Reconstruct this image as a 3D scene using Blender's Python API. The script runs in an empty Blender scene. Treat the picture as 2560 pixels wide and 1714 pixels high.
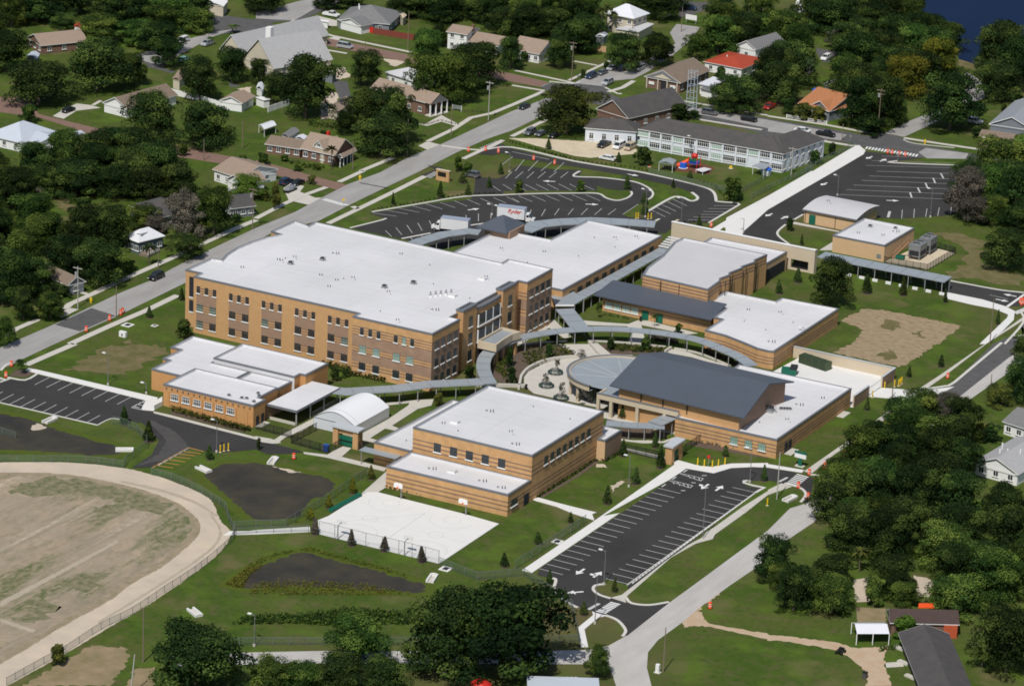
import bpy, math, random
from mathutils import Vector, Matrix
from mathutils.geometry import tessellate_polygon
random.seed(7)
SC = bpy.context.scene
COL = SC.collection

# ---------------- camera, sky, sun, exposure ----------------
# world axes follow the campus grid: +X runs along the long fronts (right and towards us), +Y up-right and away
CAMR = Matrix(((0.87428546, 0.19438659, -0.44479073), (0.48364687, -0.27076493, 0.8323293), (0.04135992, -0.94281504, -0.3307403)))
FPX, PW, PH, CH = 8516.414, 2560., 1714., 264.
cam = bpy.data.cameras.new('camera'); camo = bpy.data.objects.new('camera', cam); COL.objects.link(camo)
R3 = Matrix([(r[0], -r[1], -r[2]) for r in CAMR])
camo.matrix_world = Matrix.Translation((0, 0, CH)) @ R3.to_4x4()
cam.sensor_width = 36; cam.lens = FPX / PW * 36; cam.clip_start = 5; cam.clip_end = 20000
SC.camera = camo
SUN_EL = math.radians(54); LDIR = Vector((-.17, .985, 0)).normalized()      # light travels this way over the ground
w = bpy.data.worlds.new('World'); SC.world = w; w.use_nodes = True
nt = w.node_tree; bg = nt.nodes['Background']; sky = nt.nodes.new('ShaderNodeTexSky')
sky.sky_type = 'NISHITA'; sky.sun_disc = False; sky.sun_elevation = SUN_EL
sky.sun_rotation = math.atan2(-LDIR.x, -LDIR.y)
sky.air_density = 1.0; sky.dust_density = 1.2
nt.links.new(sky.outputs[0], bg.inputs[0]); bg.inputs[1].default_value = .075
sl = bpy.data.lights.new('sun', 'SUN'); sl.energy = 3.7; sl.angle = math.radians(.5); sl.color = (1, .96, .9)
so = bpy.data.objects.new('sun', sl); COL.objects.link(so)
d = Vector((LDIR.x * math.cos(SUN_EL), LDIR.y * math.cos(SUN_EL), -math.sin(SUN_EL)))
so.rotation_euler = d.to_track_quat('-Z', 'Y').to_euler(); so.location = (-350, 500, 300)
SC.view_settings.view_transform = 'Standard'; SC.view_settings.look = 'None'; SC.view_settings.exposure = 0
SC.render.engine = 'CYCLES'; SC.cycles.max_bounces = 5; SC.cycles.transparent_max_bounces = 12
SC.cycles.pixel_filter_type = 'BLACKMAN_HARRIS'; SC.cycles.filter_width = 1.75
SC.render.resolution_x = 1024; SC.render.resolution_y = 685

# ---------------- surveying helpers: a point of the photograph -> a point of the ground or of a roof ----------------
OFF = {i + 1: (640 * (i % 4), (0, 430, 860, 1284)[i // 4]) for i in range(16)}
OFF[0] = (0, 0)
def G(px, py, h=0.):
    v = CAMR @ Vector((px - PW / 2, py - PH / 2, FPX)); t = (h - CH) / v.z
    return Vector((v.x * t, v.y * t, h))
def P(v):
    c = CAMR.transposed() @ (Vector(v) - Vector((0, 0, CH)))
    return c.x / c.z * FPX + PW / 2, c.y / c.z * FPX + PH / 2
def Z(r, x, y):
    s = 3.647 if r else 1.
    return OFF[r][0] + x / s, OFF[r][1] + y / s
def g(r, x, y, h=0.): return G(*Z(r, x, y), h)
def gl(r, s, h=0.):
    out = []
    for t in s.split():
        rr = r
        if ':' in t: rr, t = t.split(':'); rr = int(rr)
        x, y = t.split(','); out.append(g(rr, float(x), float(y), h))
    return out

# ---------------- materials ----------------
MATS = {}
def lin(c): return tuple(((x / 12.92) if x <= .04045 else ((x + .055) / 1.055) ** 2.4) for x in c)
def mat(name, col, rough=.8, noise=0., scale=1., col2=None, spec=.3, metal=0., aniso=None, detail=5., bump=0., rnd=0.):
    """base colour with mottling towards col2 (linear colours)"""
    if name in MATS: return MATS[name]
    m = bpy.data.materials.new(name); m.use_nodes = True; n = m.node_tree; L = n.links; b = n.nodes['Principled BSDF']
    b.inputs['Roughness'].default_value = rough; b.inputs['Specular IOR Level'].default_value = spec; b.inputs['Metallic'].default_value = metal
    c = (*col, 1)
    if noise:
        ge = n.nodes.new('ShaderNodeNewGeometry'); mp = n.nodes.new('ShaderNodeMapping')
        L.new(ge.outputs['Position'], mp.inputs[0])
        if aniso: mp.inputs['Scale'].default_value = aniso
        a = n.nodes.new('ShaderNodeTexNoise'); a.inputs['Scale'].default_value = scale; a.inputs['Detail'].default_value = detail; a.inputs['Roughness'].default_value = .65
        L.new(mp.outputs[0], a.inputs['Vector'])
        r = n.nodes.new('ShaderNodeMapRange'); r.inputs[1].default_value = .5 - .22; r.inputs[2].default_value = .5 + .22
        L.new(a.outputs['Fac'], r.inputs[0])
        mx = n.nodes.new('ShaderNodeMix'); mx.data_type = 'RGBA'
        c2 = col2 if col2 else tuple(x * (1 - noise) for x in col)
        mx.inputs[6].default_value = c; mx.inputs[7].default_value = (*c2, 1)
        L.new(r.outputs[0], mx.inputs[0]); L.new(mx.outputs[2], b.inputs['Base Color'])
        if bump:
            bu = n.nodes.new('ShaderNodeBump'); bu.inputs['Strength'].default_value = bump; bu.inputs['Distance'].default_value = .3
            L.new(a.outputs['Fac'], bu.inputs['Height']); L.new(bu.outputs[0], b.inputs['Normal'])
    else: b.inputs['Base Color'].default_value = c
    MATS[name] = m; return m
def ramp_mat(name, bands, hmax, rough=.85, nscale=.6):
    """brick wall whose courses change colour with height: bands = [(z_start, colour), ...]"""
    if name in MATS: return MATS[name]
    m = bpy.data.materials.new(name); m.use_nodes = True; n = m.node_tree; L = n.links; b = n.nodes['Principled BSDF']
    b.inputs['Roughness'].default_value = rough; b.inputs['Specular IOR Level'].default_value = .2
    ge = n.nodes.new('ShaderNodeNewGeometry'); sx = n.nodes.new('ShaderNodeSeparateXYZ'); L.new(ge.outputs['Position'], sx.inputs[0])
    mt = n.nodes.new('ShaderNodeMath'); mt.operation = 'DIVIDE'; mt.inputs[1].default_value = hmax; L.new(sx.outputs[2], mt.inputs[0])
    cr = n.nodes.new('ShaderNodeValToRGB'); cr.color_ramp.interpolation = 'CONSTANT'; L.new(mt.outputs[0], cr.inputs[0])
    e = cr.color_ramp.elements
    while len(e) > 1: e.remove(e[-1])
    e[0].position = 0; e[0].color = (*bands[0][1], 1)
    for z, c in bands[1:]:
        k = e.new(min(.9999, z / hmax)); k.color = (*c, 1)
    a = n.nodes.new('ShaderNodeTexNoise'); a.inputs['Scale'].default_value = nscale; a.inputs['Detail'].default_value = 8; L.new(ge.outputs['Position'], a.inputs['Vector'])
    a2 = n.nodes.new('ShaderNodeMapRange'); a2.inputs[1].default_value = .3; a2.inputs[2].default_value = .7; a2.inputs[3].default_value = .86; a2.inputs[4].default_value = 1.1; L.new(a.outputs['Fac'], a2.inputs[0])
    mx = n.nodes.new('ShaderNodeVectorMath'); mx.operation = 'SCALE'; L.new(cr.outputs[0], mx.inputs[0]); L.new(a2.outputs[0], mx.inputs['Scale'])
    L.new(mx.outputs[0], b.inputs['Base Color']); MATS[name] = m; return m
def leafmat(name, c1, c2, c3):
    """foliage: colour differs from leaf clump to leaf clump and from tree to tree"""
    m = bpy.data.materials.new(name); m.use_nodes = True; n = m.node_tree; L = n.links; b = n.nodes['Principled BSDF']
    b.inputs['Roughness'].default_value = .8; b.inputs['Specular IOR Level'].default_value = .06
    at = n.nodes.new('ShaderNodeAttribute'); at.attribute_name = 'clump'
    oi = n.nodes.new('ShaderNodeObjectInfo')
    cr = n.nodes.new('ShaderNodeValToRGB'); e = cr.color_ramp.elements
    e[0].position = 0.05; e[0].color = (*c1, 1); e[1].position = .6; e[1].color = (*c2, 1); k = e.new(.97); k.color = (*c3, 1)
    L.new(at.outputs['Fac'], cr.inputs[0])
    hs = n.nodes.new('ShaderNodeHueSaturation'); L.new(cr.outputs[0], hs.inputs['Color'])
    r1 = n.nodes.new('ShaderNodeMapRange'); r1.inputs[3].default_value = .48; r1.inputs[4].default_value = .525; L.new(oi.outputs['Random'], r1.inputs[0]); L.new(r1.outputs[0], hs.inputs['Hue'])
    mu = n.nodes.new('ShaderNodeMath'); mu.operation = 'MULTIPLY'; mu.inputs[1].default_value = 7.31; L.new(oi.outputs['Random'], mu.inputs[0])
    fr = n.nodes.new('ShaderNodeMath'); fr.operation = 'FRACT'; L.new(mu.outputs[0], fr.inputs[0])
    r2 = n.nodes.new('ShaderNodeMapRange'); r2.inputs[3].default_value = .7; r2.inputs[4].default_value = 1.5; L.new(fr.outputs[0], r2.inputs[0]); L.new(r2.outputs[0], hs.inputs['Value'])
    L.new(hs.outputs[0], b.inputs['Base Color']); MATS[name] = m; return m
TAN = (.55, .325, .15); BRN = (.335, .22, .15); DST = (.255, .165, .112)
def membrane():
    m = mat('roof_membrane', (.69, .685, .695), .7, .06, .05, (.56, .56, .565), detail=10); n = m.node_tree; L = n.links; b = n.nodes['Principled BSDF']; mx = [q for q in n.nodes if q.type == 'MIX'][0]
    ge = n.nodes.new('ShaderNodeNewGeometry'); sx = n.nodes.new('ShaderNodeSeparateXYZ'); L.new(ge.outputs['Position'], sx.inputs[0]); last = None
    def M(op, a, v=None, c=None):
        q = n.nodes.new('ShaderNodeMath'); q.operation = op; L.new(a, q.inputs[0])
        if v is not None:
            if hasattr(v, 'links'): L.new(v, q.inputs[1])
            else: q.inputs[1].default_value = v
        return q.outputs[0]
    sy = M('LESS_THAN', M('FRACT', M('DIVIDE', sx.outputs[1], 3.05)), .045); sxx = M('LESS_THAN', M('FRACT', M('DIVIDE', sx.outputs[0], 15.2)), .01)
    k = M('MAXIMUM', sy, sxx); v = M('SUBTRACT', M('MULTIPLY', k, -.13), -1.)
    sc = n.nodes.new('ShaderNodeVectorMath'); sc.operation = 'SCALE'; L.new(mx.outputs[2], sc.inputs[0]); L.new(v, sc.inputs['Scale']); L.new(sc.outputs[0], b.inputs['Base Color']); return m
def fieldmat():
    m = bpy.data.materials.new('field_dirt'); m.use_nodes = True; n = m.node_tree; L = n.links; b = n.nodes['Principled BSDF']; b.inputs['Roughness'].default_value = .95; b.inputs['Specular IOR Level'].default_value = .1
    ge = n.nodes.new('ShaderNodeNewGeometry')
    def noi(s, sc, lo, hi, d=10):
        mp = n.nodes.new('ShaderNodeMapping'); mp.inputs['Scale'].default_value = sc; L.new(ge.outputs['Position'], mp.inputs[0])
        a = n.nodes.new('ShaderNodeTexNoise'); a.inputs['Scale'].default_value = s; a.inputs['Detail'].default_value = d; a.inputs['Roughness'].default_value = .7; L.new(mp.outputs[0], a.inputs[0])
        r = n.nodes.new('ShaderNodeMapRange'); r.inputs[1].default_value = lo; r.inputs[2].default_value = hi; L.new(a.outputs[0], r.inputs[0]); return r.outputs[0]
    def mix(f, a, c):
        x = n.nodes.new('ShaderNodeMix'); x.data_type = 'RGBA'; L.new(f, x.inputs[0])
        for i, v in ((6, a), (7, c)):
            if isinstance(v, tuple): x.inputs[i].default_value = (*v, 1)
            else: L.new(v, x.inputs[i])
        return x.outputs[2]
    c = mix(noi(.25, (1, .12, 1), .35, .65), (.39, .325, .235), (.24, .2, .15)); c = mix(noi(.12, (1, 1, 1), .5, .7), c, (.42, .325, .22))
    c = mix(noi(.08, (1, .25, 1), .5, .59, 14), c, (.12, .135, .06)); c = mix(noi(.3, (1, .04, 1), .56, .7, 3), c, (.46, .39, .3)); c = mix(noi(.9, (1, .6, 1), .45, .62), c, mix(noi(.4, (1, 1, 1), .4, .6), (.35, .28, .2), (.25, .215, .14)))
    L.new(c, b.inputs['Base Color']); MATS['field_dirt'] = m; return m
def grassmat():
    m = bpy.data.materials.new('grass_lawn'); m.use_nodes = True; n = m.node_tree; L = n.links; b = n.nodes['Principled BSDF']
    b.inputs['Roughness'].default_value = .95; b.inputs['Specular IOR Level'].default_value = .1
    ge = n.nodes.new('ShaderNodeNewGeometry')
    def noi(s, d, lo, hi):
        a = n.nodes.new('ShaderNodeTexNoise'); a.inputs['Scale'].default_value = s; a.inputs['Detail'].default_value = d; a.inputs['Roughness'].default_value = .6
        L.new(ge.outputs['Position'], a.inputs['Vector']); r = n.nodes.new('ShaderNodeMapRange'); r.inputs[1].default_value = lo; r.inputs[2].default_value = hi
        L.new(a.outputs['Fac'], r.inputs[0]); return r.outputs[0]
    def mix(f, a, c):
        x = n.nodes.new('ShaderNodeMix'); x.data_type = 'RGBA'; L.new(f, x.inputs[0])
        for i, v in ((6, a), (7, c)):
            if isinstance(v, tuple): x.inputs[i].default_value = (*v, 1)
            else: L.new(v, x.inputs[i])
        return x.outputs[2]
    c = mix(noi(.05, 4, .4, .6), (.05, .089, .013), (.078, .1, .022))
    c = mix(noi(.35, 8, .5, .75), c, (.105, .09, .043))
    c = mix(noi(.9, 4, .5, .75), c, (.035, .07, .008))
    c = mix(noi(.11, 8, .5, .66), c, (.082, .13, .018)); c = mix(noi(.07, 9, .56, .68), c, (.12, .115, .045))
    c = mix(noi(.016, 6, .55, .7), c, (.11, .098, .042))
    L.new(c, b.inputs['Base Color']); MATS['grass'] = m; return m
M_grass = grassmat()
M_asph = mat('asphalt_new', (.038, .037, .037), .95, .35, .07, (.058, .056, .055), spec=.1, detail=12)
M_road = mat('road_old', (.37, .36, .345), .95, .2, .3, (.28, .27, .26), aniso=(1, .2, 1), spec=.1)
M_road2 = mat('road_pale', (.5, .48, .455), .95, .2, .35, (.4, .385, .36), aniso=(1, .25, 1), spec=.1)
M_roadD = mat('road_dark', (.12, .118, .118), .95, .3, .4, spec=.1)
M_brickroad = mat('brick_road', (.25, .15, .115), .9, .3, .8, (.17, .115, .09))
M_conc = mat('concrete', (.56, .53, .47), .85, .12, .4)
M_white = mat('concrete_pad', (.72, .71, .68), .85, .06, .3)
M_curb = mat('curb', (.62, .6, .55), .85, .1, .5)
M_paint = mat('road_paint', (.72, .72, .7), .7)
M_paintD = mat('road_paint_thin', (.5, .5, .49), .8)
M_sand = mat('sand', (.6, .5, .38), .95, .3, .12, (.44, .38, .31), detail=9, spec=.1)
M_track = mat('tan_track', (.44, .31, .2), .95, .3, .3, (.5, .4, .29), detail=9, spec=.1)
M_bank = mat('bank_grass', (.07, .115, .013), .95, .3, .5, (.075, .085, .018), detail=9, spec=.1)
M_shell = mat('shell_lot', (.62, .53, .38), .95, .2, .3)
M_dirt = mat('dirt', (.33, .24, .15), .95, .4, .25, (.17, .15, .07), detail=8)
M_straw = mat('straw', (.4, .31, .19), .95, .5, .8, (.2, .15, .095), detail=14, aniso=(.7, 1.2, 1), spec=.1)
M_brown = mat('brown_grass', (.2, .155, .085), .95, .4, .3, (.085, .095, .028), detail=10, spec=.1)
M_mulch_shadow = mat('mulch_and_shadow', (.13, .095, .07), .95, .3, .8)  # mulch of the beds; also colours the painted shadow discs under conical trees
M_mud = mat('pond_bed', (.024, .024, .025), .6, .5, .12, (.07, .06, .036), detail=10, spec=.2)
M_field = fieldmat()
M_memb = membrane()
M_gravelroof = mat('roof_pale', (.55, .545, .55), .8, .08, .2)
M_coping = mat('coping', (.17, .18, .195), .5, .1, 1)
M_copL = mat('coping_light', (.5, .52, .54), .4)
M_metal = mat('walkway_metal', (.31, .345, .37), .45, .12, .3, spec=.5)
M_metalD = mat('metal_roof_slate', (.085, .1, .125), .55, .1, .2, spec=.35)
M_post = mat('post_grey', (.33, .33, .33), .5)
M_lampp = mat('lamp_post_grey', (.17, .175, .175), .6)
M_fence = mat('fence_grey_green', (.15, .17, .16), .7)
M_steel = mat('steel', (.42, .43, .44), .4, metal=.6)
M_cream = mat('cream_render', (.58, .49, .36), .85, .08, .5)
M_tan = mat('tan_brick', TAN, .85, .12, .8)
M_tan2 = mat('tan_pale', (.62, .42, .24), .85, .1, .8)
M_brn = mat('brown_brick', BRN, .85, .12, .8)
M_orange = mat('orange_brick', (.56, .295, .115), .85, .12, .8)
M_glass = mat('window_glass', (.02, .028, .032), .12, spec=.6)
M_glassG = mat('window_blinds', (.3, .42, .36), .4)
M_wfr = mat('window_frame', (.07, .08, .085), .5)
M_wwhite = mat('white_trim', (.78, .78, .76), .6)
M_dark = mat('dark_recess', (.025, .027, .032), .8)
M_green = mat('green_paint', (.01, .12, .075), .5)
M_blue = mat('blue_paint', (.02, .12, .6), .5)
M_red = mat('red_paint', (.55, .03, .02), .5)
M_yel = mat('yellow_paint', (.75, .5, .02), .5)
M_org = mat('orange_plastic', (.85, .1, .02), .5)
M_wood = mat('wood_pole', (.2, .16, .12), .9)
M_concpole = mat('concrete_pole', (.4, .39, .36), .9)
M_blk = mat('black_metal', (.015, .015, .015), .5)
M_tyre = mat('tyre', (.015, .015, .015), .9)
M_bark = mat('bark', (.14, .11, .085), .95, .3, 2)
M_water = mat('lake_water', (.008, .02, .06), .6, .3, .02, (.005, .015, .045), spec=.1)
M_tarp = mat('tent_fabric', (.78, .79, .8), .5)
LEAF = {'D': leafmat('leaf_oak', (.009, .019, .006), (.022, .041, .01), (.066, .096, .02)),
        'G': leafmat('leaf_green', (.016, .034, .008), (.042, .074, .014), (.11, .15, .028)),
        'B': leafmat('leaf_bright', (.05, .09, .012), (.08, .14, .02), (.12, .18, .03)),
        'Y': leafmat('leaf_yellow', (.04, .055, .008), (.09, .1, .013), (.17, .155, .02)),
        'K': leafmat('leaf_grey', (.04, .04, .03), (.085, .078, .06), (.13, .11, .085)),
        'O': leafmat('leaf_olive', (.025, .035, .01), (.055, .065, .015), (.11, .11, .02)),
        'R': leafmat('leaf_reed', (.055, .07, .012), (.095, .105, .018), (.14, .14, .025)),
        'S': leafmat('leaf_sapling', (.015, .03, .01), (.035, .06, .015), (.07, .09, .025))}

# ---------------- mesh helpers ----------------
class MB:
    def __init__(s): s.v = []; s.f = []; s.m = []; s.mats = []
    def mi(s, m):
        if m not in s.mats: s.mats.append(m)
        return s.mats.index(m)
    def face(s, pts, m=None):
        i = len(s.v); s.v += [tuple(p) for p in pts]; s.f.append(tuple(range(i, i + len(pts)))); s.m.append(s.mi(m) if m else 0)
    def box(s, x0, x1, y0, y1, z0, z1, m=None):
        i = len(s.v); s.v += [(x, y, z) for z in (z0, z1) for x, y in ((x0, y0), (x1, y0), (x1, y1), (x0, y1))]
        for q in ((3, 2, 1, 0), (4, 5, 6, 7), (0, 1, 5, 4), (1, 2, 6, 5), (2, 3, 7, 6), (3, 0, 4, 7)):
            s.f.append(tuple(i + k for k in q)); s.m.append(s.mi(m) if m else 0)
    def obox(s, c, ux, hx, hy, z0, z1, m=None):
        """box turned about z: centre c, unit direction ux, half sizes"""
        u = Vector((ux[0], ux[1], 0)).normalized(); v = Vector((-u.y, u.x, 0)); i = len(s.v)
        for z in (z0, z1):
            for a, b in ((-1, -1), (1, -1), (1, 1), (-1, 1)):
                p = Vector((c[0], c[1], 0)) + u * hx * a + v * hy * b; s.v.append((p.x, p.y, z))
        for q in ((3, 2, 1, 0), (4, 5, 6, 7), (0, 1, 5, 4), (1, 2, 6, 5), (2, 3, 7, 6), (3, 0, 4, 7)):
            s.f.append(tuple(i + k for k in q)); s.m.append(s.mi(m) if m else 0)
    def poly(s, pts, z, m=None):
        ps = [Vector((p[0], p[1], z)) for p in pts]
        i = len(s.v); s.v += [tuple(p) for p in ps]
        for t in tessellate_polygon([ps]):
            a, b, c = (ps[k] for k in t)
            if (b - a).cross(c - a).z < 0: t = t[::-1]
            s.f.append(tuple(i + k for k in t)); s.m.append(s.mi(m) if m else 0)
    def sides(s, pts, z0, z1, m=None, mf=None):
        n = len(pts)
        for k in range(n):
            a, b = pts[k], pts[(k + 1) % n]
            mm = mf(k, a, b) if mf else m
            s.face([(a[0], a[1], z0), (b[0], b[1], z0), (b[0], b[1], z1), (a[0], a[1], z1)], mm)
    def prism(s, pts, z0, z1, m=None):
        pts = ccw(pts); s.sides(pts, z0, z1, m); s.poly(pts, z1, m)
    def strip(s, pts, wd, z0, z1=None, m=None, both=True):
        """band of width wd along a polyline; a sheet, or a slab when z1 is given"""
        L, R = rails(pts, wd)
        for k in range(len(pts) - 1):
            a, b, c, d = L[k], R[k], R[k + 1], L[k + 1]
            z = z0 if z1 is None else z1
            s.face([(*p, z) for p in (a, b, c, d)], m)
            if z1 is not None:
                s.face([(*b, z0), (*c, z0), (*c, z1), (*b, z1)], m); s.face([(*d, z0), (*a, z0), (*a, z1), (*d, z1)], m)
                s.face([(*d, z0), (*c, z0), (*b, z0), (*a, z0)], m)
        if z1 is not None:
            s.face([(*L[0], z0), (*R[0], z0), (*R[0], z1), (*L[0], z1)], m); s.face([(*R[-1], z0), (*L[-1], z0), (*L[-1], z1), (*R[-1], z1)], m)
    def cyl(s, c, r, z0, z1, n=8, m=None, r1=None, cap=True):
        r1 = r if r1 is None else r1; i = len(s.v)
        for z, q in ((z0, r), (z1, r1)): s.v += [(c[0] + q * math.cos(k * 2 * math.pi / n), c[1] + q * math.sin(k * 2 * math.pi / n), z) for k in range(n)]
        for k in range(n): s.f.append((i + k, i + (k + 1) % n, i + n + (k + 1) % n, i + n + k)); s.m.append(s.mi(m) if m else 0)
        if cap: s.f.append(tuple(i + n + k for k in range(n))); s.m.append(s.mi(m) if m else 0)
    def tube(s, a, b, r, n=6, m=None, r1=None):
        a, b = Vector(a), Vector(b); r1 = r if r1 is None else r1; d = (b - a).normalized()
        u = d.orthogonal().normalized(); v = d.cross(u); i = len(s.v)
        for p, q in ((a, r), (b, r1)): s.v += [tuple(p + (u * math.cos(k * 2 * math.pi / n) + v * math.sin(k * 2 * math.pi / n)) * q) for k in range(n)]
        for k in range(n): s.f.append((i + k, i + (k + 1) % n, i + n + (k + 1) % n, i + n + k)); s.m.append(s.mi(m) if m else 0)
        s.f.append(tuple(i + n + k for k in range(n))); s.m.append(s.mi(m) if m else 0)
    def ball(s, c, rx, ry, rz, m=None, n=8, k=5):
        i0 = len(s.v)
        for a in range(1, k):
            th = math.pi * a / k
            s.v += [(c[0] + rx * math.sin(th) * math.cos(b * 2 * math.pi / n), c[1] + ry * math.sin(th) * math.sin(b * 2 * math.pi / n), c[2] + rz * math.cos(th)) for b in range(n)]
        for a in range(k - 2):
            for b in range(n):
                s.f.append((i0 + a * n + b, i0 + (a + 1) * n + b, i0 + (a + 1) * n + (b + 1) % n, i0 + a * n + (b + 1) % n)); s.m.append(s.mi(m) if m else 0)
        s.f.append(tuple(i0 + b for b in range(n))); s.m.append(s.mi(m) if m else 0)
        s.f.append(tuple(i0 + (k - 2) * n + b for b in reversed(range(n)))); s.m.append(s.mi(m) if m else 0)
    def mesh(s, name, m=None):
        me = bpy.data.meshes.new(name); me.from_pydata(s.v, [], s.f)
        for x in (s.mats or [m]): me.materials.append(x)
        if len(s.mats) > 1: me.polygons.foreach_set('material_index', s.m)
        return me
    def obj(s, name, m=None, parent=None, **k):
        return link(name, s.mesh(name, m), parent, **k)
def link(name, me, parent=None, **k):
    o = bpy.data.objects.new(name, me); COL.objects.link(o)
    if parent: o.parent = parent; o.matrix_parent_inverse = parent.matrix_basis.inverted() if k.pop('keep', True) else Matrix()
    k.pop('keep', None)
    for a, b in k.items(): o[a] = b
    return o
def tag(o, label, cat, group=None, kind=None):
    o['label'] = label; o['category'] = cat
    if group: o['group'] = group
    if kind: o['kind'] = kind
    return o
def thing(name, label, cat, loc=(0, 0, 0), rz=0., group=None):
    o = bpy.data.objects.new(name, None); COL.objects.link(o); o.location = loc; o.rotation_euler = (0, 0, rz); o.empty_display_size = .5
    return tag(o, label, cat, group)
def struct(name, mb, m): return mb.obj(name, m, kind='structure')
def copy_tree(o, parent=None):
    c = o.copy(); COL.objects.link(c)
    if parent: c.parent = parent
    for ch in o.children: copy_tree(ch, c)
    return c
def area(p): return sum(p[k][0] * p[(k + 1) % len(p)][1] - p[(k + 1) % len(p)][0] * p[k][1] for k in range(len(p))) / 2
def ccw(p): return list(p) if area(p) > 0 else list(p)[::-1]
def rails(pts, wd):
    L = []; R = []; n = len(pts)
    for k in range(n):
        a = Vector(pts[max(k - 1, 0)][:2]); b = Vector(pts[k][:2]); c = Vector(pts[min(k + 1, n - 1)][:2])
        d1 = (b - a).normalized() if k else (c - b).normalized(); d2 = (c - b).normalized() if k < n - 1 else d1
        t = (d1 + d2).normalized() if (d1 + d2).length > .1 else d1; nn = Vector((-t.y, t.x)); s = min(1.6, 1 / max(.3, nn.dot(Vector((-d1.y, d1.x)))))
        L.append(tuple(b + nn * wd / 2 * s)); R.append(tuple(b - nn * wd / 2 * s))
    return L, R
def offset(p, dist):
    """shift a ccw outline inwards"""
    n = len(p); out = []
    for k in range(n):
        a, b, c = Vector(p[k - 1][:2]), Vector(p[k][:2]), Vector(p[(k + 1) % n][:2])
        d1 = (b - a).normalized(); d2 = (c - b).normalized(); n1 = Vector((-d1.y, d1.x)); n2 = Vector((-d2.y, d2.x))
        m = n1 + n2; m = m / max(.2, (1 + n1.dot(n2))); out.append(tuple(b + m * dist))
    return out
def smooth(pts, k=6, closed=False):
    ps = [Vector(p[:2]) for p in pts]; n = len(ps); out = []
    for i in range(n if closed else n - 1):
        a = ps[(i - 1) % n] if closed or i else ps[0]; b = ps[i]; c = ps[(i + 1) % n]; d = ps[(i + 2) % n] if closed or i + 2 < n else ps[-1]
        for j in range(k):
            t = j / k; out.append(.5 * ((2 * b) + (c - a) * t + (2 * a - 5 * b + 4 * c - d) * t * t + (3 * b - a - 3 * c + d) * t ** 3))
    if not closed: out.append(ps[-1])
    return [(p.x, p.y) for p in out]
def ragged(pts, amp, step=2.):
    """outline with an uneven edge"""
    out = []; n = len(pts)
    for k in range(n):
        a, b = Vector(pts[k][:2]), Vector(pts[(k + 1) % n][:2]); m = max(1, int((b - a).length / step))
        for j in range(m):
            p = a.lerp(b, j / m); out.append((p.x + random.uniform(-amp, amp), p.y + random.uniform(-amp, amp)))
    return out
# ---------------- ground, roads, lots, water ----------------
b = MB(); b.face([(-7000, -2000, 0), (3000, -2000, 0), (7000, 12000, 0), (-7000, 12000, 0)]); struct('ground', b, M_grass)
LAY = [0.]
def sheet(name, polys, m, z, rag=0):
    b = MB()
    for k, p in enumerate(polys): b.poly(ragged(p, rag, max(.7, rag * 1.1)) if rag else p, z + k * .0012)
    return struct(name, b, m)
# lake beyond the trees (top right)
lake = gl(4, '1150,-420 1270,-60 1300,200 1520,300 1690,380 1740,540 1900,590 2360,700 2900,800')
far = [(p.x, p.y) for p in lake] + [(900, 1150), (2500, 3500), (-200, 5000), (-500, 2500)]
sheet('lake_water', [far], M_water, .012)
sheet('lake_shore', [gl(4, '1740,540 1900,590 2360,700 2360,760 1880,640 1740,600')], M_brown, .014)
# streets
sheet('main_street', [gl(5, '-400,1780 90,1562 500,1385 840,1222 1080,1108 1380,985 1560,885 1900,715 2334,510 6:350,368 6:600,233 6:850,108 6:1130,5 2:1400,1430 2:1700,1310 2:2334,1015 3:290,905 3:420,860 3:440,1000 3:330,1032 3:0,1190 2:2100,1270 2:1830,1390 6:1480,0 6:1180,142 6:870,292 6:570,447 6:150,550 5:2334,640 5:1690,1010 5:1050,1322 5:730,1462 5:470,1580 9:0,235 9:-300,400')], M_road, .03)
sheet('main_street_patch', [gl(5, '500,1392 835,1240 1055,1310 730,1452')], M_roadD, .037)
b = MB()
b.strip(gl(5, '60,1500 150,1430 350,1345'), 1.6, .02, .1, M_conc)
b.strip(gl(5, '590,1248 640,1205 850,1110 1090,995 1330,890 1560,790 1880,640 2140,520 2334,440'), 1.8, .02, .1, M_conc)
b.strip(gl(6, '0,425 240,300 430,215 640,140'), 1.6, .02, .1, M_conc); b.strip(gl(6, '760,92 980,-10'), 1.6, .02, .1, M_conc)
b.strip(gl(2, '960,1560 1250,1440'), 1.6, .02, .1, M_conc); b.strip(gl(2, '1570,1290 1800,1180 1960,1075 2150,1035 2334,960 3:290,835'), 1.6, .02, .1, M_conc)
b.strip(gl(5, '640,1568 1000,1405 1330,1265 1620,1125'), 1.9, .02, .1, M_conc); b.strip(gl(9, '240,190 470,90 680,0'), 1.9, .02, .1, M_conc)
b.strip(gl(6, '660,470 930,340 1270,175 1500,60 1540,40'), 1.7, .02, .1, M_conc); b.strip(gl(6, '930,338 880,315'), 1.5, .02, .1, M_conc)
b.strip(gl(2, '1890,1450 2050,1375 2160,1330 2250,1280'), 1.5, .02, .1, M_conc); b.strip(gl(3, '0,1245 320,1090'), 1.5, .02, .1, M_conc)
b.strip(gl(2, '330,225 700,330 1420,480'), 1.4, .02, .1, M_conc); b.strip(gl(3, '30,645 500,745 560,760'), 1.2, .02, .1, M_conc)
b.strip(gl(3, '0,780 300,830'), 1.2, .02, .1, M_conc); b.strip(gl(3, '520,735 830,590 920,545'), 1.2, .02, .1, M_conc)
b.strip(gl(3, '1430,900 2334,1055'), 1.2, .02, .1, M_conc); b.strip(gl(4, '0,1060 530,1140 980,1225 1050,1225'), 1.4, .02, .1, M_conc)
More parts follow.
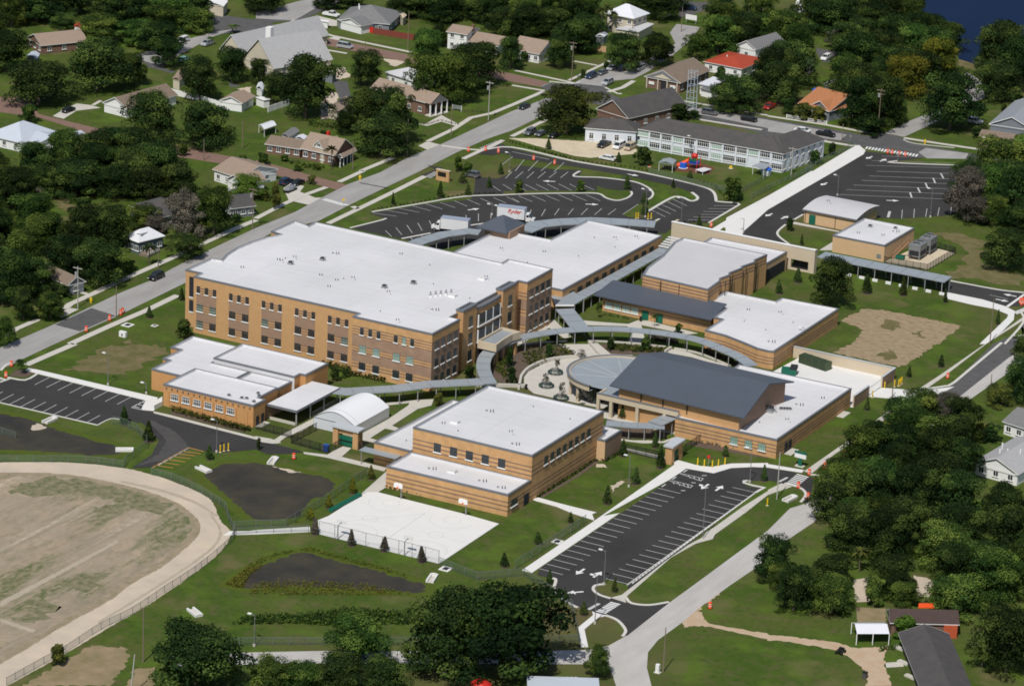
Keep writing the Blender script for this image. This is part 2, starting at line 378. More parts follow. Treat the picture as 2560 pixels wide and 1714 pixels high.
b.strip(gl(3, '1640,1080 2280,1185'), 1.2, .02, .1, M_conc); b.strip(gl(4, '385,1268 760,1330 830,1335'), 1.6, .02, .1, M_conc)
b.strip(gl(4, '1240,1260 1560,1310 1920,1362 2050,1390'), 1.5, .02, .1, M_conc); b.strip(gl(3, '570,560 780,600'), 1., .02, .1, M_conc)
b.strip(gl(3, '880,840 1010,800 1110,740'), 1.6, .02, .1, M_conc); b.strip(gl(2, '600,450 830,490'), 1.2, .02, .1, M_conc)
b.strip(gl(5, '640,1070 800,1115'), 1.2, .02, .1, M_conc); b.strip(gl(5, '2200,348 2334,375'), 1., .02, .1, M_conc)
b.strip(gl(1, '850,960 920,920'), 1.2, .02, .1, M_conc)
b.obj('pavement', kind='structure')
sheet('brick_street', [gl(2, '400,310 700,360 1400,500 1800,575 3:0,672 3:330,750 3:260,795 3:0,748 2:1750,640 2:1380,570 2:560,400 2:380,350'),
    gl(1, '-200,900 0,885 130,862 300,900 350,1040 860,1165 1600,1330 2334,1475 2:0,1460 2:300,1540 6:480,28 6:830,118 6:740,165 6:420,80 6:0,-5 1:2300,1540 1:1560,1420 1:760,1200 1:330,1065 1:0,1025 1:-200,1035')], M_brickroad, .028)
sheet('upper_street', [gl(1, '1160,540 1230,505 1650,375 1930,300 1960,130 2300,180 2:60,165 2:400,45 2:640,-20 2:900,-20 2:560,120 2:400,190 2:200,200 2:0,240 1:2150,290 1:1960,330 1:1640,500 1:1450,640 1:1330,580'),
    gl(1, '1360,0 1520,60 1540,100 1380,20'), gl(1, '1900,130 2320,180 2:180,230 2:150,300 2:0,300 1:2200,300 1:1920,190')], M_roadD, .026)
sheet('upper_street_light', [gl(1, '1640,500 1960,330 2130,270 1960,290 1650,375 1250,505 1210,525 1450,600'), gl(2, '0,120 400,10 560,-20 700,-20 520,90 350,190 0,170')], M_road, .033)
sheet('cross_street', [gl(3, '330,760 560,760 850,790 880,850 1000,900 800,960 680,930 420,870 260,795'), gl(3, '1280,880 1430,930 1900,1010 2334,1080 4:0,1085 4:300,1130 4:700,1200 4:960,1250 4:1060,1215 4:1240,1260 4:1380,1320 4:1850,1400 4:2334,1500 4:2334,1620 4:1800,1450 4:1360,1430 4:880,1340 4:760,1310 4:380,1250 4:-30,1240 3:2200,1200 3:1680,1080 3:1280,1000')], M_roadD, .031)
sheet('cross_street_light', [gl(3, '560,760 850,790 900,740 1110,720 1250,650 1450,520 1600,390 1720,250 1500,220 1440,300 1490,400 1200,560 900,600 700,690'),
    gl(3, '1400,990 1800,1060 2334,1170 4:0,1200 4:660,1280 4:720,1230 4:300,1150 4:0,1095 3:1900,1020 3:1430,950'), gl(4, '1060,1215 1240,1250 1500,1130 1830,960 1980,890 1940,740 1820,660 1750,700 1800,860 1480,1030 1300,1100')
    , gl(4, '1370,1390 1440,1350 1830,1400 1800,1450 1450,1445')], M_road, .036)
sheet('upper_parking', [gl(3, '1480,0 1860,35 1700,120 1530,165 1500,90'), gl(4, '440,440 660,475 590,570 500,570 440,480')], M_roadD, .025)
sheet('service_driveway', [gl(4, '270,-20 370,-20 345,60 380,130 230,100'), gl(3, '2010,160 2334,20 2334,70 2120,200')], M_white, .024)
# south-east street and bottom street
sheet('side_street', [gl(15, '880,1200 1050,1105 1440,805 1640,660 2000,395 2334,150') + gl(16, '200,-50') + gl(12, '380,1440 900,1000 1750,400 2250,90 2330,60 2330,160 2250,220 1760,560 1000,1130 420,1560') + gl(16, '440,60 130,270') + gl(15, '2240,480 1990,650 1700,860 1550,990 1330,1150 1240,1260 1230,1400 1280,1600 960,1600 900,1420 700,1370') + gl(14, '1500,1362 500,1362 0,1368 -800,1400 -800,1290 0,1260 600,1248 1500,1250') + gl(15, '400,1245 700,1238')], M_road2, .03)
sheet('side_street_patch', [gl(12, '1600,440 2050,0 2170,-60 2330,-60 2250,80 1720,500'), gl(8, '2334,1540 2334,1430 2300,1390 2334,1340')], M_roadD, .036)
sheet('dirt_track', [smooth(gl(15, '1550,960 1700,885 1760,960 1860,1010 2334,1090')) + smooth(gl(16, '0,1100 200,1120 600,1170 800,1220 1000,1210 1110,1210 1060,1330 1130,1568')) + gl(16, '900,1568') + smooth(gl(16, '880,1430 740,1310 600,1240 200,1170 0,1150')) + smooth(gl(15, '2334,1145 1900,1050 1700,1020 1560,1040'))], M_track, .02, .3)
sheet('roadside_sand', [gl(15, '2334,330 2250,400 2050,560 1850,760 1700,880 1550,990 1500,980 1900,690 2334,300')], M_track, .022, .5)
# oval dirt track and field at lower left
trk_o = smooth(gl(9, '-500,1080 0,1076 620,1078 1130,1130 1390,1192 1560,1245 1900,1400') + gl(13, '2010,60 2095,150 2085,240 1960,395 1640,635 1300,860 1000,1030 600,1270 0,1600 -500,1860'), 4)
trk_i = smooth(gl(9, '-500,1165 0,1170 600,1185 1200,1300 1600,1440') + gl(13, '1780,30 1830,120 1760,250 1500,470 1200,640 1000,790 600,1010 0,1370 -600,1650'), 4)
sheet('dirt_field', [trk_o], M_field, .02)
GF = mat('field_grass', (.065, .095, .03), .95, .5, .7, (.3, .25, .17), detail=14, spec=.1)
sheet('field_grass', [gl(9, '150,1270 500,1215 900,1270 1250,1350 1580,1470 1500,1560 1200,1490 1000,1400 600,1340 300,1400 100,1360'), gl(9, '790,1480 1050,1460 1080,1540 860,1530'), gl(13, '1440,215 1575,225 1570,262 1440,260'), gl(13, '650,575 900,540 1030,560 880,660 700,720'), gl(13, '120,940 400,800 560,820 420,960 200,1000')], GF, .024, 1.2)
sheet('track_shoulder', [offset(ccw(trk_i), -.1)], mat('shoulder_soil', (.36, .28, .2), .95, .4, .5, (.2, .18, .1), detail=10), .0205, .6)
sheet('field_inner', [offset(ccw(trk_i), 1.8)], M_field, .0225, .9)
sheet('track_ruts', [smooth(gl(9, '1100,1240 1500,1330 1800,1440 2000,1568'), 4) + smooth(gl(9, '1960,1568 1780,1455 1480,1350 1100,1260'), 4), smooth(gl(13, '1930,0 2020,150 1960,300 1700,500 1300,760 900,1000'), 4) + smooth(gl(13, '890,985 1290,740 1680,490 1940,290 1995,150 1905,0'), 4), gl(13, '0,800 500,540 900,330 1060,240 1090,255 900,360 500,580 0,850'), gl(13, '0,950 330,1060 300,1085 0,985')], mat('rut_sand', (.36, .3, .225), .95, .3, .8, (.44, .38, .29), detail=12), .0335, .12)
sheet('running_track', [trk_o + trk_i[::-1]], M_sand, .028, .15)
sheet('bare_soil', [gl(13, '200,1568 600,1330 830,1200 1140,1220 1180,1290 1110,1420 1000,1568'), gl(13, '1230,1410 1420,1400 1400,1600 1150,1600')], M_dirt, .02, .5)
# dry patches of lawn
sheet('dry_lawn', [gl(9, '600,230 860,90 1000,10 1200,0 1480,20 1540,70 1300,190 1080,290 760,260'), gl(6, '1720,170 1880,160 1900,210 1740,215'), gl(5, '1040,1560 1150,1535 1270,1570'),
    gl(8, '1480,560 1640,545 1960,620 1950,850 2330,950 2330,1050 1800,960 1560,960 1760,850 1850,740 1720,640'), gl(5, '500,230 640,240 700,330 560,350'), gl(5, '1000,310 1150,320 1120,370 900,350')], M_brown, .016, 1.3)
sheet('straw_mat', [gl(8, '655,1362 860,1250 1080,1262 1760,1400 1560,1568') + gl(12, '1530,0 1400,100 1250,190 1180,205 600,80 680,30') + gl(8, '760,1568 880,1440 790,1400')], M_straw, .018, .5)
sheet('straw_weeds', [gl(8, '1020,1400 1100,1340 1230,1370 1180,1430 1080,1440'), gl(12, '1000,100 1100,60 1180,120 1060,150'), gl(8, '1300,1480 1400,1450 1450,1520')], M_brown, .0195, .9)
sheet('bare_spot', [gl(11, '900,1290 990,1245 1030,1255 960,1300 920,1350'), gl(11, '750,1090 850,1095 870,1130 760,1115'), gl(10, '1640,1250 1700,1290 1560,1240'),
    gl(2, '590,650 800,610 870,700 700,740'), gl(2, '590,930 700,830 760,860 700,1080 590,1090'), gl(2, '1130,530 1400,560 1260,610'), gl(1, '2160,810 2290,790 2280,850'), gl(16, '780,600 940,580 940,800 800,800'), gl(16, '1330,560 1500,600 1480,760 1370,760')], M_sand, .019, .4)
# pale shell car park beside the long blue building
sheet('shell_parking', [gl(3, '-30,1260 200,1262 440,1275 900,1305 1130,1350 1150,1400 960,1420 700,1440 560,1420 300,1350')], M_shell, .02, .2)
sheet('driveway', [gl(1, '480,1060 580,1000 700,945 830,960 920,985 700,1010 580,1085'), gl(2, '1480,1330 1560,1290 1680,1320 1570,1370'), gl(6, '250,150 320,100 440,130 400,180 480,210 540,235 600,235 480,300 300,260'), gl(2, '660,350 720,335 780,345 740,380'), gl(2, '480,170 580,150 740,190 740,240 660,240'), gl(5, '510,1290 640,1240 720,1250 560,1330')], M_conc, .024)
sheet('back_yard_drive', [gl(2, '700,740 830,740 870,900 760,900'), gl(1, '1340,590 1600,650 1570,670 1340,610'), gl(1, '2080,750 2200,790 2100,800')], M_roadD, .024)
sheet('yard_walk', [gl(2, '1430,1120 1540,1135 1600,1100 1690,1050 1860,1140 1850,1160 1690,1110 1560,1150'), gl(16, '1070,1355 1220,1345 1240,1390 1080,1400')], M_conc, .023)

# ponds: dark beds with reeds along the banks
ponds = [smooth(gl(9, '-300,700 0,640 300,700 560,790 850,880 1100,940 1090,985 950,1015 500,985 180,965 -300,960'), 3),
         smooth(gl(9, '1850,1200 1960,1130 2080,1092 2330,1085') + gl(10, '150,1110 420,1170 640,1220 720,1280 640,1370 480,1440 400,1568') + gl(14, '340,30 250,52') + gl(14, '0,50') + gl(9, '2200,1500 2000,1320'), 3),
         smooth(gl(14, '-230,640 -60,520 150,440 400,350 560,380 800,450 1060,510 1400,610 1540,640 1500,720 1300,705 900,690 500,660 200,670 -100,680'), 3)]
sheet('pond_bank_grass', [offset(ccw(q), -2.2) for q in ponds], M_bank, .0205, .5)
sheet('pond_bank_weeds', [offset(ccw(ponds[2]), -1.2)], mat('bank_weeds', (.1, .105, .015), .95, .5, .7, (.07, .095, .02), detail=12, spec=.1), .0212, 1.1)
sheet('pond_bed', ponds, M_mud, .022, .5)
sheet('pond_mud', [gl(9, '280,750 340,720 440,760 300,790'), gl(10, '150,1110 420,1170 300,1170')], M_sand, .026, .3)

# ---------------- school lots and drives ----------------
A = .042
sheet('north_parking_lot', [gl(6, '1030,380 1185,425 860,512 1330,610 1500,650 1700,700 2100,600 2334,640') + gl(7, '300,600 1310,560 1310,415 1080,415') + smooth(gl(7, '1010,390 1150,295 1260,240 1285,190 1210,130 1090,90 980,70 700,45 570,45'), 3) + gl(7, '640,-10') + gl(3, '630,1548 200,1548 0,1610') + smooth(gl(2, '2334,1620 2200,1590 1950,1568')[:1] + gl(6, '2334,-20 2330,10 2200,60 2000,45'), 3) + gl(6, '1990,170 1960,250 1500,300')] , M_asph, A)
sheet('north_lot_lane', [gl(6, '2000,45 2200,62 2330,10') + gl(7, '0,-20 60,-60') + gl(7, '1100,60 1060,110 1095,190 1060,235 960,262 860,240 780,198') + gl(7, '0,205') + gl(6, '2250,215 2250,120 2100,60')], M_asph, A + .004)
sheet('ring_drive', [smooth(gl(2, '2160,1335 2334,1340') + gl(3, '0,1355 560,1478 1150,1560') + gl(7, '1130,0 1500,75 1750,140 1845,195 1868,275 2060,285'), 3) + gl(7, '2075,300 1800,465 1560,465 1470,500 1400,560 1310,560 1310,470 1345,440 1230,372') + gl(7, '1350,300 1540,232 1640,268 1695,250 1680,210 1640,188 1480,130 1100,50 800,-20') + gl(3, '1000,1595 560,1520 0,1440') + gl(2, '2334,1420 2250,1400 2050,1400')], M_asph, A + .008)
sheet('entry_drive', [gl(6, '1500,30 1570,55 1650,45 1700,-40 1560,-60 1640,-20') , gl(2, '2050,1350 2150,1300 2260,1320 2334,1380 2150,1420 2000,1400')], M_asph, A + .012)
sheet('east_parking_lot', [smooth(gl(4, '880,1380 600,1568') + gl(8, '0,345 -250,560') + gl(7, '2190,440 2110,500 2100,570 2200,620 2334,650') + gl(8, '100,690'), 3)[:-1] + gl(8, '190,665') + smooth(gl(8, '150,630 90,570 95,520 160,480'), 3) + gl(8, '230,440 320,390 900,420 1080,420 1200,425 1600,400 1700,380 1800,300 1800,100') + gl(4, '2100,1500 1750,1510 1150,1490 1135,1475 1440,1440 1360,1430')], M_asph, A)
sheet('bus_drive', [gl(8, '1640,1000 2000,1050 2334,1110 2334,1220 2160,1225 1960,1165 1650,1105 1580,1100')], M_asph, A)
sheet('south_parking_lot', [gl(15, '250,500 230,560 370,585 405,600 385,680 420,740 545,830 740,890 850,925 960,970 1030,1040 1030,1105 1050,1110 1440,805 1250,830 1080,815 900,765 740,690 750,660 830,640 860,590 1060,650 1060,690') + gl(11, '2225,1352 2300,1310') + gl(11, '2150,1300 2110,1260 2120,1250 2334,1240') + gl(12, '60,1250 130,1270 300,1310 350,1370 300,1440 380,1440 420,1220 200,1160 0,1130') + gl(11, '2200,1120 2000,1130 1840,1175 1590,1135')], M_asph, A)
sheet('west_parking_lot', [gl(9, '-300,330 0,350 100,320 250,330 345,280 1330,510 1290,600 1430,620 1960,760 2334,860') + gl(10, '150,905 300,945 440,985 300,1000 100,1000') + gl(9, '2334,960 2000,990 1850,975 1715,945 1390,1120 1200,1130 1380,1010 1450,880 1380,800 1300,720 1150,690 1010,680 890,740 0,535 -300,460')], M_asph, A)
sheet('tyre_marks', [gl(9, '1400,700 1600,800 1740,950 1560,1040 1250,1110 1450,1000 1520,880 1440,790 1340,700')], mat('dusty_asphalt', (.085, .08, .075), .95, .4, .5, (.055, .053, .052), detail=8), A + .006, .2)
# concrete walks round the school (real steps)
b = MB()
WK = [0]
def walk(pts, z=.1, m=M_white): WK[0] += 1; b.prism([tuple(p[:2]) for p in pts], .01, z + .0015 * WK[0], m)
walk(gl(4, '780,1340 830,1325 890,1375 870,1410 600,1568') + gl(8, '0,345 -240,560 -250,575 -390,560 -380,420 0,220 400,-10') + gl(4, '400,1568'))
walk(gl(7, '1770,550 2334,220 2334,345 2180,440 2110,500 2100,590 2010,575 2000,520 1930,505 1860,560'), .092)
walk(gl(15, '90,515 730,80 1000,-110') + gl(11, '1480,1100 1470,1065 1520,1060 1700,1110 1820,1120 2000,1090 2334,1085') + gl(12, '0,1095 330,1150 310,1172 0,1125') + gl(11, '2200,1120 2000,1130 1840,1178 1590,1135 1440,1235 830,1568') + gl(15, '980,-5 180,540'))
walk(gl(15, '900,765 1000,740 1400,430 1600,290 1740,215 1770,170 1850,120 2100,-60') + gl(11, '2334,1340') + gl(12, '0,1330 120,1270 220,1300 0,1375') + gl(15, '2130,-10 1850,190 1830,230 1680,270 1450,400 1060,740 1030,780 1040,810'), .1, M_conc)
walk(gl(12, '330,1160 560,1000 860,790 1060,640 1400,395 1560,290 1980,0 2334,-250') + gl(12, '2334,-220 1990,0 1600,300 1450,405 1130,660 860,835 600,1010 400,1180'), .1, M_conc)
walk(gl(8, '1930,1568 2180,1330 2190,1300 2070,1250 1860,1210 1650,1160 1600,1140 1640,1100 1960,1165 2160,1225 2250,1270 2240,1350 2130,1460 1990,1568'), .1)
walk(gl(8, '2170,1225 2334,1110 2334,1130 2190,1235'), .095)
walk(gl(9, '340,270 230,240 260,222 340,235 1440,490 1430,510 1300,600 1290,590 1330,515'), .1)
walk(gl(9, '1480,480 1480,520 1400,610 1290,600 1430,510'), .11)
walk(gl(9, '1400,615 1560,650 1960,755 2334,850') + gl(10, '-10,840 140,865 230,900 150,908 60,895') + gl(9, '2334,870 1960,775 1400,630'), .1, M_conc)
walk(gl(10, '430,985 650,1010 700,980 790,935 870,950 780,1030 1190,1130 1170,1160 650,1035 440,1000'), .1, M_conc)
walk(gl(10, '150,905 140,890 250,820 560,660 700,570 740,590 430,790 270,850 200,905'), .098, M_conc)
walk(gl(10, '940,870 960,820 1200,690 1390,560 1400,535 1200,560 1180,540 1400,515 1620,505 1600,560 1480,590 1240,745 1300,770 1270,790 1180,770 1040,860 1110,880 1090,900'), .1, M_conc)
walk(gl(11, '180,1415 240,1400 440,1455 700,1520 770,1535 730,1550') + gl(15, '750,60 560,0') + gl(11, '400,1480 220,1430'), .1)
walk(gl(11, '1040,950 1400,1030 1400,1060 1040,970'), .1, M_conc)
walk(gl(15, '730,890 750,900 860,930 790,945 660,1055 695,1215 630,1215 605,1035 740,925'), .1)
walk(gl(12, '950,450 1030,400 1300,420 1540,410 1700,390 1560,460 1400,520 920,480'), .1)
walk(gl(14, '-238,160') + gl(14, '-65,160 0,150 490,120 495,165 0,187 -240,195 -300,198'), .1)
walk(gl(8, '230,462 240,458 660,545 640,548 230,475'), .1, M_conc); walk(gl(8, '470,715 590,640 590,715'), .1, M_conc)
walk(gl(8, '1060,820 1100,835 1400,880 1450,900 1710,745 1500,690 1330,640 1330,700'), .12, M_shell)
walk(gl(11, '990,865 1100,880 1250,880 1370,890 1480,850 1490,860 1400,900 1200,905 990,880'), .1, M_conc)
walk([(-295, 694), (-271, 694), (-271, 671), (-292, 671), (-296, 680)], .09, M_white)
b.obj('school_walks', kind='structure')
# curbs
b = MB()
def curb(r, s, sm=4, wd=.6, z=.15):
    p = gl(r, s); b.strip(smooth(p, sm) if sm else p, wd, .01, z)
curb(6, '1060,365 1500,290 1900,225 2250,212 2334,207 7:300,198 7:560,196 7:780,198 7:860,240 7:960,262 7:1050,240 7:1092,205 7:1085,180')
curb(7, '620,-5 565,42 800,52 980,72 1130,95 1240,145 1285,195 1270,235 1240,252')
curb(6, '860,512 1150,440 1180,425', 2); curb(6, '1330,610 1590,560', 1); curb(6, '1940,490 2090,470', 1)
curb(3, '-640,1330 -300,1370 0,1345 560,1470 1150,1568 7:1250,20 7:1500,75 7:1750,140 7:1840,190 7:1862,270', 4, .8)
curb(7, '1862,270 2055,285 2075,300 1795,465', 0, .6); curb(7, '1460,500 1560,465', 0)
curb(7, '1225,370 1450,240 1545,232 1625,265 1680,258 1690,230 1640,188', 4, .8); curb(7, '1310,447 1345,430', 0)
curb(4, '1740,1510 1150,1487 1135,1475 1180,1470', 3); curb(8, '190,660 100,590 90,545 160,482', 4); curb(8, '230,442 320,390', 0)
curb(11, '2225,1352 2300,1310 2200,1290 2115,1265 2115,1250 2150,1245', 0); curb(12, '150,1270 290,1310 345,1370 300,1440', 4)
curb(15, '1040,765 1090,815 1250,832 1430,805', 4); curb(15, '850,640 760,655 742,695 800,740 900,772', 4); curb(15, '370,588 400,605 385,690 440,760 545,830 600,855', 4); curb(15, '850,925 960,970 1035,1060 1010,1115', 4)
curb(12, '1440,410 1650,380 1700,350 2130,-10', 0, .7); curb(12, '520,1200 380,1190', 0); curb(8, '2300,1270 2330,1370 2160,1568', 3); curb(8, '1650,990 2100,1075 2334,1100', 3)
curb(9, '345,270 230,330 70,305', 3); curb(9, '0,350 90,318', 0, .5); curb(9, '10,240 60,190 120,170', 3); curb(9, '890,740 0,535 -300,465', 0, .3); curb(9, '890,740 1010,682 1100,690', 3, .3)
curb(4, '1235,1275 1330,1310 1700,1350', 3, .3)
curb(3, '850,800 960,855 1000,855', 2); curb(3, '340,745 560,765 620,745', 3)
curb(15, '1050,650 11:2225,1352', 0, .25)
b.obj('curbs', M_curb, kind='structure')
sheet('planting_bed_mulch', [gl(9, '80,290 150,235 240,240 330,262 230,305'), gl(9, '1560,590 2280,790 2200,800 1560,640')], M_mulch_shadow, .03)

# ---------------- painted markings ----------------
b = MB(); PZ = A + .016
def line(p, q, wd=.16, m=M_paintD): b.strip([p, q], wd, PZ, None, m)
def lines(r, s, wd=.15):
    p = gl(r, s)
    for k in range(0, len(p), 2): line(p[k], p[k + 1], wd)
def row(r0, p0, r1, p1, vec, st=2.86, skip=()):
    a = g(r0, *p0); c = g(r1, *p1); e = g(r0, p0[0] + vec[0], p0[1] + vec[1]) - a; n = round((c - a).length / st)
    for k in range(n + 1):
        if k not in skip: q = a.lerp(c, k / n); line(q, q + e)
row(15, (250, 500), 11, (1330, 1312), (215, 55)); row(15, (855, 590), 11, (2010, 1305), (218, 54))
row(9, (450, 305), 9, (1200, 480), (-135, 67), 3.0); row(9, (-70, 410), 9, (915, 648), (-140, 70), 3.0)
lines(6, '1065,375 1280,405 1185,350 1385,385 1300,332 1490,370 1425,310 1595,355 1550,292 1700,340 1680,280 1815,327 1805,262 1925,315 1925,250 2045,302 2045,240 2160,292 2165,235 2280,285 2285,228 2400,280')
lines(6, '1180,535 1235,590 1275,508 1330,575 1375,485 1425,557 1475,465 1515,535 1580,445 1612,510 1690,430 1695,480 1800,410 1805,470 1915,395 1917,450 2028,380 2028,450 2145,370 2140,425 2042,475 2042,525 1410,598 1445,640 1505,572 1535,615')
lines(7, '0,240 65,275 60,220 185,272 180,215 305,268 300,210 430,265 420,208 552,264 545,208 683,265 668,207 805,265 175,345 160,390 305,340 268,402 430,335 388,395 560,335 510,392 690,333 630,392 818,335 752,392 948,338 875,392 1150,295 1010,388')
lines(7, '120,115 235,172 218,112 335,170 320,110 425,165 425,110 545,170 525,110 580,140 660,125 750,165 20,120 130,172 100,0 30,60 200,0 135,58 305,0 235,58 408,0 338,55 512,0 442,55 600,-5 560,20 0,0 -60,60')
lines(6, '2250,115 2334,165 2150,125 2230,175'); lines(0, '1282,392 1255,412 1310,400 1288,428 1345,402 1320,428 1380,405 1352,428 1410,407 1385,430')
lines(7, '1265,345 1398,410 1320,325 1447,385 1370,300 1497,360 1418,272 1540,332 1465,248 1595,310 1840,308 2050,310 1795,335 1990,338 1745,362 1955,365 1720,388 1905,391 1655,412 1860,415 1605,438 1800,440')
lines(8, '990,-5 1660,15 920,38 1650,65 850,78 1640,108 780,120 1630,155 712,162 1610,200 640,207 1640,250 1225,345 1218,425 1335,338 1328,418 1450,335 1437,410 1562,325 1547,402 1672,318 1662,390 2020,1120 2190,1160')
lines(0, '2180,402 2385,408 2165,414 2378,420 2205,391 2395,396', .13)
lines(8, '1575,15 1600,60 1505,55 1525,105 1435,100 1455,148 1365,145 1387,190 1295,188 1310,235', .45); lines(8, '1110,360 1095,415', .7)
lines(11, '1530,1180 1720,1248 1720,1248 1745,1225 1745,1225 1530,1175 1560,1180 1575,1200 1605,1190 1625,1222 1655,1200 1670,1235 1700,1212 1712,1245 1430,1243 1620,1312 1620,1312 1648,1290 1648,1290 1450,1240 1460,1250 1480,1275 1510,1258 1530,1290 1560,1268 1575,1300 1600,1280 1612,1310', .2)
lines(11, '1562,1168 1600,1145 1463,1232 1497,1210 1365,1300 1400,1278 1730,1198 1775,1198 1635,1262 1675,1265 1540,1335 1580,1335', .35)
lines(9, '1200,578 1330,512 1200,578 1290,598 1215,570 1270,580 1240,550 1310,560 1280,530 1350,540 1330,515 1390,525', .3)
def arrow(r, x, y, dx, dy):
    a = g(r, x, y); d = (g(r, x + dx, y + dy) - a).normalized(); n = Vector((-d.y, d.x, 0)); z = Vector((0, 0, PZ))
    b.strip([a - d * 1.6, a + d * .2], .5, PZ, None, M_paint); b.face([a + d * .2 - n * .9 + z, a + d * .2 + n * .9 + z, a + d * 1.9 + z], M_paint)
for q in ((11, 1762, 1297, -61, 41), (11, 1887, 1315, 61, -41), (15, 625, 525, -61, 41), (15, 777, 555, 61, -41), (6, 1980, 342, 60, -8), (7, 725, 296, 60, 2), (7, 342, 86, -60, -3), (7, 1097, 28, 60, 10), (8, 512, 110, -50, 20), (8, 150, 417, 50, -20), (8, 10, 392, -50, 20), (8, 1133, 262, 60, 2), (4, 925, 1438, -50, 20), (4, 1048, 1463, 50, -20), (8, 2210, 1125, -50, -10), (8, 2130, 1170, 50, 10), (15, 580, 715, -60, 5)): arrow(*q)
def zebra(r, p, q, vec, n, wd=.5, m=M_paint, z=PZ):
    a, c = g(r, *p), g(r, *q); e = g(r, p[0] + vec[0], p[1] + vec[1]) - a
    for k in range(n): s = a.lerp(c, k / (n - 1)); b.strip([s, s + e], wd, z, None, m)
zebra(12, (170, 1262), (262, 1185), (105, 30), 7); zebra(15, (770, 885), (895, 805), (90, 22), 8); zebra(4, (890, 1360), (1345, 1430), (20, -22), 17, .55)
zebra(8, (2240, 1275), (2330, 1240), (40, 20), 6, .6); zebra(6, (605, 258), (800, 312), (45, -12), 10, .6); zebra(6, (945, 98), (1180, 142), (22, 8), 16, .35, M_blk)
zebra(2, (2040, 1350), (2180, 1290), (60, 15), 8, .4); zebra(6, (1540, 42), (1620, 0), (60, 12), 6, .35); zebra(8, (2240, 1490), (2334, 1480), (40, 15), 4, .5); zebra(9, (-60, 300), (0, 320), (60, 5), 4, .5)
lines(15, '697,872 795,817', .7); lines(12, '100,1255 178,1215', .6); lines(3, '0,1385 340,1455 270,790 355,752', .2); lines(3, '630,762 650,762 680,765 700,768 740,772 765,775 800,780 820,783', .4); 
lines(9, '1430,1110 1715,947', .35)
b.obj('road_markings', kind='structure')
sheet('lot_islands', [gl(7, '-80,205 -80,178 100,172 500,172 780,172 770,128 870,158 1000,170 1070,160 1090,190 1050,232 960,256 860,236 780,194 560,193 300,193'), gl(7, '640,0 760,10 1000,40 1000,68 820,48 610,38')], M_grass, A + .02)
b = MB()
def yl(s, r=9, wd=.3):
    p = gl(r, s)
    for k in range(0, len(p), 2): b.strip([p[k], p[k + 1]], wd, PZ)
yl('1390,1125 1715,943 1715,943 1860,980 1660,975 1830,1000 1620,1000 1780,1020 1570,1025 1740,1045 1520,1050 1690,1075 1470,1078 1630,1100 1420,1105 1580,1130')
b.obj('yellow_hatching', mat('ochre_paint', (.45, .24, .06), .8), kind='structure')
# outdoor court slab with faint lines
b = MB(); court = gl(10, '1100,1360 1320,1402 1900,1548') + gl(14, '1900,0 2215,92 1670,455 575,185 560,60') + gl(10, '940,1390 1190,1170 1215,1310')
b.prism([tuple(p[:2]) for p in gl(10, '1010,1350 1110,1350 1340,1410 1910,1552') + gl(14, '2215,92 1670,455 575,185 565,60') + gl(10, '660,1568 940,1390')], .01, .1, M_white)
b.prism([tuple(p[:2]) for p in gl(10, '1190,1160 1195,1300 1110,1352 1000,1352 940,1390 920,1400')], .01, .094, M_conc); b.obj('court_slab', kind='structure')
b = MB(); m1 = mat('faint_line', (.48, .5, .49), .8)
def arc(r, x, y, rad, a0=0, a1=360, n=20):
    c = g(r, x, y); b.strip([(c.x + rad * math.cos(math.radians(a0 + (a1 - a0) * k / n)), c.y + rad * math.sin(math.radians(a0 + (a1 - a0) * k / n))) for k in range(n + 1)], .09, .106)
for r, x, y in ((10, 1230, 1450), (14, 1790, 60)): arc(r, x, y, 1.8); arc(r, x, y, 4.6, 180, 360)
for r, x, y in ((14, 900, 175), (14, 1530, 330)): arc(r, x, y, 1.8); arc(r, x, y, 4.6, 0, 180)
arc(14, 1040, 45, 1.6); arc(14, 1640, 195, 1.6)
b.strip([g(14, 575, 95), g(14, 1540, 0)], .12, .106); b.strip([g(14, 1120, 280), g(14, 1540, 0)], .14, .106); b.strip([g(14, 780, 0), g(14, 1950, 270)], .08, .106)
b.obj('court_lines', m1, kind='structure')
# ---------------- the school ----------------
WIN = {}
def win_mesh(wd, ht, mull, gm, fr):
    k = (wd, ht, mull, gm.name, fr.name)
    if k not in WIN:
        b = MB(); b.box(-wd / 2, wd / 2, -.03, .05, 0, ht, gm)
        t = .07 if fr is not M_wwhite else .09
        for x in [-wd / 2, wd / 2 - t] + [-wd / 2 + wd * (i + 1) / (mull + 1) - t / 2 for i in range(mull)]: b.box(x, x + t, -.06, -.028, 0, ht, fr)
        b.box(-wd / 2 + t, wd / 2 - t, -.058, -.028, ht - .55 if ht > 1.2 else ht - t, ht - .55 + t if ht > 1.2 else ht, fr); b.box(-wd / 2, wd / 2, -.062, -.027, ht - .01, ht + .06, fr)
        s = MB(); s.box(-wd / 2 - .15, wd / 2 + .15, -.2, .05, -.22, -.012, M_wwhite)
        WIN[k] = (b.mesh('window'), s.mesh('sill'))
    return WIN[k]
def window(root, x, y, z, wd, ht, face='-y', mull=1, gm=None, fr=None, sill=True):
    """face: which way the wall looks, '-y' (long fronts), '+x' (right-hand walls) or an angle"""
    me, sm = win_mesh(wd, ht, mull, gm or M_glass, fr or M_wfr)
    w = bpy.data.objects.new('window', me); COL.objects.link(w); w.parent = root; w.matrix_parent_inverse = root.matrix_basis.inverted()
    w.location = (x, y, z); w.rotation_euler = (0, 0, 0 if face == '-y' else math.pi / 2 if face == '+x' else face)
    if sill:
        s = bpy.data.objects.new('sill', sm); COL.objects.link(s); s.parent = w
    return w
def part(root, name, m, fn):
    b = MB(); fn(b); return b.obj(name, m, root)
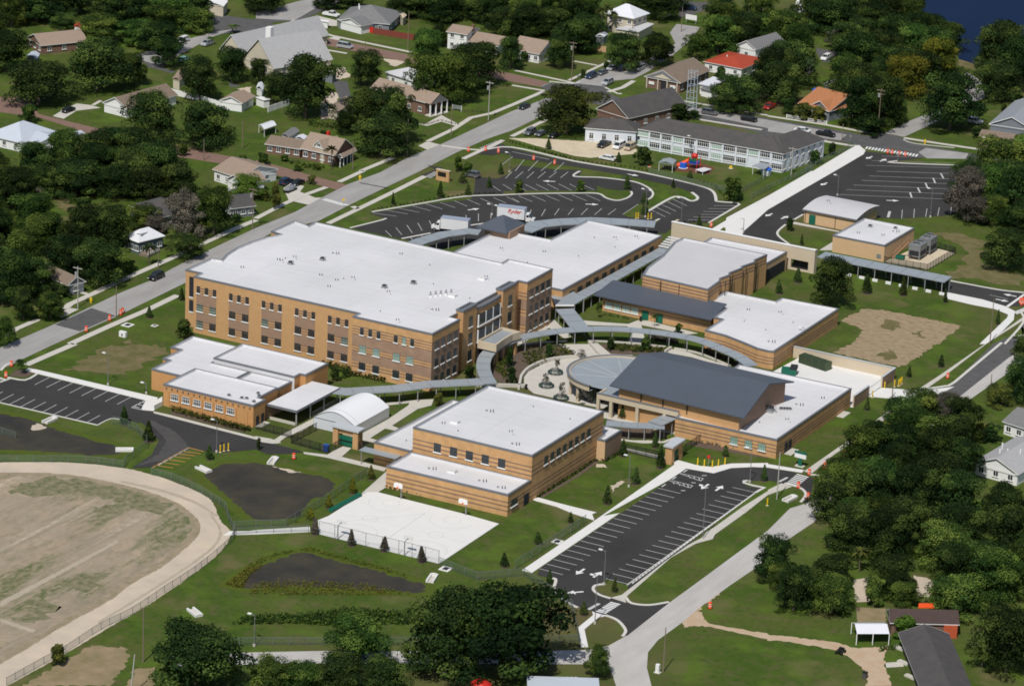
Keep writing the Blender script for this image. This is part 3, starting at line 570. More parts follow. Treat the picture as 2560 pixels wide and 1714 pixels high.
def flat_block(root, pts, h, wall_m, cop=M_coping, roof=M_memb, z0=0, drop=.45, cw=.36, mf=None, ch=.36, names=('wall', 'roof', 'parapet')):
    """walls, a membrane roof and a metal-capped parapet"""
    p = ccw([tuple(q[:2]) for q in pts]); b = MB(); b.sides(p, z0, h - .02, wall_m, mf); b.obj(names[0], wall_m, root)
    i = offset(p, cw); b = MB(); b.poly(i, h - drop); b.obj(names[1], roof, root)
    o = offset(p, -.07); b = MB(); n = len(p)
    for k in range(n):
        j = (k + 1) % n
        b.face([(*o[k], h), (*o[j], h), (*i[j], h), (*i[k], h)]); b.face([(*o[k], h - ch), (*o[j], h - ch), (*o[j], h), (*o[k], h)])
    b.obj(names[2], cop, root)
    b = MB()
    for k in range(n):
        j = (k + 1) % n; b.face([(*i[j], h - drop), (*i[k], h - drop), (*i[k], h - .01), (*i[j], h - .01)])
    b.obj('parapet_lining', M_memb, root)
def roof_vents(root, spots, z):
    b = MB()
    for x, y in spots:
        k = int(abs(x * 7 + y * 3)) % 4
        for dx, dy in ((0, 0), (.5, .3))[:1 + (k > 0)]:
            b.cyl((x + dx, y + dy), .09, z, z + (.35, .5, .65, .4)[k], 6, M_dark)
        if k == 2: b.box(x - 1.2, x - .8, y - .2, y + .2, z, z + .3, M_steel)
        if k == 3: b.cyl((x + 1.5, y - 1.), .16, z, z + .12, 8, M_steel)
    b.obj('roof_vents', None, root)
def fan_unit(root, x, y, z, s=1.):
    b = MB(); b.box(x - .5 * s, x + .5 * s, y - .5 * s, y + .5 * s, z, z + .35 * s, M_steel); b.cyl((x, y), .38 * s, z + .35 * s, z + .6 * s, 10, M_steel, r1=.55 * s); b.cyl((x, y), .55 * s, z + .6 * s, z + .8 * s, 10, M_dark, r1=.3 * s)
    b.tube((x + .8 * s, y, z), (x + .8 * s, y, z + .9 * s), .07, 5, M_steel); b.tube((x + .8 * s, y, z + .9 * s), (x + .3 * s, y, z + .9 * s), .07, 5, M_steel)
    b.obj('roof_fan', None, root)
def hatch(root, x, y, z):
    b = MB(); b.box(x - .9, x + .9, y - .6, y + .6, z, z + .5, M_wwhite); b.box(x - .95, x + .95, y - .65, y + .65, z + .5, z + .58, M_memb); b.obj('roof_hatch', None, root)

# main three-storey classroom block
H = 13.8; YF = 627.2; YR = 624.6; XR = -354.
mb = thing('classroom_block', 'largest tan brick school block, three storeys under a huge white flat roof', 'school building', (-388, 650, 0))
MAIN = [(-424, 630.2), (-419.7, 630.2), (-419.7, YF), (-374.8, YF), (-374.8, YR), (XR, YR), (XR, 637), (-356.5, 637), (-356.5, 669.2), (-354.2, 669.2), (-354.3, 681.9), (-366.5, 682.1), (-366.4, 678.6), (-419.4, 679.8), (-419.2, 676.2), (-424, 677.9), (-424, 667), (-420.9, 666.4), (-422.5, 662), (-423.3, 657), (-423.5, 651), (-422.7, 645.5), (-421.3, 641.2), (-424, 640.8)]
def courses(zs, base=BRN): return [(z, TAN if k % 2 == 0 else base) for k, z in enumerate(zs)]
m_striped = ramp_mat('striped_brick', [(0, TAN), (1.75, DST), (2.05, TAN), (2.45, DST), (2.75, TAN), (3.15, BRN), (5.5, DST), (5.8, TAN), (6.1, DST), (6.4, TAN), (6.7, DST), (7., BRN), (9.5, DST), (9.8, TAN), (10.1, DST), (10.4, TAN), (10.7, DST), (11., TAN), (11.4, DST), (11.65, TAN)], 13.8)
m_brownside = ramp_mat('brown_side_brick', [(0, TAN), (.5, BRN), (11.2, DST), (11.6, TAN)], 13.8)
m_narrow = ramp_mat('striped_pier_brick', [(0, BRN), (1.6, TAN), (2.0, DST), (2.4, TAN), (2.8, DST), (3.2, BRN), (5.4, TAN), (5.8, DST), (6.2, TAN), (6.6, DST), (7., BRN), (9.5, TAN), (9.9, DST), (10.3, TAN), (10.7, DST), (11.1, TAN)], 13.8)
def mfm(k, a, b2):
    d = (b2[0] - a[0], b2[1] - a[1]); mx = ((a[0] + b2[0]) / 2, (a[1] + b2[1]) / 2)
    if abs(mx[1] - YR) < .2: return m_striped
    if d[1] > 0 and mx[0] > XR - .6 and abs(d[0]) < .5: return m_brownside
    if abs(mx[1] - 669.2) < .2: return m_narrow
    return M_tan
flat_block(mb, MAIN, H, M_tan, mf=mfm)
bays = [-416.1, -407.1, -398.1, -389.1, -380.2]
for i, x0 in enumerate(bays):
    b = MB(); zt = 11.1
    for z0, z1, mm in ((3.1, 5.4, M_brn), (7.2, 9.6, M_brn)): b.box(x0 - 2.75, x0 + 2.75, YF - .04, YF + .1, z0, z1, mm)
    for zz in (1.6, 2.2, 2.8, 5.6, 6.2, 6.8, 9.8, 10.4, 11.0): b.box(x0 - 2.75, x0 + 2.75, YF - .03, YF + .1, zz, zz + .28, MATS.get('str') or mat('str', DST, .85, .1, .8))
    b.obj('brick_panel', None, mb)
    for dx in (-2.25, 0, 2.25): window(mb, x0 + dx, YF, 9.9, .95, 1.65, mull=1)
    for dx, z, has_blinds in ((-1.8, 5.5, i in (0, 2)), (1.8, 5.5, i in (0, 4)), (-1.8, 1.4, i == 0), (1.8, 1.4, 0)): window(mb, x0 + dx, YF, z, 1.75, 1.75, mull=3, gm=M_glassG if has_blinds else M_glass)
for x in (-372.3, -370.1, -367.9, -363.4, -361.2, -359.1): window(mb, x, YR, 9.8, .95, 1.65, mull=1, gm=M_glassG if x in (-361.2,) else M_glass)
for x in (-372, -368.4, -363.1, -359.6):
    window(mb, x, YR, 5.5, 1.75, 1.75, mull=3, gm=M_glassG); window(mb, x, YR, 1.4, 1.75, 1.75, mull=3)
for y in (626.8, 629.6, 632.4, 635.2):
    for z in (1.3, 5.4, 9.6): window(mb, XR, y, z, 1.5, 1.9, '+x', 1)
for y in (671.4, 674.2, 677, 679.8):
    for z in (1.3, 5.4, 9.6): window(mb, XR - .25, y, z, 1.5, 1.9, '+x', 1)
part(mb, 'stair_opening', M_dark, lambda b: [b.box(-422.9, -421.7, 630.14, 630.4, z0, z1) for z0, z1 in ((3.6, 6.6), (7.2, 12.3))])
part(mb, 'stair_railing', M_wwhite, lambda b: [b.box(-422.9, -421.7, 630.06, 630.13, z, z + .3) for z in (3.5, 7.1)])
# entrance towers and glazed bay on the right-hand wall
for y0, y1, hh in ((640.3, 646.6, 14.7), (658.9, 665.2, 14.7)):
    e = [(-356.9, y0), (-355., y0), (-355., y1), (-356.9, y1)]
    tw = MB(); tw.sides(e, 0, hh - .3, M_tan); tw.poly(e, hh - .35, M_coping); tw.obj('entrance_tower', None, mb)
    i = offset(e, .4); o = offset(e, -.08); cb = MB()
    for k in range(4):
        j = (k + 1) % 4; cb.face([(*o[k], hh), (*o[j], hh), (*i[j], hh), (*i[k], hh)]); cb.face([(*o[k], hh - .5), (*o[j], hh - .5), (*o[j], hh), (*o[k], hh)]); cb.face([(*i[j], hh - .5), (*i[k], hh - .5), (*i[k], hh - .01), (*i[j], hh - .01)])
    cb.obj('tower_coping', M_coping, mb)
    for z in (1.6, 5.7, 9.8): window(mb, -355., (y0 + y1) / 2 + .4, z, 1.7, 2.5, '+x', 1)
e = [(-358, 646.62), (-355.6, 646.62), (-355.2, 650), (-355.1, 652.8), (-355.2, 656), (-355.6, 658.88), (-358, 658.88)]
b = MB(); b.sides(e, 0, 13.2, M_tan); b.poly(e, 13.2, M_coping); b.strip(e[1:-1], .3, 12.8, 13.4, M_coping); b.obj('entrance_bay', None, mb)
b = MB(); b2 = MB()
for z0, z1 in ((8.9, 11.6), (5.1, 7.9)):
    b.box(-355.4, -354.98, 647.6, 658, z0, z1)
    for y in (647.5, 650.9, 654.3, 657.7): b2.box(-355.3, -354.9, y, y + .28, z0, z1 + .02)
    b2.box(-355.3, -354.8, 647.3, 658.2, z0 - .3, z0)
b.obj('bay_glazing', M_glass, mb); b2.obj('bay_mullions', M_wwhite, mb)
part(mb, 'entrance_opening', M_dark, lambda b: b.box(-355.4, -355.0, 648.2, 657.4, .1, 3.9))
# cream canopy over the entrance
cn = thing('entrance_canopy', 'cream curved entrance canopy on brick piers against the largest school block', 'canopy', (-350, 652, 0))
c5 = [G(*q, 5.5) for q in ((1194, 851), (1241, 861.5), (1262, 846), (1282, 834.5), (1302, 828.4), (1255, 817))]
def cpy(b):
    p = ccw([tuple(q[:2]) for q in c5]); i = offset(p, .35); b.sides(p, 3.7, 5.5); b.sides(i[::-1], 4.9, 5.49)
    for k in range(len(p)): j = (k + 1) % len(p); b.face([(*p[k], 5.5), (*p[j], 5.5), (*i[j], 5.5), (*i[k], 5.5)])
    b.poly(p, 3.72)
part(cn, 'fascia', M_cream, cpy); part(cn, 'canopy_roof', M_metal, lambda b: b.poly(offset(ccw([tuple(q[:2]) for q in c5]), .35), 4.95))
for t in (.12, .38, .63, .9):
    pp = [Vector(q[:2]) for q in c5[1:5]]; k = min(2, int(t * 3)); q = pp[k].lerp(pp[k + 1], t * 3 - k) + Vector((-.8, 0))
    part(cn, 'pier', M_tan, lambda b: b.box(q.x - .5, q.x + .4, q.y - .5, q.y + .5, 0, 3.7))
for s in [(-415, 640), (-410.5, 650), (-402.3, 662), (-391, 640), (-397, 646), (-380, 668), (-378, 645), (-372, 656), (-365, 668), (-362, 640), (-390, 671), (-372, 632), (-366, 629), (-360, 652)]: roof_vents(mb, [s], H - .45)
for x, y in ((-407, 649), (-402.5, 656), (-380, 647), (-376, 653.5)): fan_unit(mb, x, y, H - .45, 1.1)
hatch(mb, -364.5, 666, H - .45); hatch(mb, -364, 651, H - .45)
b = MB()
for k in range(5): b.cyl((-368.5 + k * .75, 648.6 + k * 1.1), .3, H - .45, H + .5, 8, M_steel, r1=.18); b.box(-368 + k * .7, -367.5 + k * .7, 647.4 + k * 1.1, 648 + k * 1.1, H - .45, H - .1, M_wwhite)
b.obj('exhaust_stack', None, mb)
for x, y in ((-411.3, 650), (-392, 645)): roof_vents(mb, [(x, y), (x + 1, y + 2), (x + 2, y + 4)], H - .45)

# library / media block behind
md = thing('media_block', 'tan school block with a big white roof notched beside the hip-roofed slate tower', 'school building', (-370, 715, 0))
flat_block(md, [(-392.6, 691.4), (-356.3, 691.4), (-356.3, 744.9), (-377.9, 745.2), (-377.9, 725.1), (-392.6, 724.6)], 5.5, M_tan)
for k in range(11): window(md, -356.25, 696 + k * 4.3, 2.4, 2.2, 1.6, '+x', 2, sill=False)
roof_vents(md, [(-385, 712), (-384, 700), (-374, 706), (-366, 718), (-370, 734), (-366, 737), (-362, 730), (-368, 702), (-375, 716), (-362, 741)], 5.05)
tw = thing('hip_roof_tower', 'square tower with slate pyramid roof by the parked box trucks', 'tower', (-390, 724, 0))
part(tw, 'wall', M_brn, lambda b: b.box(-394, -386.8, 720.2, 727.8, 4.9, 6.9)); part(tw, 'lower_wall', M_brn, lambda b: b.box(-393.9, -386.9, 725.3, 727.7, 0, 4.9))
def hiproof(b):
    x0, x1, y0, y1, z, zt = -396, -387.2, 720.2 - 1.2, 729.2, 6.9, 9.6; c = (-391.3, 724.6, zt)
    q = [(x0, y0, z), (x1, y0, z), (x1, y1, z), (x0, y1, z)]
    for k in range(4): b.face([q[k], q[(k + 1) % 4], c])
    b.sides([p[:2] for p in q], z - .3, z); b.face(q[::-1])
part(tw, 'roof', M_metalD, hiproof)
# auditorium
au = thing('auditorium', 'tan school block with stair-stepped right wall behind the long slate roof', 'school building', (-335, 725, 0))
ZA = 8.3
m_aud = ramp_mat('auditorium_brick', [(0, TAN), (5.9, DST), (6.3, TAN), (6.7, DST), (7.1, TAN)], 8.3)
m_audf = ramp_mat('auditorium_front_brick', [(0, TAN), (5.3, DST), (5.7, TAN), (6.1, DST), (6.5, TAN), (6.9, DST), (7.3, TAN)], 8.3)
AUD = [(-342.2, 705.8), (-324.2, 705), (-324.7, 712.6), (-325.5, 714.5), (-324.8, 718.3), (-325.5, 719.8), (-324.6, 725.4), (-325.2, 726), (-324.1, 731.2), (-324.8, 732.8), (-324.2, 738.6), (-347.3, 738.4), (-347.6, 734), (-345, 722), (-344, 712)]
flat_block(au, AUD, ZA, M_tan, roof=M_gravelroof, mf=lambda k, a, c: m_audf if k == 0 else m_aud)
part(au, 'downpipe', M_blk, lambda b: [b.box(x - .07, x + .07, y - .07, y + .07, 0, ZA - .5) for x, y in ((-324.1, 714.6), (-324.8, 720.2), (-324.4, 727.2), (-324.3, 733.2))] + [b.box(x - .06, x + .06, 705.2, 705.5, 3.5, ZA - .5) for x in (-337, -332, -327.5)])
ab = thing('stage_block', 'low white-roofed block between the stepped auditorium and the cream wall', 'school building', (-335, 747, 0))
flat_block(ab, [(-346, 739), (-325.4, 739), (-325.2, 753.2), (-346, 752.5)], 5.0, M_tan2)
part(ab, 'side_opening', M_dark, lambda b: b.box(-325.4, -325.1, 741, 752, .3, 3.2))
# slate lean-to wing
lw = thing('slate_roof_wing', 'long low wing under a dark slate monopitch roof with green doors', 'school building', (-335, 700, 0))
m_lw = ramp_mat('wing_brick', [(0, TAN), (1.3, DST), (1.6, TAN), (2.0, DST), (2.3, TAN), (2.8, BRN)], 5)
part(lw, 'wall', m_lw, lambda b: b.sides([(-348.6, 697.8), (-319.6, 697.8), (-319.6, 704.8), (-348.6, 704.8)], 0, 4.1))
part(lw, 'roof', M_metalD, lambda b: (b.face([(-350.2, 696.1, 4.2), (-318.8, 696.1, 4.2), (-319.5, 706, 5.3), (-350.2, 706, 5.3)]), b.face([(-350.2, 696.1, 3.9), (-318.8, 696.1, 3.9), (-318.8, 696.1, 4.2), (-350.2, 696.1, 4.2)]), b.face([(-318.8, 696.1, 3.9), (-319.5, 706, 5.0), (-319.5, 706, 5.3), (-318.8, 696.1, 4.2)]), b.face([(-350.2, 696.1, 3.9), (-350.2, 706, 5.), (-319.5, 706, 5.), (-318.8, 696.1, 3.9)])))
for x in (-346.9, -344.6, -342.2, -339.9): window(lw, x, 697.8, 1.0, 1.9, 1.5, mull=3, gm=M_glassG, fr=M_wwhite)
for x in (-337.0, -333.2): part(lw, 'door', M_green, lambda b: b.box(x - .9, x + .9, 697.7, 697.9, .05, 2.3))
# east wing with curved front
ew = thing('east_wing', 'white-roofed school wing with a curved striped wall beside the straw patch', 'school building', (-308, 700, 0))
HE = 4.5
cur = [G(*q, HE) for q in ((1762.6, 824), (1814, 837.5), (1856, 854), (1893, 869.5), (1922, 876.5), (1935, 877.5))]
m_ew = ramp_mat('wing_striped_brick', [(0, TAN), (1.1, DST), (1.4, TAN), (1.85, DST), (2.15, TAN), (2.6, DST), (2.9, TAN)], 4.5)
m_ewb = ramp_mat('wing_side_brick', [(0, TAN), (1., DST), (1.3, TAN), (1.7, DST), (2.0, TAN), (2.4, DST), (2.7, TAN)], 4.5)
flat_block(ew, [tuple(p[:2]) for p in cur] + [(-296.8, 721), (-311.5, 720.3), (-311.8, 717), (-325, 716.8), (-325, 704.9), (-319.4, 704.9), (-318.8, 697.5), (-316.5, 697.4)], HE, m_ew, mf=lambda k, a, c: m_ewb if c[1] - a[1] > 20 else m_ew)
roof_vents(ew, [(-315, 708), (-308, 711), (-305, 697), (-302, 706), (-300, 690), (-312, 700)], HE - .45)
# cream wall with big opening
cw = thing('cream_wall', 'long cream rendered wall with a dark opening and a wide archway end', 'wall', (-340, 755, 0))
part(cw, 'wall_panel', M_cream, lambda b: (b.box(-358.5, -324.7, 754.8, 755.4, 0, 6.1), b.box(-324.7, -319.9, 754.8, 755.4, 2.8, 6.1), b.box(-319.9, -318.3, 754.8, 756.4, 0, 6.1), b.box(-324.7, -319.9, 754.8, 755.4, 0, .4)))
part(cw, 'coping', M_wwhite, lambda b: b.box(-358.6, -318.2, 754.7, 755.5, 6.1, 6.3)); part(cw, 'back_panel', M_dark, lambda b: b.box(-324.7, -319.9, 756.4, 756.6, .1, 2.8)); part(cw, 'side_return', M_cream, lambda b: b.box(-358.5, -357.9, 755.4, 758, 0, 6.1))
# gymnasium
gy = thing('gymnasium', 'tan striped gymnasium with high white roof and a lower front block by the outdoor court', 'school building', (-318, 590, 0))
m_gy = ramp_mat('gym_brick', [(0, TAN), (5.55, DST), (5.9, TAN), (6.5, DST), (6.85, TAN), (7.45, DST), (7.8, TAN)], 10.3)
m_gys = ramp_mat('gym_side_brick', [(0, TAN), (.9, DST), (1.2, TAN), (2.0, DST), (2.3, TAN), (2.8, DST), (3.1, TAN), (5.55, DST), (5.9, TAN), (6.5, DST), (6.85, TAN), (7.45, DST), (7.8, TAN)], 10.3)
flat_block(gy, [(-332.4, 579.75), (-303.9, 579.75), (-303.9, 611.7), (-332.0, 611.1)], 10.3, m_gy, mf=lambda k, a, c: m_gys if c[1] - a[1] > 20 else m_gy)
m_gl = ramp_mat('gym_low_brick', [(0, TAN), (1., DST), (1.35, TAN), (2., DST), (2.35, TAN), (2.9, DST), (3.25, TAN)], 4.9)
flat_block(gy, [(-332.5, 569.3), (-303.9, 569.9), (-303.9, 579.55), (-332.5, 579.2)], 4.9, m_gl, names=('front_block_wall', 'front_block_roof', 'front_block_parapet'), mf=lambda k, a, c: m_gys if k == 1 else m_gl)
flat_block(gy, [(-341.8, 579.8), (-332.6, 579.6), (-332.3, 611.4), (-341, 611.6)], 4.9, m_gl, names=('side_block_wall', 'side_block_roof', 'side_block_parapet'))
flat_block(gy, [(-303.8, 608.9), (-301.8, 608.9), (-301.8, 616.6), (-306, 616.6), (-306, 611.8), (-303.8, 611.8)], 4.9, M_brn, names=('porch_wall', 'porch_roof', 'porch_parapet'), mf=lambda k, a, c: M_tan2 if k == 0 else M_brn)
for x in (-326.4, -322.5, -318.7, -314.9, -311.0): window(gy, x, 579.75, 6.0, 1.7, 1.9, mull=3)
for k in range(8): window(gy, -303.9, 585.9 + 2.72 * k, 6.4, 1.5, 1.8, '+x', 2)
window(gy, -303.9, 572.6, 1.6, 2.6, 1.5, '+x', 3); part(gy, 'side_door', M_dark, lambda b: b.box(-303.95, -303.8, 576.8, 578.8, 0, 2.5)); part(gy, 'awning', M_metal, lambda b: b.box(-344, -335, 577.3, 579.7, 3.2, 3.35))
part(gy, 'awning_post', M_post, lambda b: [b.box(x, x + .12, 577.5, 577.62, 0, 3.2) for x in (-343.6, -335.6)])
hatch(gy, -327, 588, 9.85); hatch(gy, -320, 575, 4.45); roof_vents(gy, [(-329, 586), (-324, 584), (-324, 598), (-315, 590), (-310, 584), (-308, 604), (-318, 606)], 9.85); roof_vents(gy, [(-324, 574), (-312, 574), (-307, 573)], 4.45); roof_vents(gy, [(-337, 585), (-336, 590), (-339, 600)], 4.45)
# cafeteria
cf = thing('cafeteria_block', 'white-roofed school block around the big slate gable roof, nearest the side street', 'school building', (-284, 650, 0))
m_cf = ramp_mat('cafe_brick', [(0, TAN), (1.3, DST), (1.6, TAN), (2.1, DST), (2.4, TAN), (2.9, DST), (3.2, TAN)], 4.5)
flat_block(cf, [(-296.2, 631.3), (-272, 631.7), (-271.7, 671), (-299.5, 670.6), (-299.5, 654), (-296.2, 654)], 4.5, m_cf, mf=lambda k, a, c: m_ewb if c[1] - a[1] > 20 else m_cf)
for x in (-282, -278.5, -275.3): window(cf, x, 631.5, 1.3, 1.7, 1.5, mull=3, gm=M_glassG, fr=M_green)
part(cf, 'side_door', M_dark, lambda b: [b.box(-271.95, -271.78, y, y + 1.3, 0, 2.3) for y in (636, 638, 664.6)])
for y in (635.5, 663.5): part(cf, 'door_slab', M_conc, lambda b: b.box(-271.7, -270, y, y + 4, 0, .14))
fan_unit(cf, -281, 647.5, 4.05, 1.8)
for k in range(4): fan_unit(cf, -279.6 + .55 * k, 650.3 + .3 * k, 4.05, .7)
roof_vents(cf, [(-277, 655), (-285, 636), (-280, 640), (-276, 645), (-275, 662), (-290, 633.6)], 4.05)
# slate gable hall: ridge along X
m_hall = ramp_mat('hall_brick', [(0, TAN), (7, BRN)], 12)
rg0, rg1 = G(*Z(11, 1165, 85), 11), G(1924, 958, 11); e0, e1 = G(*Z(11, 890, 372), 7.8), G(*Z(11, 2115, 672), 7.8); f1 = G(*Z(12, 238, 340), 9)
f0 = f1 + (rg0 - rg1)
hl = thing('slate_gable_hall', 'big dark slate gable roof hall standing above the cafeteria and round canopy', 'school building', (-295, 645, 0))
def hallroof(b):
    t = Vector((0, 0, -.3))
    for a, c, d, e in ((e0, e1, rg1, rg0), (rg0, rg1, f1, f0)): b.face([a, c, d, e]); b.face([e + t, d + t, c + t, a + t])
    for a, c in ((e0, e1), (e1, rg1), (rg1, f1), (f1, f0), (rg0, e0), (f0, rg0)): b.face([a + t, c + t, c, a])
part(hl, 'roof', M_metalD, hallroof)
ins = 1.2
def hallwall(b):
    A_ = Vector((e0.x + 1.8, e0.y + 1.3, 0)); B_ = Vector((e1.x - ins * 1.4, e1.y + 1.3, 0)); C_ = Vector((f1.x - ins * 1.4, f1.y - .8, 0)); D_ = Vector((f0.x + 2.2, f0.y - .8, 0))
    def up(p, z): return (p.x, p.y, z)
    R1 = (rg1.x - ins * 1.4, rg1.y, rg1.z - .4); R0 = (rg0.x + 2, rg0.y, rg0.z - .4)
    b.face([up(A_, 0), up(B_, 0), up(B_, 7.6), up(A_, 7.6)], M_tan); b.face([up(B_, 0), up(C_, 0), up(C_, 8.6), R1, up(B_, 7.6)], M_brn); b.face([up(C_, 0), up(D_, 0), up(D_, 8.6), up(C_, 8.6)], M_tan); b.face([up(D_, 0), up(A_, 0), up(A_, 7.6), R0, up(D_, 8.6)], M_tan)
part(hl, 'wall', None, hallwall)
part(hl, 'downpipe', M_blk, lambda b: [b.box(x, x + .15, e0.y + 1.0 + (x - e0.x) * (e1.y - e0.y) / (e1.x - e0.x), e0.y + 1.25 + (x - e0.x) * (e1.y - e0.y) / (e1.x - e0.x), 5, 7.6) for x in (-306, -300.5, -294.5)])
# rotunda
rt = thing('round_canopy', 'round metal canopy with cream fascia beside the plaza', 'canopy', (-318, 648, 0))
cx, cy, rr = -318.3, 647.8, 11.9
def ring(r, a0, a1, n): return [(cx + r * math.cos(math.radians(a0 + (a1 - a0) * k / n)), cy + r * math.sin(math.radians(a0 + (a1 - a0) * k / n))) for k in range(n + 1)]
def rotf(b):
    o = ring(rr, 75, 262, 30); i = ring(rr - .7, 75, 262, 30); zt = 5.2
    for k in range(30):
        b.face([(*o[k], 4.0), (*o[k + 1], 4.0), (*o[k + 1], zt), (*o[k], zt)][::-1]); b.face([(*i[k], zt), (*i[k + 1], zt), (*o[k + 1], zt), (*o[k], zt)]); b.face([(*i[k], 4.9), (*i[k + 1], 4.9), (*i[k + 1], zt), (*i[k], zt)])
part(rt, 'fascia', M_cream, rotf); part(rt, 'rim', M_coping, lambda b: b.strip(ring(rr - .1, 75, 262, 30), .7, 5.21, 5.3)); part(rt, 'canopy_roof', M_metal, lambda b: (b.poly(ring(rr - .7, 75, 262, 30) + [(-311, 636.5)], 4.92), b.poly(ring(rr, 75, 262, 30), 4.02)))
part(rt, 'roof_seam', M_copL, lambda b: [b.strip([(cx + 2, cy - 2), (cx + (rr - 1) * math.cos(math.radians(a)), cy + (rr - 1) * math.sin(math.radians(a)))], .1, 4.93, 4.98) for a in (120, 160, 185, 215)])
part(rt, 'glass_wall', M_glass, lambda b: b.sides(ring(rr - 3, 75, 262, 30), .1, 4.0))
for a in (165, 190, 215, 240): part(rt, 'column', M_cream, lambda b: b.cyl((cx + (rr - .8) * math.cos(math.radians(a)), cy + (rr - .8) * math.sin(math.radians(a))), .35, 0, 4.0, 10))
co = thing('colonnade', 'straight cream colonnade with four square columns along the hall', 'colonnade', (-306, 634, 0))
part(co, 'fascia', M_cream, lambda b: (b.box(-316.4, -296.3, 632.9, 633.3, 4, 5.2), b.box(-316.4, -316, 633.3, 637, 4, 5.2))); part(co, 'coping', M_coping, lambda b: b.box(-316.5, -296.3, 632.8, 633.5, 5.2, 5.3)); part(co, 'canopy_roof', M_metal, lambda b: b.box(-316, -296.3, 633.5, 637.5, 4.8, 4.95))
for x in (-316.1, -312.9, -306.4, -299.7): part(co, 'column', M_cream, lambda b: b.box(x - .35, x + .35, 632.95, 633.65, 0, 4))
part(co, 'back_wall', M_dark, lambda b: b.box(-315, -296.3, 637.3, 637.6, 0, 4.5)); part(co, 'kerb', M_conc, lambda b: b.box(-316, -296.3, 632.4, 637, .01, .15))
# front-left low wing (bottom left of the school)
sw = thing('music_wing', 'orange brick low wing with six front windows and projecting roof scuppers by the curved drive', 'school building', (-388, 590, 0))
flat_block(sw, [(-397.7, 582.9), (-374.2, 582.9), (-374.2, 587.6), (-376, 587.6), (-376, 595.4), (-397.6, 595.3)], 5.1, M_orange)
for k in range(6): window(sw, -394.7 + 2.93 * k, 582.88, 1.9, 1.9, 1.35, mull=3, fr=M_wwhite)
part(sw, 'pilaster', M_orange, lambda b: [b.box(-396.2 + 2.93 * k - .12, -396.2 + 2.93 * k + .12, 582.75, 582.92, 0, 3.6) for k in range(8)])
part(sw, 'scupper', M_coping, lambda b: [b.box(-397 + 1.45 * k, -396.7 + 1.45 * k, 582.6, 582.9, 4.3, 4.5) for k in range(16)])
part(sw, 'side_door', M_dark, lambda b: [b.box(-374.25, -374.1, y, y + 1.1, 0, 2.2) for y in (584, 586)]); part(sw, 'door_slab', M_conc, lambda b: b.box(-374.1, -372.7, 583.7, 587.4, 0, .13))
for x, y in ((-382.5, 585.8), (-379.3, 586), (-378.3, 586.4), (-375.9, 585.6), (-378, 590.5), (-376.9, 589.2)): fan_unit(sw, x, y, 4.65, .62)
flat_block(sw, [(-405.7, 589.9), (-397.75, 589.9), (-397.75, 595.4), (-387, 595.5), (-387, 601), (-397, 601), (-397, 613.4), (-410.6, 613.4), (-410.4, 604.3), (-407.6, 604.3), (-407.6, 597), (-405.7, 597)], 4.9, M_orange, names=('rear_wall', 'rear_roof', 'rear_parapet'))
flat_block(sw, [(-397, 601.6), (-375.6, 601.6), (-375.6, 604), (-374.2, 604), (-374.2, 613.4), (-397, 613.4)], 5.9, M_orange, names=('upper_wall', 'upper_roof', 'upper_parapet'), mf=lambda k, a, c: M_orange if k != 0 else M_memb)
flat_block(sw, [(-387, 595.5), (-376.2, 595.5), (-376.2, 601.5), (-387, 601.5)], 4.7, M_orange, names=('link_wall', 'link_roof', 'link_parapet'))
part(sw, 'ramp_wall', M_wwhite, lambda b: b.box(-398, -397.8, 579.5, 582.8, 0, 1.1))
pa = thing('covered_patio', 'flat white patio roof on slim posts beside the orange brick low wing', 'canopy', (-371, 598, 0))
part(pa, 'roof', M_memb, lambda b: b.box(-374.5, -367, 589, 606.8, 3.35, 3.6)); part(pa, 'fascia', M_coping, lambda b: (b.box(-374.6, -366.9, 588.85, 589, 3.1, 3.62), b.box(-367, -366.85, 589, 606.8, 3.1, 3.62)))
for y in (589.3, 595, 600.6, 606.2): part(pa, 'post', M_post, lambda b: b.box(-367.4, -367.15, y, y + .2, 0, 3.3))
part(pa, 'low_wall', M_conc, lambda b: b.box(-374, -367.5, 589.2, 589.4, 0, .6)); part(pa, 'back_wall', M_brn, lambda b: b.box(-374.9, -374.6, 588.8, 606.8, 0, 3.3)); part(pa, 'railing', M_post, lambda b: [b.box(-367.25, -367.2, 596 + .35 * k, 596.04 + .35 * k, .1, 1.1) for k in range(28)] + [b.box(-367.27, -367.18, 596, 606, 1.1, 1.16)])
part(pa, 'red_panel', M_red, lambda b: b.box(-374.55, -374.4, 601.5, 604, 1, 2.4)); part(pa, 'blue_panel', M_blue, lambda b: b.box(-374.55, -374.4, 596, 598, .8, 1.9))
# white tunnel tent
tn = thing('tunnel_tent', 'white curved-roof tunnel tent with fabric sides on the lawn', 'tent', (-358, 597, 0))
TX0, TX1, TY0, TY1, TE, TR = -363.6, -353.2, 590.6, 605.2, 2.5, 4.6
arcp = [(TX0 + (TX1 - TX0) * k / 12, TE + (TR - TE) * math.sin(math.pi * k / 12)) for k in range(13)]
part(tn, 'roof_sheet', M_tarp, lambda b: [b.face([(arcp[k][0], TY0, arcp[k][1]), (arcp[k + 1][0], TY0, arcp[k + 1][1]), (arcp[k + 1][0], TY1, arcp[k + 1][1]), (arcp[k][0], TY1, arcp[k][1])]) for k in range(12)])
part(tn, 'side_wall', mat('tent_side', (.58, .58, .55), .7), lambda b: (b.face([(TX1, TY0, 0), (TX1, TY1, 0), (TX1, TY1, TE), (TX1, TY0, TE)]), b.face([(TX0, TY1, 0), (TX0, TY0, 0), (TX0, TY0, TE), (TX0, TY1, TE)])))
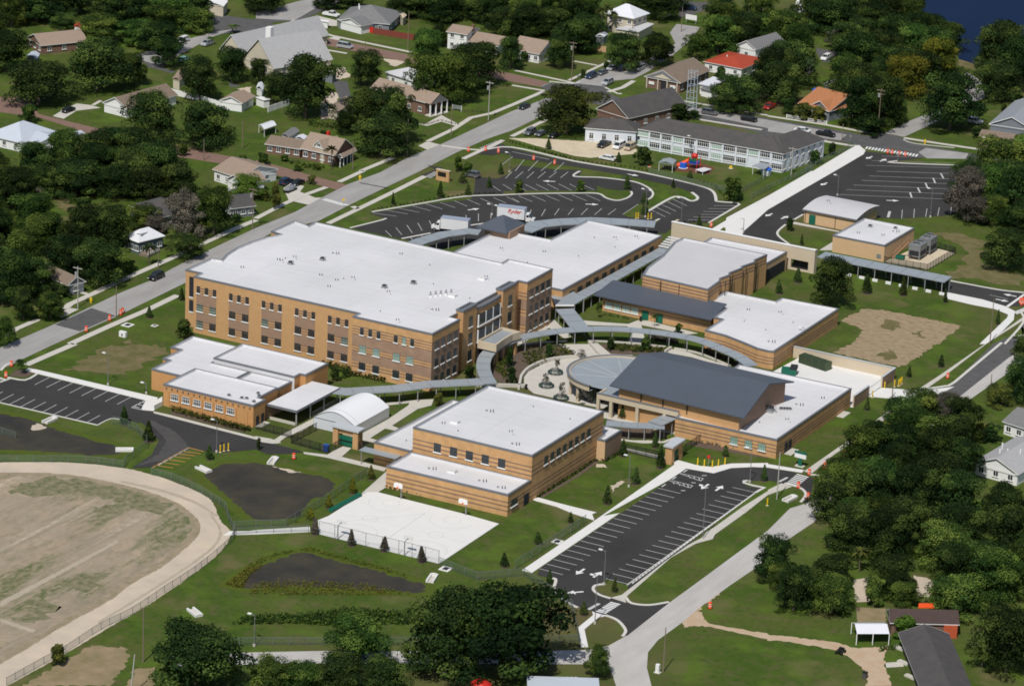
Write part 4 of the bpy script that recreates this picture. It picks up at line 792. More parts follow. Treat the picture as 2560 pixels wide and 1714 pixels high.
for yy in (TY0 + .1, TY1 - .1): part(tn, 'end_wall', mat('tent_end', (.6, .62, .65), .6), lambda b: b.face([(TX0, yy, 0), (TX1, yy, 0)] + [(x, yy, z - .05) for x, z in arcp[::-1]]))
part(tn, 'seam', M_steel, lambda b: [b.tube((arcp[k][0], yy, arcp[k][1] + .02), (arcp[k + 1][0], yy, arcp[k + 1][1] + .02), .04, 4) for yy in (592.5, 605.2, 590.6) for k in range(12)] + [b.tube((TX0, 590.55, TE), (TX1, 590.55, TE), .04, 4)])
# small brick plant buildings
pb = thing('plant_building', 'tan box-shaped plant building with white roof beside the cooling towers', 'building', (-314, 782, 0))
flat_block(pb, [(-322, 774.5), (-307.6, 774.5), (-307.2, 793.2), (-321.4, 793.2)], 4.5, M_tan2)
roof_vents(pb, [(-318, 781), (-312, 783), (-310, 788)], 4.05); fan_unit(pb, -317.5, 788, 4.05, .9); fan_unit(pb, -311.5, 790.5, 4.05, .8); part(pb, 'wall_grille', M_steel, lambda b: b.box(-309.6, -308.4, 774.4, 774.55, .8, 1.9))
part(pb, 'yard_side_door', M_dark, lambda b: b.box(-307.5, -307.35, 786, 788, 0, 2.2)); part(pb, 'stair_rail', mat('salmon_paint', (.5, .27, .17), .6), lambda b: [b.tube((-306.6 + .1 * k, 778 + 1.1 * k, .3 + .3 * k), (-306.6 + .1 * k, 778 + 1.1 * k, 1.6 + .3 * k), .05, 4) for k in range(8)] + [b.tube((-306.6, 778, 1.6), (-305.8, 786.5, 3.9), .06, 4), b.tube((-306.6, 778, .4), (-305.8, 786.5, 2.6), .12, 4)])
vb = thing('storage_building', 'tan building with a barrel-curved white metal roof and green door', 'building', (-330, 800, 0))
VX0, VX1, VY0, VY1 = -338.9, -323.4, 793, 808.5
va = [(VY0 + (VY1 - VY0) * k / 10, 3.7 + .85 * math.sin(math.pi * k / 10)) for k in range(11)]
part(vb, 'wall', M_tan2, lambda b: (b.sides([(VX0 + .4, VY0 + .5), (VX1 - .4, VY0 + .5), (VX1 - .4, VY1 - .5), (VX0 + .4, VY1 - .5)], 0, 3.6), [b.face([(x, VY0 + .5, 3.6), (x, VY1 - .5, 3.6)] + [(x, y, z - .12) for y, z in va[::-1][1:-1]]) for x in (VX0 + .4, VX1 - .4)]))
part(vb, 'roof', M_gravelroof, lambda b: [b.face([(VX0, va[k][0], va[k][1]), (VX1, va[k][0], va[k][1]), (VX1, va[k + 1][0], va[k + 1][1]), (VX0, va[k + 1][0], va[k + 1][1])]) for k in range(10)])
part(vb, 'gutter', M_coping, lambda b: (b.box(VX0, VX1, VY0 - .1, VY0 + .02, 3.4, 3.72), b.box(VX1 - .05, VX1 + .04, VY0, VY1, 3.3, 3.7))); part(vb, 'door', M_green, lambda b: b.box(-337, -335.2, 793.35, 793.52, 0, 2.5)); part(vb, 'downpipe', M_blk, lambda b: [b.box(x, x + .12, 793.38, 793.5, 0, 3.5) for x in (-338.2, -329.6)])
part(vb, 'panel_joint', M_cream, lambda b: [b.box(x, x + .08, 793.44, 793.52, 0, 3.4) for x in (-333.5, -331.5, -327.5, -325.5)]); roof_vents(vb, [(-335, 800)], 4.9)
# service yard walls
sy = thing('yard_wall', 'cream and striped service yard wall with gate around the dumpster', 'wall', (-283, 690, 0))
part(sy, 'wall_panel', M_cream, lambda b: (b.box(-296.3, -270.7, 694, 694.35, 0, 2.7), b.box(-270.95, -270.6, 686.6, 694, 0, 2.7), b.box(-271.2, -270.9, 671.1, 679.6, 0, 2.7))); part(sy, 'coping', M_copL, lambda b: (b.box(-296.3, -270.5, 693.9, 694.45, 2.7, 2.8), b.box(-271.05, -270.5, 686.5, 693.9, 2.7, 2.8), b.box(-271.3, -270.8, 671.1, 679.7, 2.7, 2.8)))
part(sy, 'brick_facing', M_brn, lambda b: (b.box(-270.6, -270.55, 686.6, 694, 0, 2.68), b.box(-270.9, -270.85, 671.1, 679.6, 0, 2.68))); part(sy, 'gate', M_wwhite, lambda b: [b.box(-271, -270.95, 679.7 + .45 * k, 679.76 + .45 * k, .1, 2.3) for k in range(16)] + [b.box(-271.02, -270.93, 679.7, 686.5, z, z + .08) for z in (.3, 2.2)])
gn = thing('dumpster_container', 'long dark green container in the service yard', 'container', (-290, 690, 0), math.radians(-17))
gc = (g(12, 275, 175) + g(12, 520, 256)) / 2; gd = (g(12, 520, 256) - g(12, 275, 175)).normalized(); M_dg = mat('army_green', (.04, .06, .03), .6, .2, 1)
part(gn, 'body', M_dg, lambda b: b.obox(gc + Vector((.3, 1.2, 0)), gd, 3.9, 1.15, .25, 2.1)); part(gn, 'lid_frame', mat('army_green_light', (.07, .1, .05), .6), lambda b: [b.obox(gc + Vector((.3, 1.2, 0)) + gd * t, gd, .06, 1.2, .2, 2.18) for t in (-3.9, -2, 0, 2, 3.9)]); part(gn, 'louvre', M_dark, lambda b: b.obox(gc + Vector((.3, 1.2, 0)) - gd * 2.2 + Vector((.1, -.9, 0)) , gd, 1.1, .3, .8, 1.6))
g2 = thing('compactor', 'green trash compactor behind the cafeteria roof', 'compactor', tuple(g(12, 190, 270))); cc = g(12, 190, 275)
part(g2, 'body', M_green, lambda b: b.obox(cc, (1, .3), 1.7, 1.0, .1, 1.5)); part(g2, 'hopper', M_dark, lambda b: b.obox(cc + Vector((1, .4, 0)), (1, .3), .8, 1.1, 1.5, 2.2))
# cooling towers
for x, y, h_, lb in ((-301.8, 782.6, 4.1, 'nearer'), (-301.4, 788.6, 4.4, 'farther')):
    ct = thing('cooling_tower', 'silver louvred cooling tower in the fenced yard, the %s of two' % lb, 'cooling tower', (x, y, 0), group='cooling towers in the fenced yard')
    part(ct, 'casing', mat('galvanised', (.33, .34, .35), .45, .3, 2, metal=.4), lambda b: b.box(x - 1.6, x + 1.6, y - 2.2, y + 2.2, 1., h_)); part(ct, 'louvre', M_dark, lambda b: (b.box(x - 1.3, x + 1.3, y - 2.26, y - 2.19, 1.3, 2.6), [b.box(x + 1.59, x + 1.66, y - 1.9 + 1.3 * k, y - .9 + 1.3 * k, 1.3, 2.6) for k in range(3)]))
    for q in (-1.1, 1.1): part(ct, 'fan_shroud', M_steel, lambda b: (b.cyl((x, y + q), .95, h_, h_ + .5, 12, M_steel, cap=False), b.cyl((x, y + q), .85, h_, h_ + .25, 12, M_dark)))
    for sx in (-1, 1):
        for s in (-1, 1): part(ct, 'leg', M_steel, lambda b: b.box(x + sx * 1.4 - .1, x + sx * 1.4 + .1, y + s * 2 - .1, y + s * 2 + .1, .12, 1.))
pt = thing('equipment_tank', 'small green pump set beside the cooling towers', 'tank', (-304.8, 778.8, 0)); part(pt, 'body', M_green, lambda b: b.box(-306, -303.8, 778.3, 779.5, .3, 1.2)); part(pt, 'pipe', M_blk, lambda b: b.tube((-306, 778.8, 1.2), (-302, 779.6, 1.4), .1))
# covered walkways
def walkway(name_label, pts, wd, h=3.3, step=4.5, skip=0, posts=True, roof=M_metal):
    t = thing('covered_walkway', name_label, 'covered walkway', (*pts[len(pts) // 2][:2], 0))
    b = MB(); b.strip(pts, wd, h - .22, h); b.obj('roof', roof, t)
    L, R = rails(pts, wd - .5); b = MB(); acc = 0; seams = MB(); L2, R2 = rails(pts, wd - .02)
    for side in (L, R):
        acc = step * .5
        for k in range(len(side) - 1):
            a, c = Vector(side[k]), Vector(side[k + 1]); l = (c - a).length; s = 0
            while acc <= l:
                q = a.lerp(c, acc / l)
                if posts: part(t, 'post', M_post, lambda b: b.box(q.x - .08, q.x + .08, q.y - .08, q.y + .08, 0, h - .22))
                acc += step
            acc -= l
    acc = 0
    for k in range(len(pts) - 1):
        a, c = Vector(pts[k][:2]), Vector(pts[k + 1][:2]); l = (c - a).length; d = (c - a).normalized(); n = Vector((-d.y, d.x))
        while acc < l:
            q = a + d * acc; seams.strip([q - n * (wd / 2 - .03), q + n * (wd / 2 - .03)], .07, h + .004, h + .05); acc += step
        acc -= l
    if seams.f: seams.obj('roof_seam', M_copL if roof is M_metalD else M_coping, t)
    return t
wA = smooth([(-341.2, 629.2), (-345, 633.6), (-348.4, 638.6), (-351.3, 645.1), (-352.3, 652), (-351.6, 658.5), (-349.4, 664), (-346.3, 669.5), (-341.6, 674.8), (-335.5, 679.3), (-329.1, 682), (-322.8, 683.6), (-315.8, 683.8), (-307.7, 680.8), (-302.7, 678.4), (-298.2, 674.8)], 3)
walkway('curved blue-grey covered walkway sweeping round the plaza', wA, 3.2)
walkway('covered walkway roof running from the patio past the white tunnel tent', [(-367.9, 605.5), (-365.2, 606.2), (-357, 614.4), (-352.2, 621.4), (-343.6, 629.4)], 4.1)
walkway('straight covered walkway between the slate wing and the media block', [(-353.6, 692), (-353.6, 742)], 3.4, 3.35)
walkway('short covered walkway link near the back corner of the largest block', [(-352.6, 685.6), (-347.6, 680.4), (-343.3, 675.8)], 4.4, 3.05)
hubp = [tuple(p[:2]) for p in gl(7, '395,1215 565,1215 650,1160 560,1090 430,1130 355,1130', 3.5)]
hb = thing('walkway_hub', 'flat grey metal junction roof where the covered walkways meet', 'covered walkway', (*hubp[0], 0)); part(hb, 'roof', M_metal, lambda b: b.prism(hubp, 3.42, 3.62)); part(hb, 'edge', M_wwhite, lambda b: b.strip([hubp[0], hubp[1]], .25, 3.3, 3.66))
for p in hubp[:3]: part(hb, 'post', M_post, lambda b: b.box(p[0] - .1, p[0] + .1, p[1] + .2, p[1] + .4, 0, 3.4))
walkway('long east covered walkway with bus shelters behind the lawn', [(-319.2, 761), (-284.8, 761.3)], 5.2, 3.4)
walkway('pale curved covered walkway between the gymnasium and cafeteria', [tuple(p[:2]) for p in gl(11, '860,715 950,722 1100,735 1250,740 1390,745', 3.2)], 3.2, 3.2, 3.4)
walkway('dark metal walkway roof beside the cafeteria corner', [(-299.3, 627.6), (-298.3, 634.5)], 3.6, 3.5, 3., roof=M_metal)
walkway('grey covered walkway in front of the hip-roofed tower, left part', [tuple(p[:2]) for p in gl(0, '1010,620 1055,601 1110,585 1170,577 1200,580', 3.5)], 4.2, 3.5)
walkway('grey curved covered walkway behind the notched white roof, right part', [tuple(p[:2]) for p in gl(0, '1308,576 1345,560 1400,554 1480,551 1560,554 1638,560', 3.5)], 5.4, 3.5)
bs = thing('bus_shelter', 'row of dark glass bus bays under the east covered walkway', 'bus shelter', (-300, 762, 0)); part(bs, 'glazing', M_glass, lambda b: [b.box(-312 + 3.4 * k, -309 + 3.4 * k, 762.6, 762.75, .5, 2.6) for k in range(8)]); part(bs, 'frame', M_coping, lambda b: [b.box(-312.2 + 3.4 * k, -311.95 + 3.4 * k, 762.55, 762.8, 0, 3.1) for k in range(9)])
part(bs, 'bench', M_wwhite, lambda b: [b.box(-311 + 3.6 * k, -309.6 + 3.6 * k, 758.3, 758.8, 0, .6) for k in range(8)])
# plaza: paving, round retaining wall, planting
sheet('plaza_paving', [gl(11, '110,300 150,250 280,180 420,140 600,110 700,100 720,-10 780,-10 900,90 1100,100 1000,500 840,590 700,560 200,450 110,380')], M_conc, .03)
sheet('plaza_paths', [gl(7, '620,1350 850,1370 1060,1385 1150,1350 1240,1355 1700,1470 1600,1480 1180,1395 1220,1560 1040,1568 1100,1470 1050,1405 660,1395'), gl(7, '380,1340 540,1500 480,1520 340,1420 80,1568 0,1540 200,1440'), gl(11, '420,0 700,0 760,95 600,110'), gl(11, '1430,40 1600,70 1680,100 1980,200 1940,210 1640,120 1420,80')], M_conc, .028)
sheet('planting_beds', [gl(11, '0,60 200,0 440,0 600,100 400,150 200,210 100,300 90,390 0,400 -200,300 -160,120'), gl(11, '730,0 1000,0 1430,40 1400,90 1100,95 800,95'), gl(11, '850,610 1000,640 1280,700 1300,710 900,700 850,680'), gl(11, '990,760 1450,780 1400,860 990,860'), gl(11, '1560,900 1720,880 2334,1010 2334,1040 1700,940'), gl(11, '250,1390 560,1210 760,1060 800,1070 600,1210 280,1400')], M_mulch_shadow, .026)
b = MB(); b.strip(smooth([(-338.4, 637.4), (-340.3, 641.6), (-341.8, 645), (-342.9, 650.5), (-342.4, 656.2), (-340.6, 660.2), (-337.9, 663.3), (-334, 665.5)], 4), .55, .02, .8); wl = b.obj('retaining_wall', M_conc); tag(wl, 'low curved cream retaining wall around the paved plaza', 'wall')
b = MB(); b.strip(gl(11, '-330,385 110,395'), .5, .02, .8); b.strip(gl(11, '700,-10 785,95'), .5, .02, .7); b.strip(gl(11, '1395,80 1450,45'), .5, .02, .7); b.strip(smooth(gl(7, '-20,1590 240,1560 500,1545')), .4, .02, .4); b.strip(smooth(gl(7, '690,1545 1000,1560 1400,1600')), .4, .02, .4); b.strip(smooth(gl(11, '1480,45 1700,90 1990,205')), .4, .02, .4)
tag(b.obj('planter_wall', M_conc), 'thin cream kerb walls edging the planting beds behind the plaza', 'wall')
for k, (r, x, y, lb) in enumerate(((11, 395, 268, 'farthest'), (11, 313, 388, 'left'), (11, 447, 500, 'partly behind the gymnasium roof'))):
    c = g(r, x, y); t = thing('octagonal_bench', 'green octagonal bench ring around a thin tree, the one %s' % lb if k == 2 else 'green octagonal bench ring around a thin tree, the %s one' % lb, 'bench', tuple(c), group='octagonal benches on the plaza')
    def oct(b, r0, r1, z0, z1):
        for q in range(8):
            a0, a1 = q * math.pi / 4 + .05, (q + 1) * math.pi / 4 - .05
            b.prism([(c.x + rd * math.cos(a), c.y + rd * math.sin(a)) for rd, a in ((r0, a0), (r1, a0), (r1, a1), (r0, a1))], z0, z1)
    M_bench = mat('bench_green', (.02, .055, .045), .6)
    part(t, 'seat', M_bench, lambda b: oct(b, 1.35, 1.85, .42, .5)); part(t, 'backrest', M_bench, lambda b: (oct(b, 1.25, 1.32, .6, .7), oct(b, 1.22, 1.29, .85, .98)))
    for q in range(8): part(t, 'leg', M_bench, lambda b: b.cyl((c.x + 1.6 * math.cos(q * math.pi / 4), c.y + 1.6 * math.sin(q * math.pi / 4)), .05, 0, .42, 6))
# gate arches
def gate_arch(label, x0, x1, y0, y1, h, along):
    t = thing('gate_arch', label, 'gate', ((x0 + x1) / 2, (y0 + y1) / 2, 0))
    if along == 'x': ps = [(x0, x0 + 1.3, y0, y1), (x1 - 1.3, x1, y0, y1)]; pan = (x0 + 1.3, x1 - 1.3, y0 + .3, y1 - .3); gt = (x0 + 1.3, x1 - 1.3, y0 + .6, y0 + .68)
    else: ps = [(x0, x1, y0, y0 + 1.2), (x0, x1, y1 - 1.2, y1)]; pan = (x0 + .3, x1 - .3, y0 + 1.2, y1 - 1.2); gt = (x1 - .6, x1 - .52, y0 + 1.2, y1 - 1.2)
    for q in ps: part(t, 'pillar', M_tan, lambda b: b.box(*q, 0, h - .4))
    part(t, 'lintel', M_tan, lambda b: b.box(*pan, h - 1.6, h - .4)); part(t, 'cap', M_copL, lambda b: b.box(x0 - .35, x1 + .35, y0 - .35, y1 + .35, h - .4, h)); part(t, 'gate_leaf', M_green, lambda b: (b.box(*gt, .1, .9), b.box(*gt, 1.3, 2.3)))
gate_arch('tan gate pillars with pale cap and green gates near the blue bin', -354.9, -348.6, 584.4, 586.4, 4.4, 'x')
gate_arch('tan gatehouse pillars with white cap next to the disabled parking', -290.6, -289., 615.4, 620.8, 4.3, 'y')
# walls and steps between media block and auditorium
st = thing('roof_louvres', 'stacked pale canopy slats between the media block and the auditorium', 'canopy', (-352, 744, 0)); part(st, 'slat', M_memb, lambda b: [b.box(-355.6, -349.5, 741.5 + 1.3 * k, 742.4 + 1.3 * k, 3.6 + .25 * k, 3.75 + .25 * k) for k in range(5)])
for sx in (-355.4, -349.7): part(st, 'support', M_post, lambda b: b.box(sx - .1, sx + .1, 742, 742.2, 0, 3.6))
# ---------------- houses of the neighbourhood ----------------
RBR = mat('shingle_brown', (.235, .18, .135), .9, .25, 1.2); RTN = mat('shingle_tan', (.33, .25, .19), .9, .2, 1.2); RGY = mat('shingle_grey', (.2, .2, .2), .9, .2, 1.2); RDG = mat('shingle_dark_grey', (.09, .083, .078), .9, .3, .5, (.065, .062, .062))
RWH = mat('white_metal_roof', (.7, .71, .74), .5, .06, .5); RBL = mat('pale_blue_metal_roof', (.5, .55, .61), .5, .06, .5); RRD = mat('red_metal_roof', (.4, .065, .03), .55, .1, .5); ROR = mat('orange_shingle', (.42, .18, .08), .9, .2, 1.); RPG = mat('pale_shingle', (.4, .4, .4), .9, .15, 1.); RMR = mat('maroon_shingle', (.075, .05, .045), .9, .2, 1.2)
WWH = mat('white_siding', (.8, .8, .78), .7, .06, .5); WCR = mat('cream_siding', (.6, .54, .42), .8, .06, .5); WBK = mat('red_brick', (.21, .125, .09), .9, .25, 1.5); WBL = mat('pale_blue_siding', (.68, .72, .76), .7, .06, .5); WGY = mat('grey_siding', (.2, .22, .24), .8, .1, .5); WRD = mat('orange_red_wall', (.5, .1, .04), .8, .1, .8)
def house(label, A_, B_, C_, he, ridge, wall, roof, rh=None, cat='house', ins=.45, wins=(3, 3), chim=None, wz=None, name='house', storeys=1, wh=1.2, wgm=None, parent=None, vent=0, trim=M_wwhite, lim=None):
    """A left eave corner, B nearest eave corner, C right eave corner (points of the photograph at eave height he)"""
    a, o, c = G(*A_, he), G(*B_, he), G(*C_, he); u = (a - o); lu = u.length; u = u / lu; v = Vector((-u.y, u.x, 0))
    if v.dot(c - o) < 0: v = -v
    lv = max(3., (c - o).dot(v))
    if lim: lv = min(lv, lim)
    o = Vector((o.x, o.y, 0)); rh = rh or he + min(lu, lv) * .2
    def W(s, t, z): q = o + u * s + v * t; return (q.x, q.y, z)
    t = parent or thing(name, label, cat, W(lu / 2, lv / 2, 0))
    i = ins; flip = u.cross(v).z > 0
    def F(b, p, m=None): b.face(p if flip else p[::-1], m)
    b = MB(); R = MB(); e = .18
    q = [(i, i), (lu - i, i), (lu - i, lv - i), (i, lv - i)]
    for k in range(4): s, d_ = q[k], q[(k + 1) % 4]; F(b, [W(*s, 0), W(*d_, 0), W(*d_, he), W(*s, he)])
    if ridge == 'flat':
        F(R, [W(0, 0, he + .2), W(lu, 0, he + .2), W(lu, lv, he + .2), W(0, lv, he + .2)]); q2 = [(0, 0), (lu, 0), (lu, lv), (0, lv)]
        for k in range(4): s, d_ = q2[k], q2[(k + 1) % 4]; F(R, [W(*s, he - .05), W(*d_, he - .05), W(*d_, he + .2), W(*s, he + .2)])
    elif ridge == 'u':
        m = lv / 2
        F(R, [W(0, 0, he), W(lu, 0, he), W(lu, m, rh), W(0, m, rh)]); F(R, [W(lu, lv, he), W(0, lv, he), W(0, m, rh), W(lu, m, rh)])
        for s in (i, lu - i): b.face([W(s, i, he), W(s, lv - i, he), W(s, m, rh - .25)])
    elif ridge == 'v':
        m = lu / 2
        F(R, [W(0, lv, he), W(0, 0, he), W(m, 0, rh), W(m, lv, rh)]); F(R, [W(lu, 0, he), W(lu, lv, he), W(m, lv, rh), W(m, 0, rh)])
        for s in (i, lv - i): b.face([W(i, s, he), W(lu - i, s, he), W(m, s, rh - .25)])
    else:
        if lu >= lv: r0, r1 = (lv / 2, lv / 2), (lu - lv / 2, lv / 2)
        else: r0, r1 = (lu / 2, lu / 2), (lu / 2, lv - lu / 2)
        P0, P1 = W(*r0, rh), W(*r1, rh)
        if lu >= lv: F(R, [W(0, 0, he), W(lu, 0, he), P1, P0]); F(R, [W(lu, lv, he), W(0, lv, he), P0, P1]); F(R, [W(0, lv, he), W(0, 0, he), P0]); F(R, [W(lu, 0, he), W(lu, lv, he), P1])
        else: F(R, [W(0, lv, he), W(0, 0, he), P0, P1]); F(R, [W(lu, 0, he), W(lu, lv, he), P1, P0]); F(R, [W(0, 0, he), W(lu, 0, he), P0]); F(R, [W(lu, lv, he), W(0, lv, he), P1])
    if ridge != 'flat':
        fr = MB(); q2 = [(0, 0), (lu, 0), (lu, lv), (0, lv)]
        for k in range(4): s, d_ = q2[k], q2[(k + 1) % 4]; F(fr, [W(*s, he - .16), W(*d_, he - .16), W(*d_, he + .005), W(*s, he + .005)])
        if ridge in 'uv':
            ends = [((0, 0), (0, lv), (0, lv / 2)), ((lu, 0), (lu, lv), (lu, lv / 2))] if ridge == 'u' else [((0, 0), (lu, 0), (lu / 2, 0)), ((0, lv), (lu, lv), (lu / 2, lv))]
            for s, d_, m in ends:
                for x in (s, d_): fr.face([W(*x, he - .16), W(*m, rh - .2), W(*m, rh + .03), W(*x, he + .03)])
        fr.obj('fascia', trim, t)
    b.obj('wall', wall, t); ro = R.obj('roof', roof, t)
    if chim: s, d_, cm = chim; cb = MB(); x = W(lu * s, lv * d_, 0); cb.obox(x, u, .4, .4, he, rh + .8, cm); cb.obj('chimney', None, ro)
    if vent:
        vb_ = MB()
        for k in range(vent): x = W(lu * random.uniform(.2, .8), lv * random.uniform(.2, .45), 0); vb_.cyl(x, .18, he, rh + .15, 6, M_wwhite)
        vb_.obj('roof_vent', None, ro)
    def wn(s, d_, ax, z):
        n_ = -v if ax == 'u' else -u; ang = math.atan2(n_.x, -n_.y); p = W(s, d_, z)
        window(t, p[0] + n_.x * .01, p[1] + n_.y * .01, z, 1.25, wh, ang, 1, gm=wgm or M_glass, fr=M_wwhite)
    for st_ in range(storeys):
        z = (wz or .95) + st_ * 2.9
        for k in range(wins[0]): wn(lu * (k + .6) / (wins[0] + .2), i, 'u', z)
        for k in range(wins[1]): wn(i, lv * (k + .6) / (wins[1] + .2), 'v', z)
    return t, W, lu, lv
def z_(r, *p): return Z(r, *p)
house('brown-roofed brick bungalow at the far upper left edge between oaks', z_(1, 240, 340), z_(1, 375, 418), z_(1, 680, 305), 2.8, 'v', WBK, RTN, 5.2)
house('long tan-roofed house with blank white gable end and black car on its drive', z_(1, 930, 935), z_(1, 1162, 995), z_(1, 1560, 850), 2.8, 'v', WWH, RBR, 5.3, wins=(0, 3))
hb1, W_, lu, lv = house('pale blue metal hip-roofed white house at the left edge', z_(1, -140, 1225), z_(1, 200, 1305), z_(1, 440, 1180), 2.8, 'hip', WWH, RBL, 6.2)
house('', z_(1, 205, 1262), z_(1, 345, 1310), z_(1, 572, 1232), 2.8, 'u', WWH, RBL, 4.0, parent=hb1, wins=(1, 3)); house('', z_(1, 560, 1240), z_(1, 665, 1262), z_(1, 725, 1205), 2.6, 'v', WWH, RBL, 3.2, parent=hb1, wins=(1, 1))
house('small white garage with grey-tan gable roof behind the white fence', z_(1, 1995, 915), z_(1, 2212, 945), z_(1, 2345, 880), 2.7, 'v', WWH, RTN, 4.3, name='garage', cat='garage', wins=(0, 1))
ch, W_, lu, lv = house('big grey-roofed church with tall cream gable and small white steeple box', z_(0, 606, 142), z_(0, 684, 172), z_(0, 778, 128), 3.2, 'v', WCR, RPG, 10.5, name='church', cat='church', wins=(2, 3), wh=2.)
house('', z_(0, 548, 122), z_(0, 606, 138), z_(0, 770, 74), 3.2, 'v', WCR, RPG, 8.5, parent=ch, wins=(0, 0)); part(ch, 'steeple_box', M_wwhite, lambda b: b.obox(G(674, 92, 8), (1, 0), .9, .9, 7.5, 11))
hg, W_, lu, lv = house('grey-roofed house with white gable garage and red fence along its lawn', z_(2, 735, 178), z_(2, 1222, 224), z_(2, 1322, 108), 2.9, 'hip', WGY, RGY, 6.5, vent=2)
house('', z_(2, 755, 185), z_(2, 960, 240), z_(2, 1010, 190), 2.8, 'v', WWH, RGY, 4.4, parent=hg, wins=(0, 0))
h7, W_, lu, lv = house('white two-storey house with brown roof and lower brown-roofed wing', z_(2, 1732, 288), z_(2, 1928, 318), z_(2, 1978, 250), 5.4, 'u', WWH, RTN, 6.8, storeys=2, wins=(2, 1), chim=(.05, .5, WBK))
house('', z_(2, 1905, 372), z_(2, 2205, 425), z_(2, 2262, 342), 3., 'u', WWH, RTN, 5., parent=h7, wins=(3, 1))
house('tan gable-roofed white house with dark side wall right of the twin-roofed white house', z_(3, -20, 445), z_(3, 250, 497), z_(3, 305, 405), 3., 'u', WWH, RTN, 6., wins=(4, 1))
house('low white house with flat pale grey roof behind the brick house with columns', z_(2, 1172, 662), z_(2, 1430, 745), z_(2, 1532, 664), 3., 'flat', WWH, M_memb, wins=(2, 1))
hp, W_, lu, lv = house('brick house with brown roof and white four-column portico', z_(2, 1040, 800), z_(2, 1545, 938), z_(2, 1678, 884), 3.9, 'u', WBK, RTN, 6.3, wins=(5, 0), ins=.5)
part(hp, 'portico_gable', RGY, lambda b: b.face([W_(-1.9, .2, 3.8), W_(-1.9, lv - .2, 3.8), W_(-1.9, lv / 2, 6.1)])); part(hp, 'portico_roof', RTN, lambda b: (b.face([W_(0, 0, 3.9), W_(-2, 0, 3.9), W_(-2, lv / 2, 6.3), W_(0, lv / 2, 6.3)]), b.face([W_(0, lv, 3.9), W_(-2, lv, 3.9), W_(-2, lv / 2, 6.3), W_(0, lv / 2, 6.3)]), b.face([W_(0, 0, 3.8), W_(-2, 0, 3.8), W_(-2, lv, 3.8), W_(0, lv, 3.8)])))
for k in range(4): q = W_(-1.6, .4 + (lv - .8) * k / 3, 0); part(hp, 'column', M_wwhite, lambda b: b.cyl(q, .24, 0, 3.8, 8))
part(hp, 'front_door', M_dark, lambda b: b.obox(W_(.35, lv / 2, 0), (0, 1), .7, .25, 0, 2.3)); part(hp, 'porch_floor', M_conc, lambda b: b.prism([W_(.3, .2, 0)[:2], W_(-2.2, .2, 0)[:2], W_(-2.2, lv - .2, 0)[:2], W_(.3, lv - .2, 0)[:2]], 0, .25))
hd, W_, lu, lv = house('low brick house with dormer gable, red-brick walls and columned side porch', z_(2, 400, 1352), z_(2, 720, 1420), z_(2, 880, 1340), 3., 'u', WBK, RTN, 6.6, wins=(4, 1), chim=(.55, .6, M_red))
house('', z_(2, 75, 1312), z_(2, 410, 1362), z_(2, 480, 1285), 2.7, 'u', WBK, RBR, 4.2, parent=hd, wins=(4, 0)); house('', z_(2, 515, 1330), z_(2, 615, 1360), z_(2, 700, 1290), 4.2, 'v', WCR, RTN, 6.2, parent=hd, wins=(1, 0), wz=4.4, wh=.9, ins=.3)
house('', z_(2, 745, 1430), z_(2, 790, 1438), z_(2, 915, 1372), 2.7, 'v', M_dark, RTN, 3.6, parent=hd, wins=(0, 0), ins=.8)
for k in range(4): q = G(*Z(2, 768 + 32 * k, 1445 - 16 * k), 2.6); part(hd, 'porch_column', M_wwhite, lambda b: b.cyl(q, .13, 0, 2.6, 6))
hc, W_, lu, lv = house('pale-tan-roofed white cottage above the circular drive', z_(0, 530, 423), z_(0, 600, 446), z_(0, 690, 420), 3.2, 'u', WWH, RTN, 5.4, wins=(3, 2))
house('', z_(0, 564, 447), z_(0, 604, 463), z_(0, 640, 440), 3.2, 'v', WWH, RTN, 5.2, parent=hc, wins=(0, 0))
house('dark grey hip-roofed house half hidden among the left-hand oaks', z_(5, 1172, 305), z_(5, 1500, 410), z_(5, 1700, 300), 2.8, 'hip', WGY, RDG, 5.)
house('dark slate-roofed house behind the bright green tree by the street', z_(5, 1960, 240), z_(5, 2110, 335), z_(5, 2225, 235), 2.8, 'v', WGY, RDG, 4.8)
hw, W_, lu, lv = house('small white hip-roofed cottage with dark porch and vent openings', z_(5, 1120, 590), z_(5, 1262, 642), z_(5, 1475, 568), 3.4, 'hip', mat('teal_siding', (.09, .13, .14), .8), RWH, 5.6)
part(hw, 'roof_dormer', M_steel, lambda b: b.obox(W_(lu * .35, lv * .35, 0), (0, 1), 1.4, .7, 4, 4.8)); part(hw, 'porch_deck', M_wood, lambda b: b.box(W_(0, 0, 0)[0] + .2, W_(0, 0, 0)[0] + 3, W_(0, 0, 0)[1], W_(0, 0, 0)[1] + 5, 0, .6)); part(hw, 'white_railing', M_wwhite, lambda b: b.box(W_(0, 0, 0)[0] + 2.9, W_(0, 0, 0)[0] + 3, W_(0, 0, 0)[1], W_(0, 0, 0)[1] + 5, .6, 1.2))
house('dark brown-roofed grey house among trees by the street kerb at left', z_(5, 330, 905), z_(5, 615, 1035), z_(5, 705, 960), 2.8, 'u', WGY, RBR, 4.6, wins=(3, 1))
h16, W_, lu, lv = house('two-storey cream house with white metal hip roof and flat porch', z_(3, 840, 118), z_(3, 1112, 172), z_(3, 1238, 118), 6., 'hip', WCR, RWH, 9., storeys=2, wins=(3, 3), ins=.8)
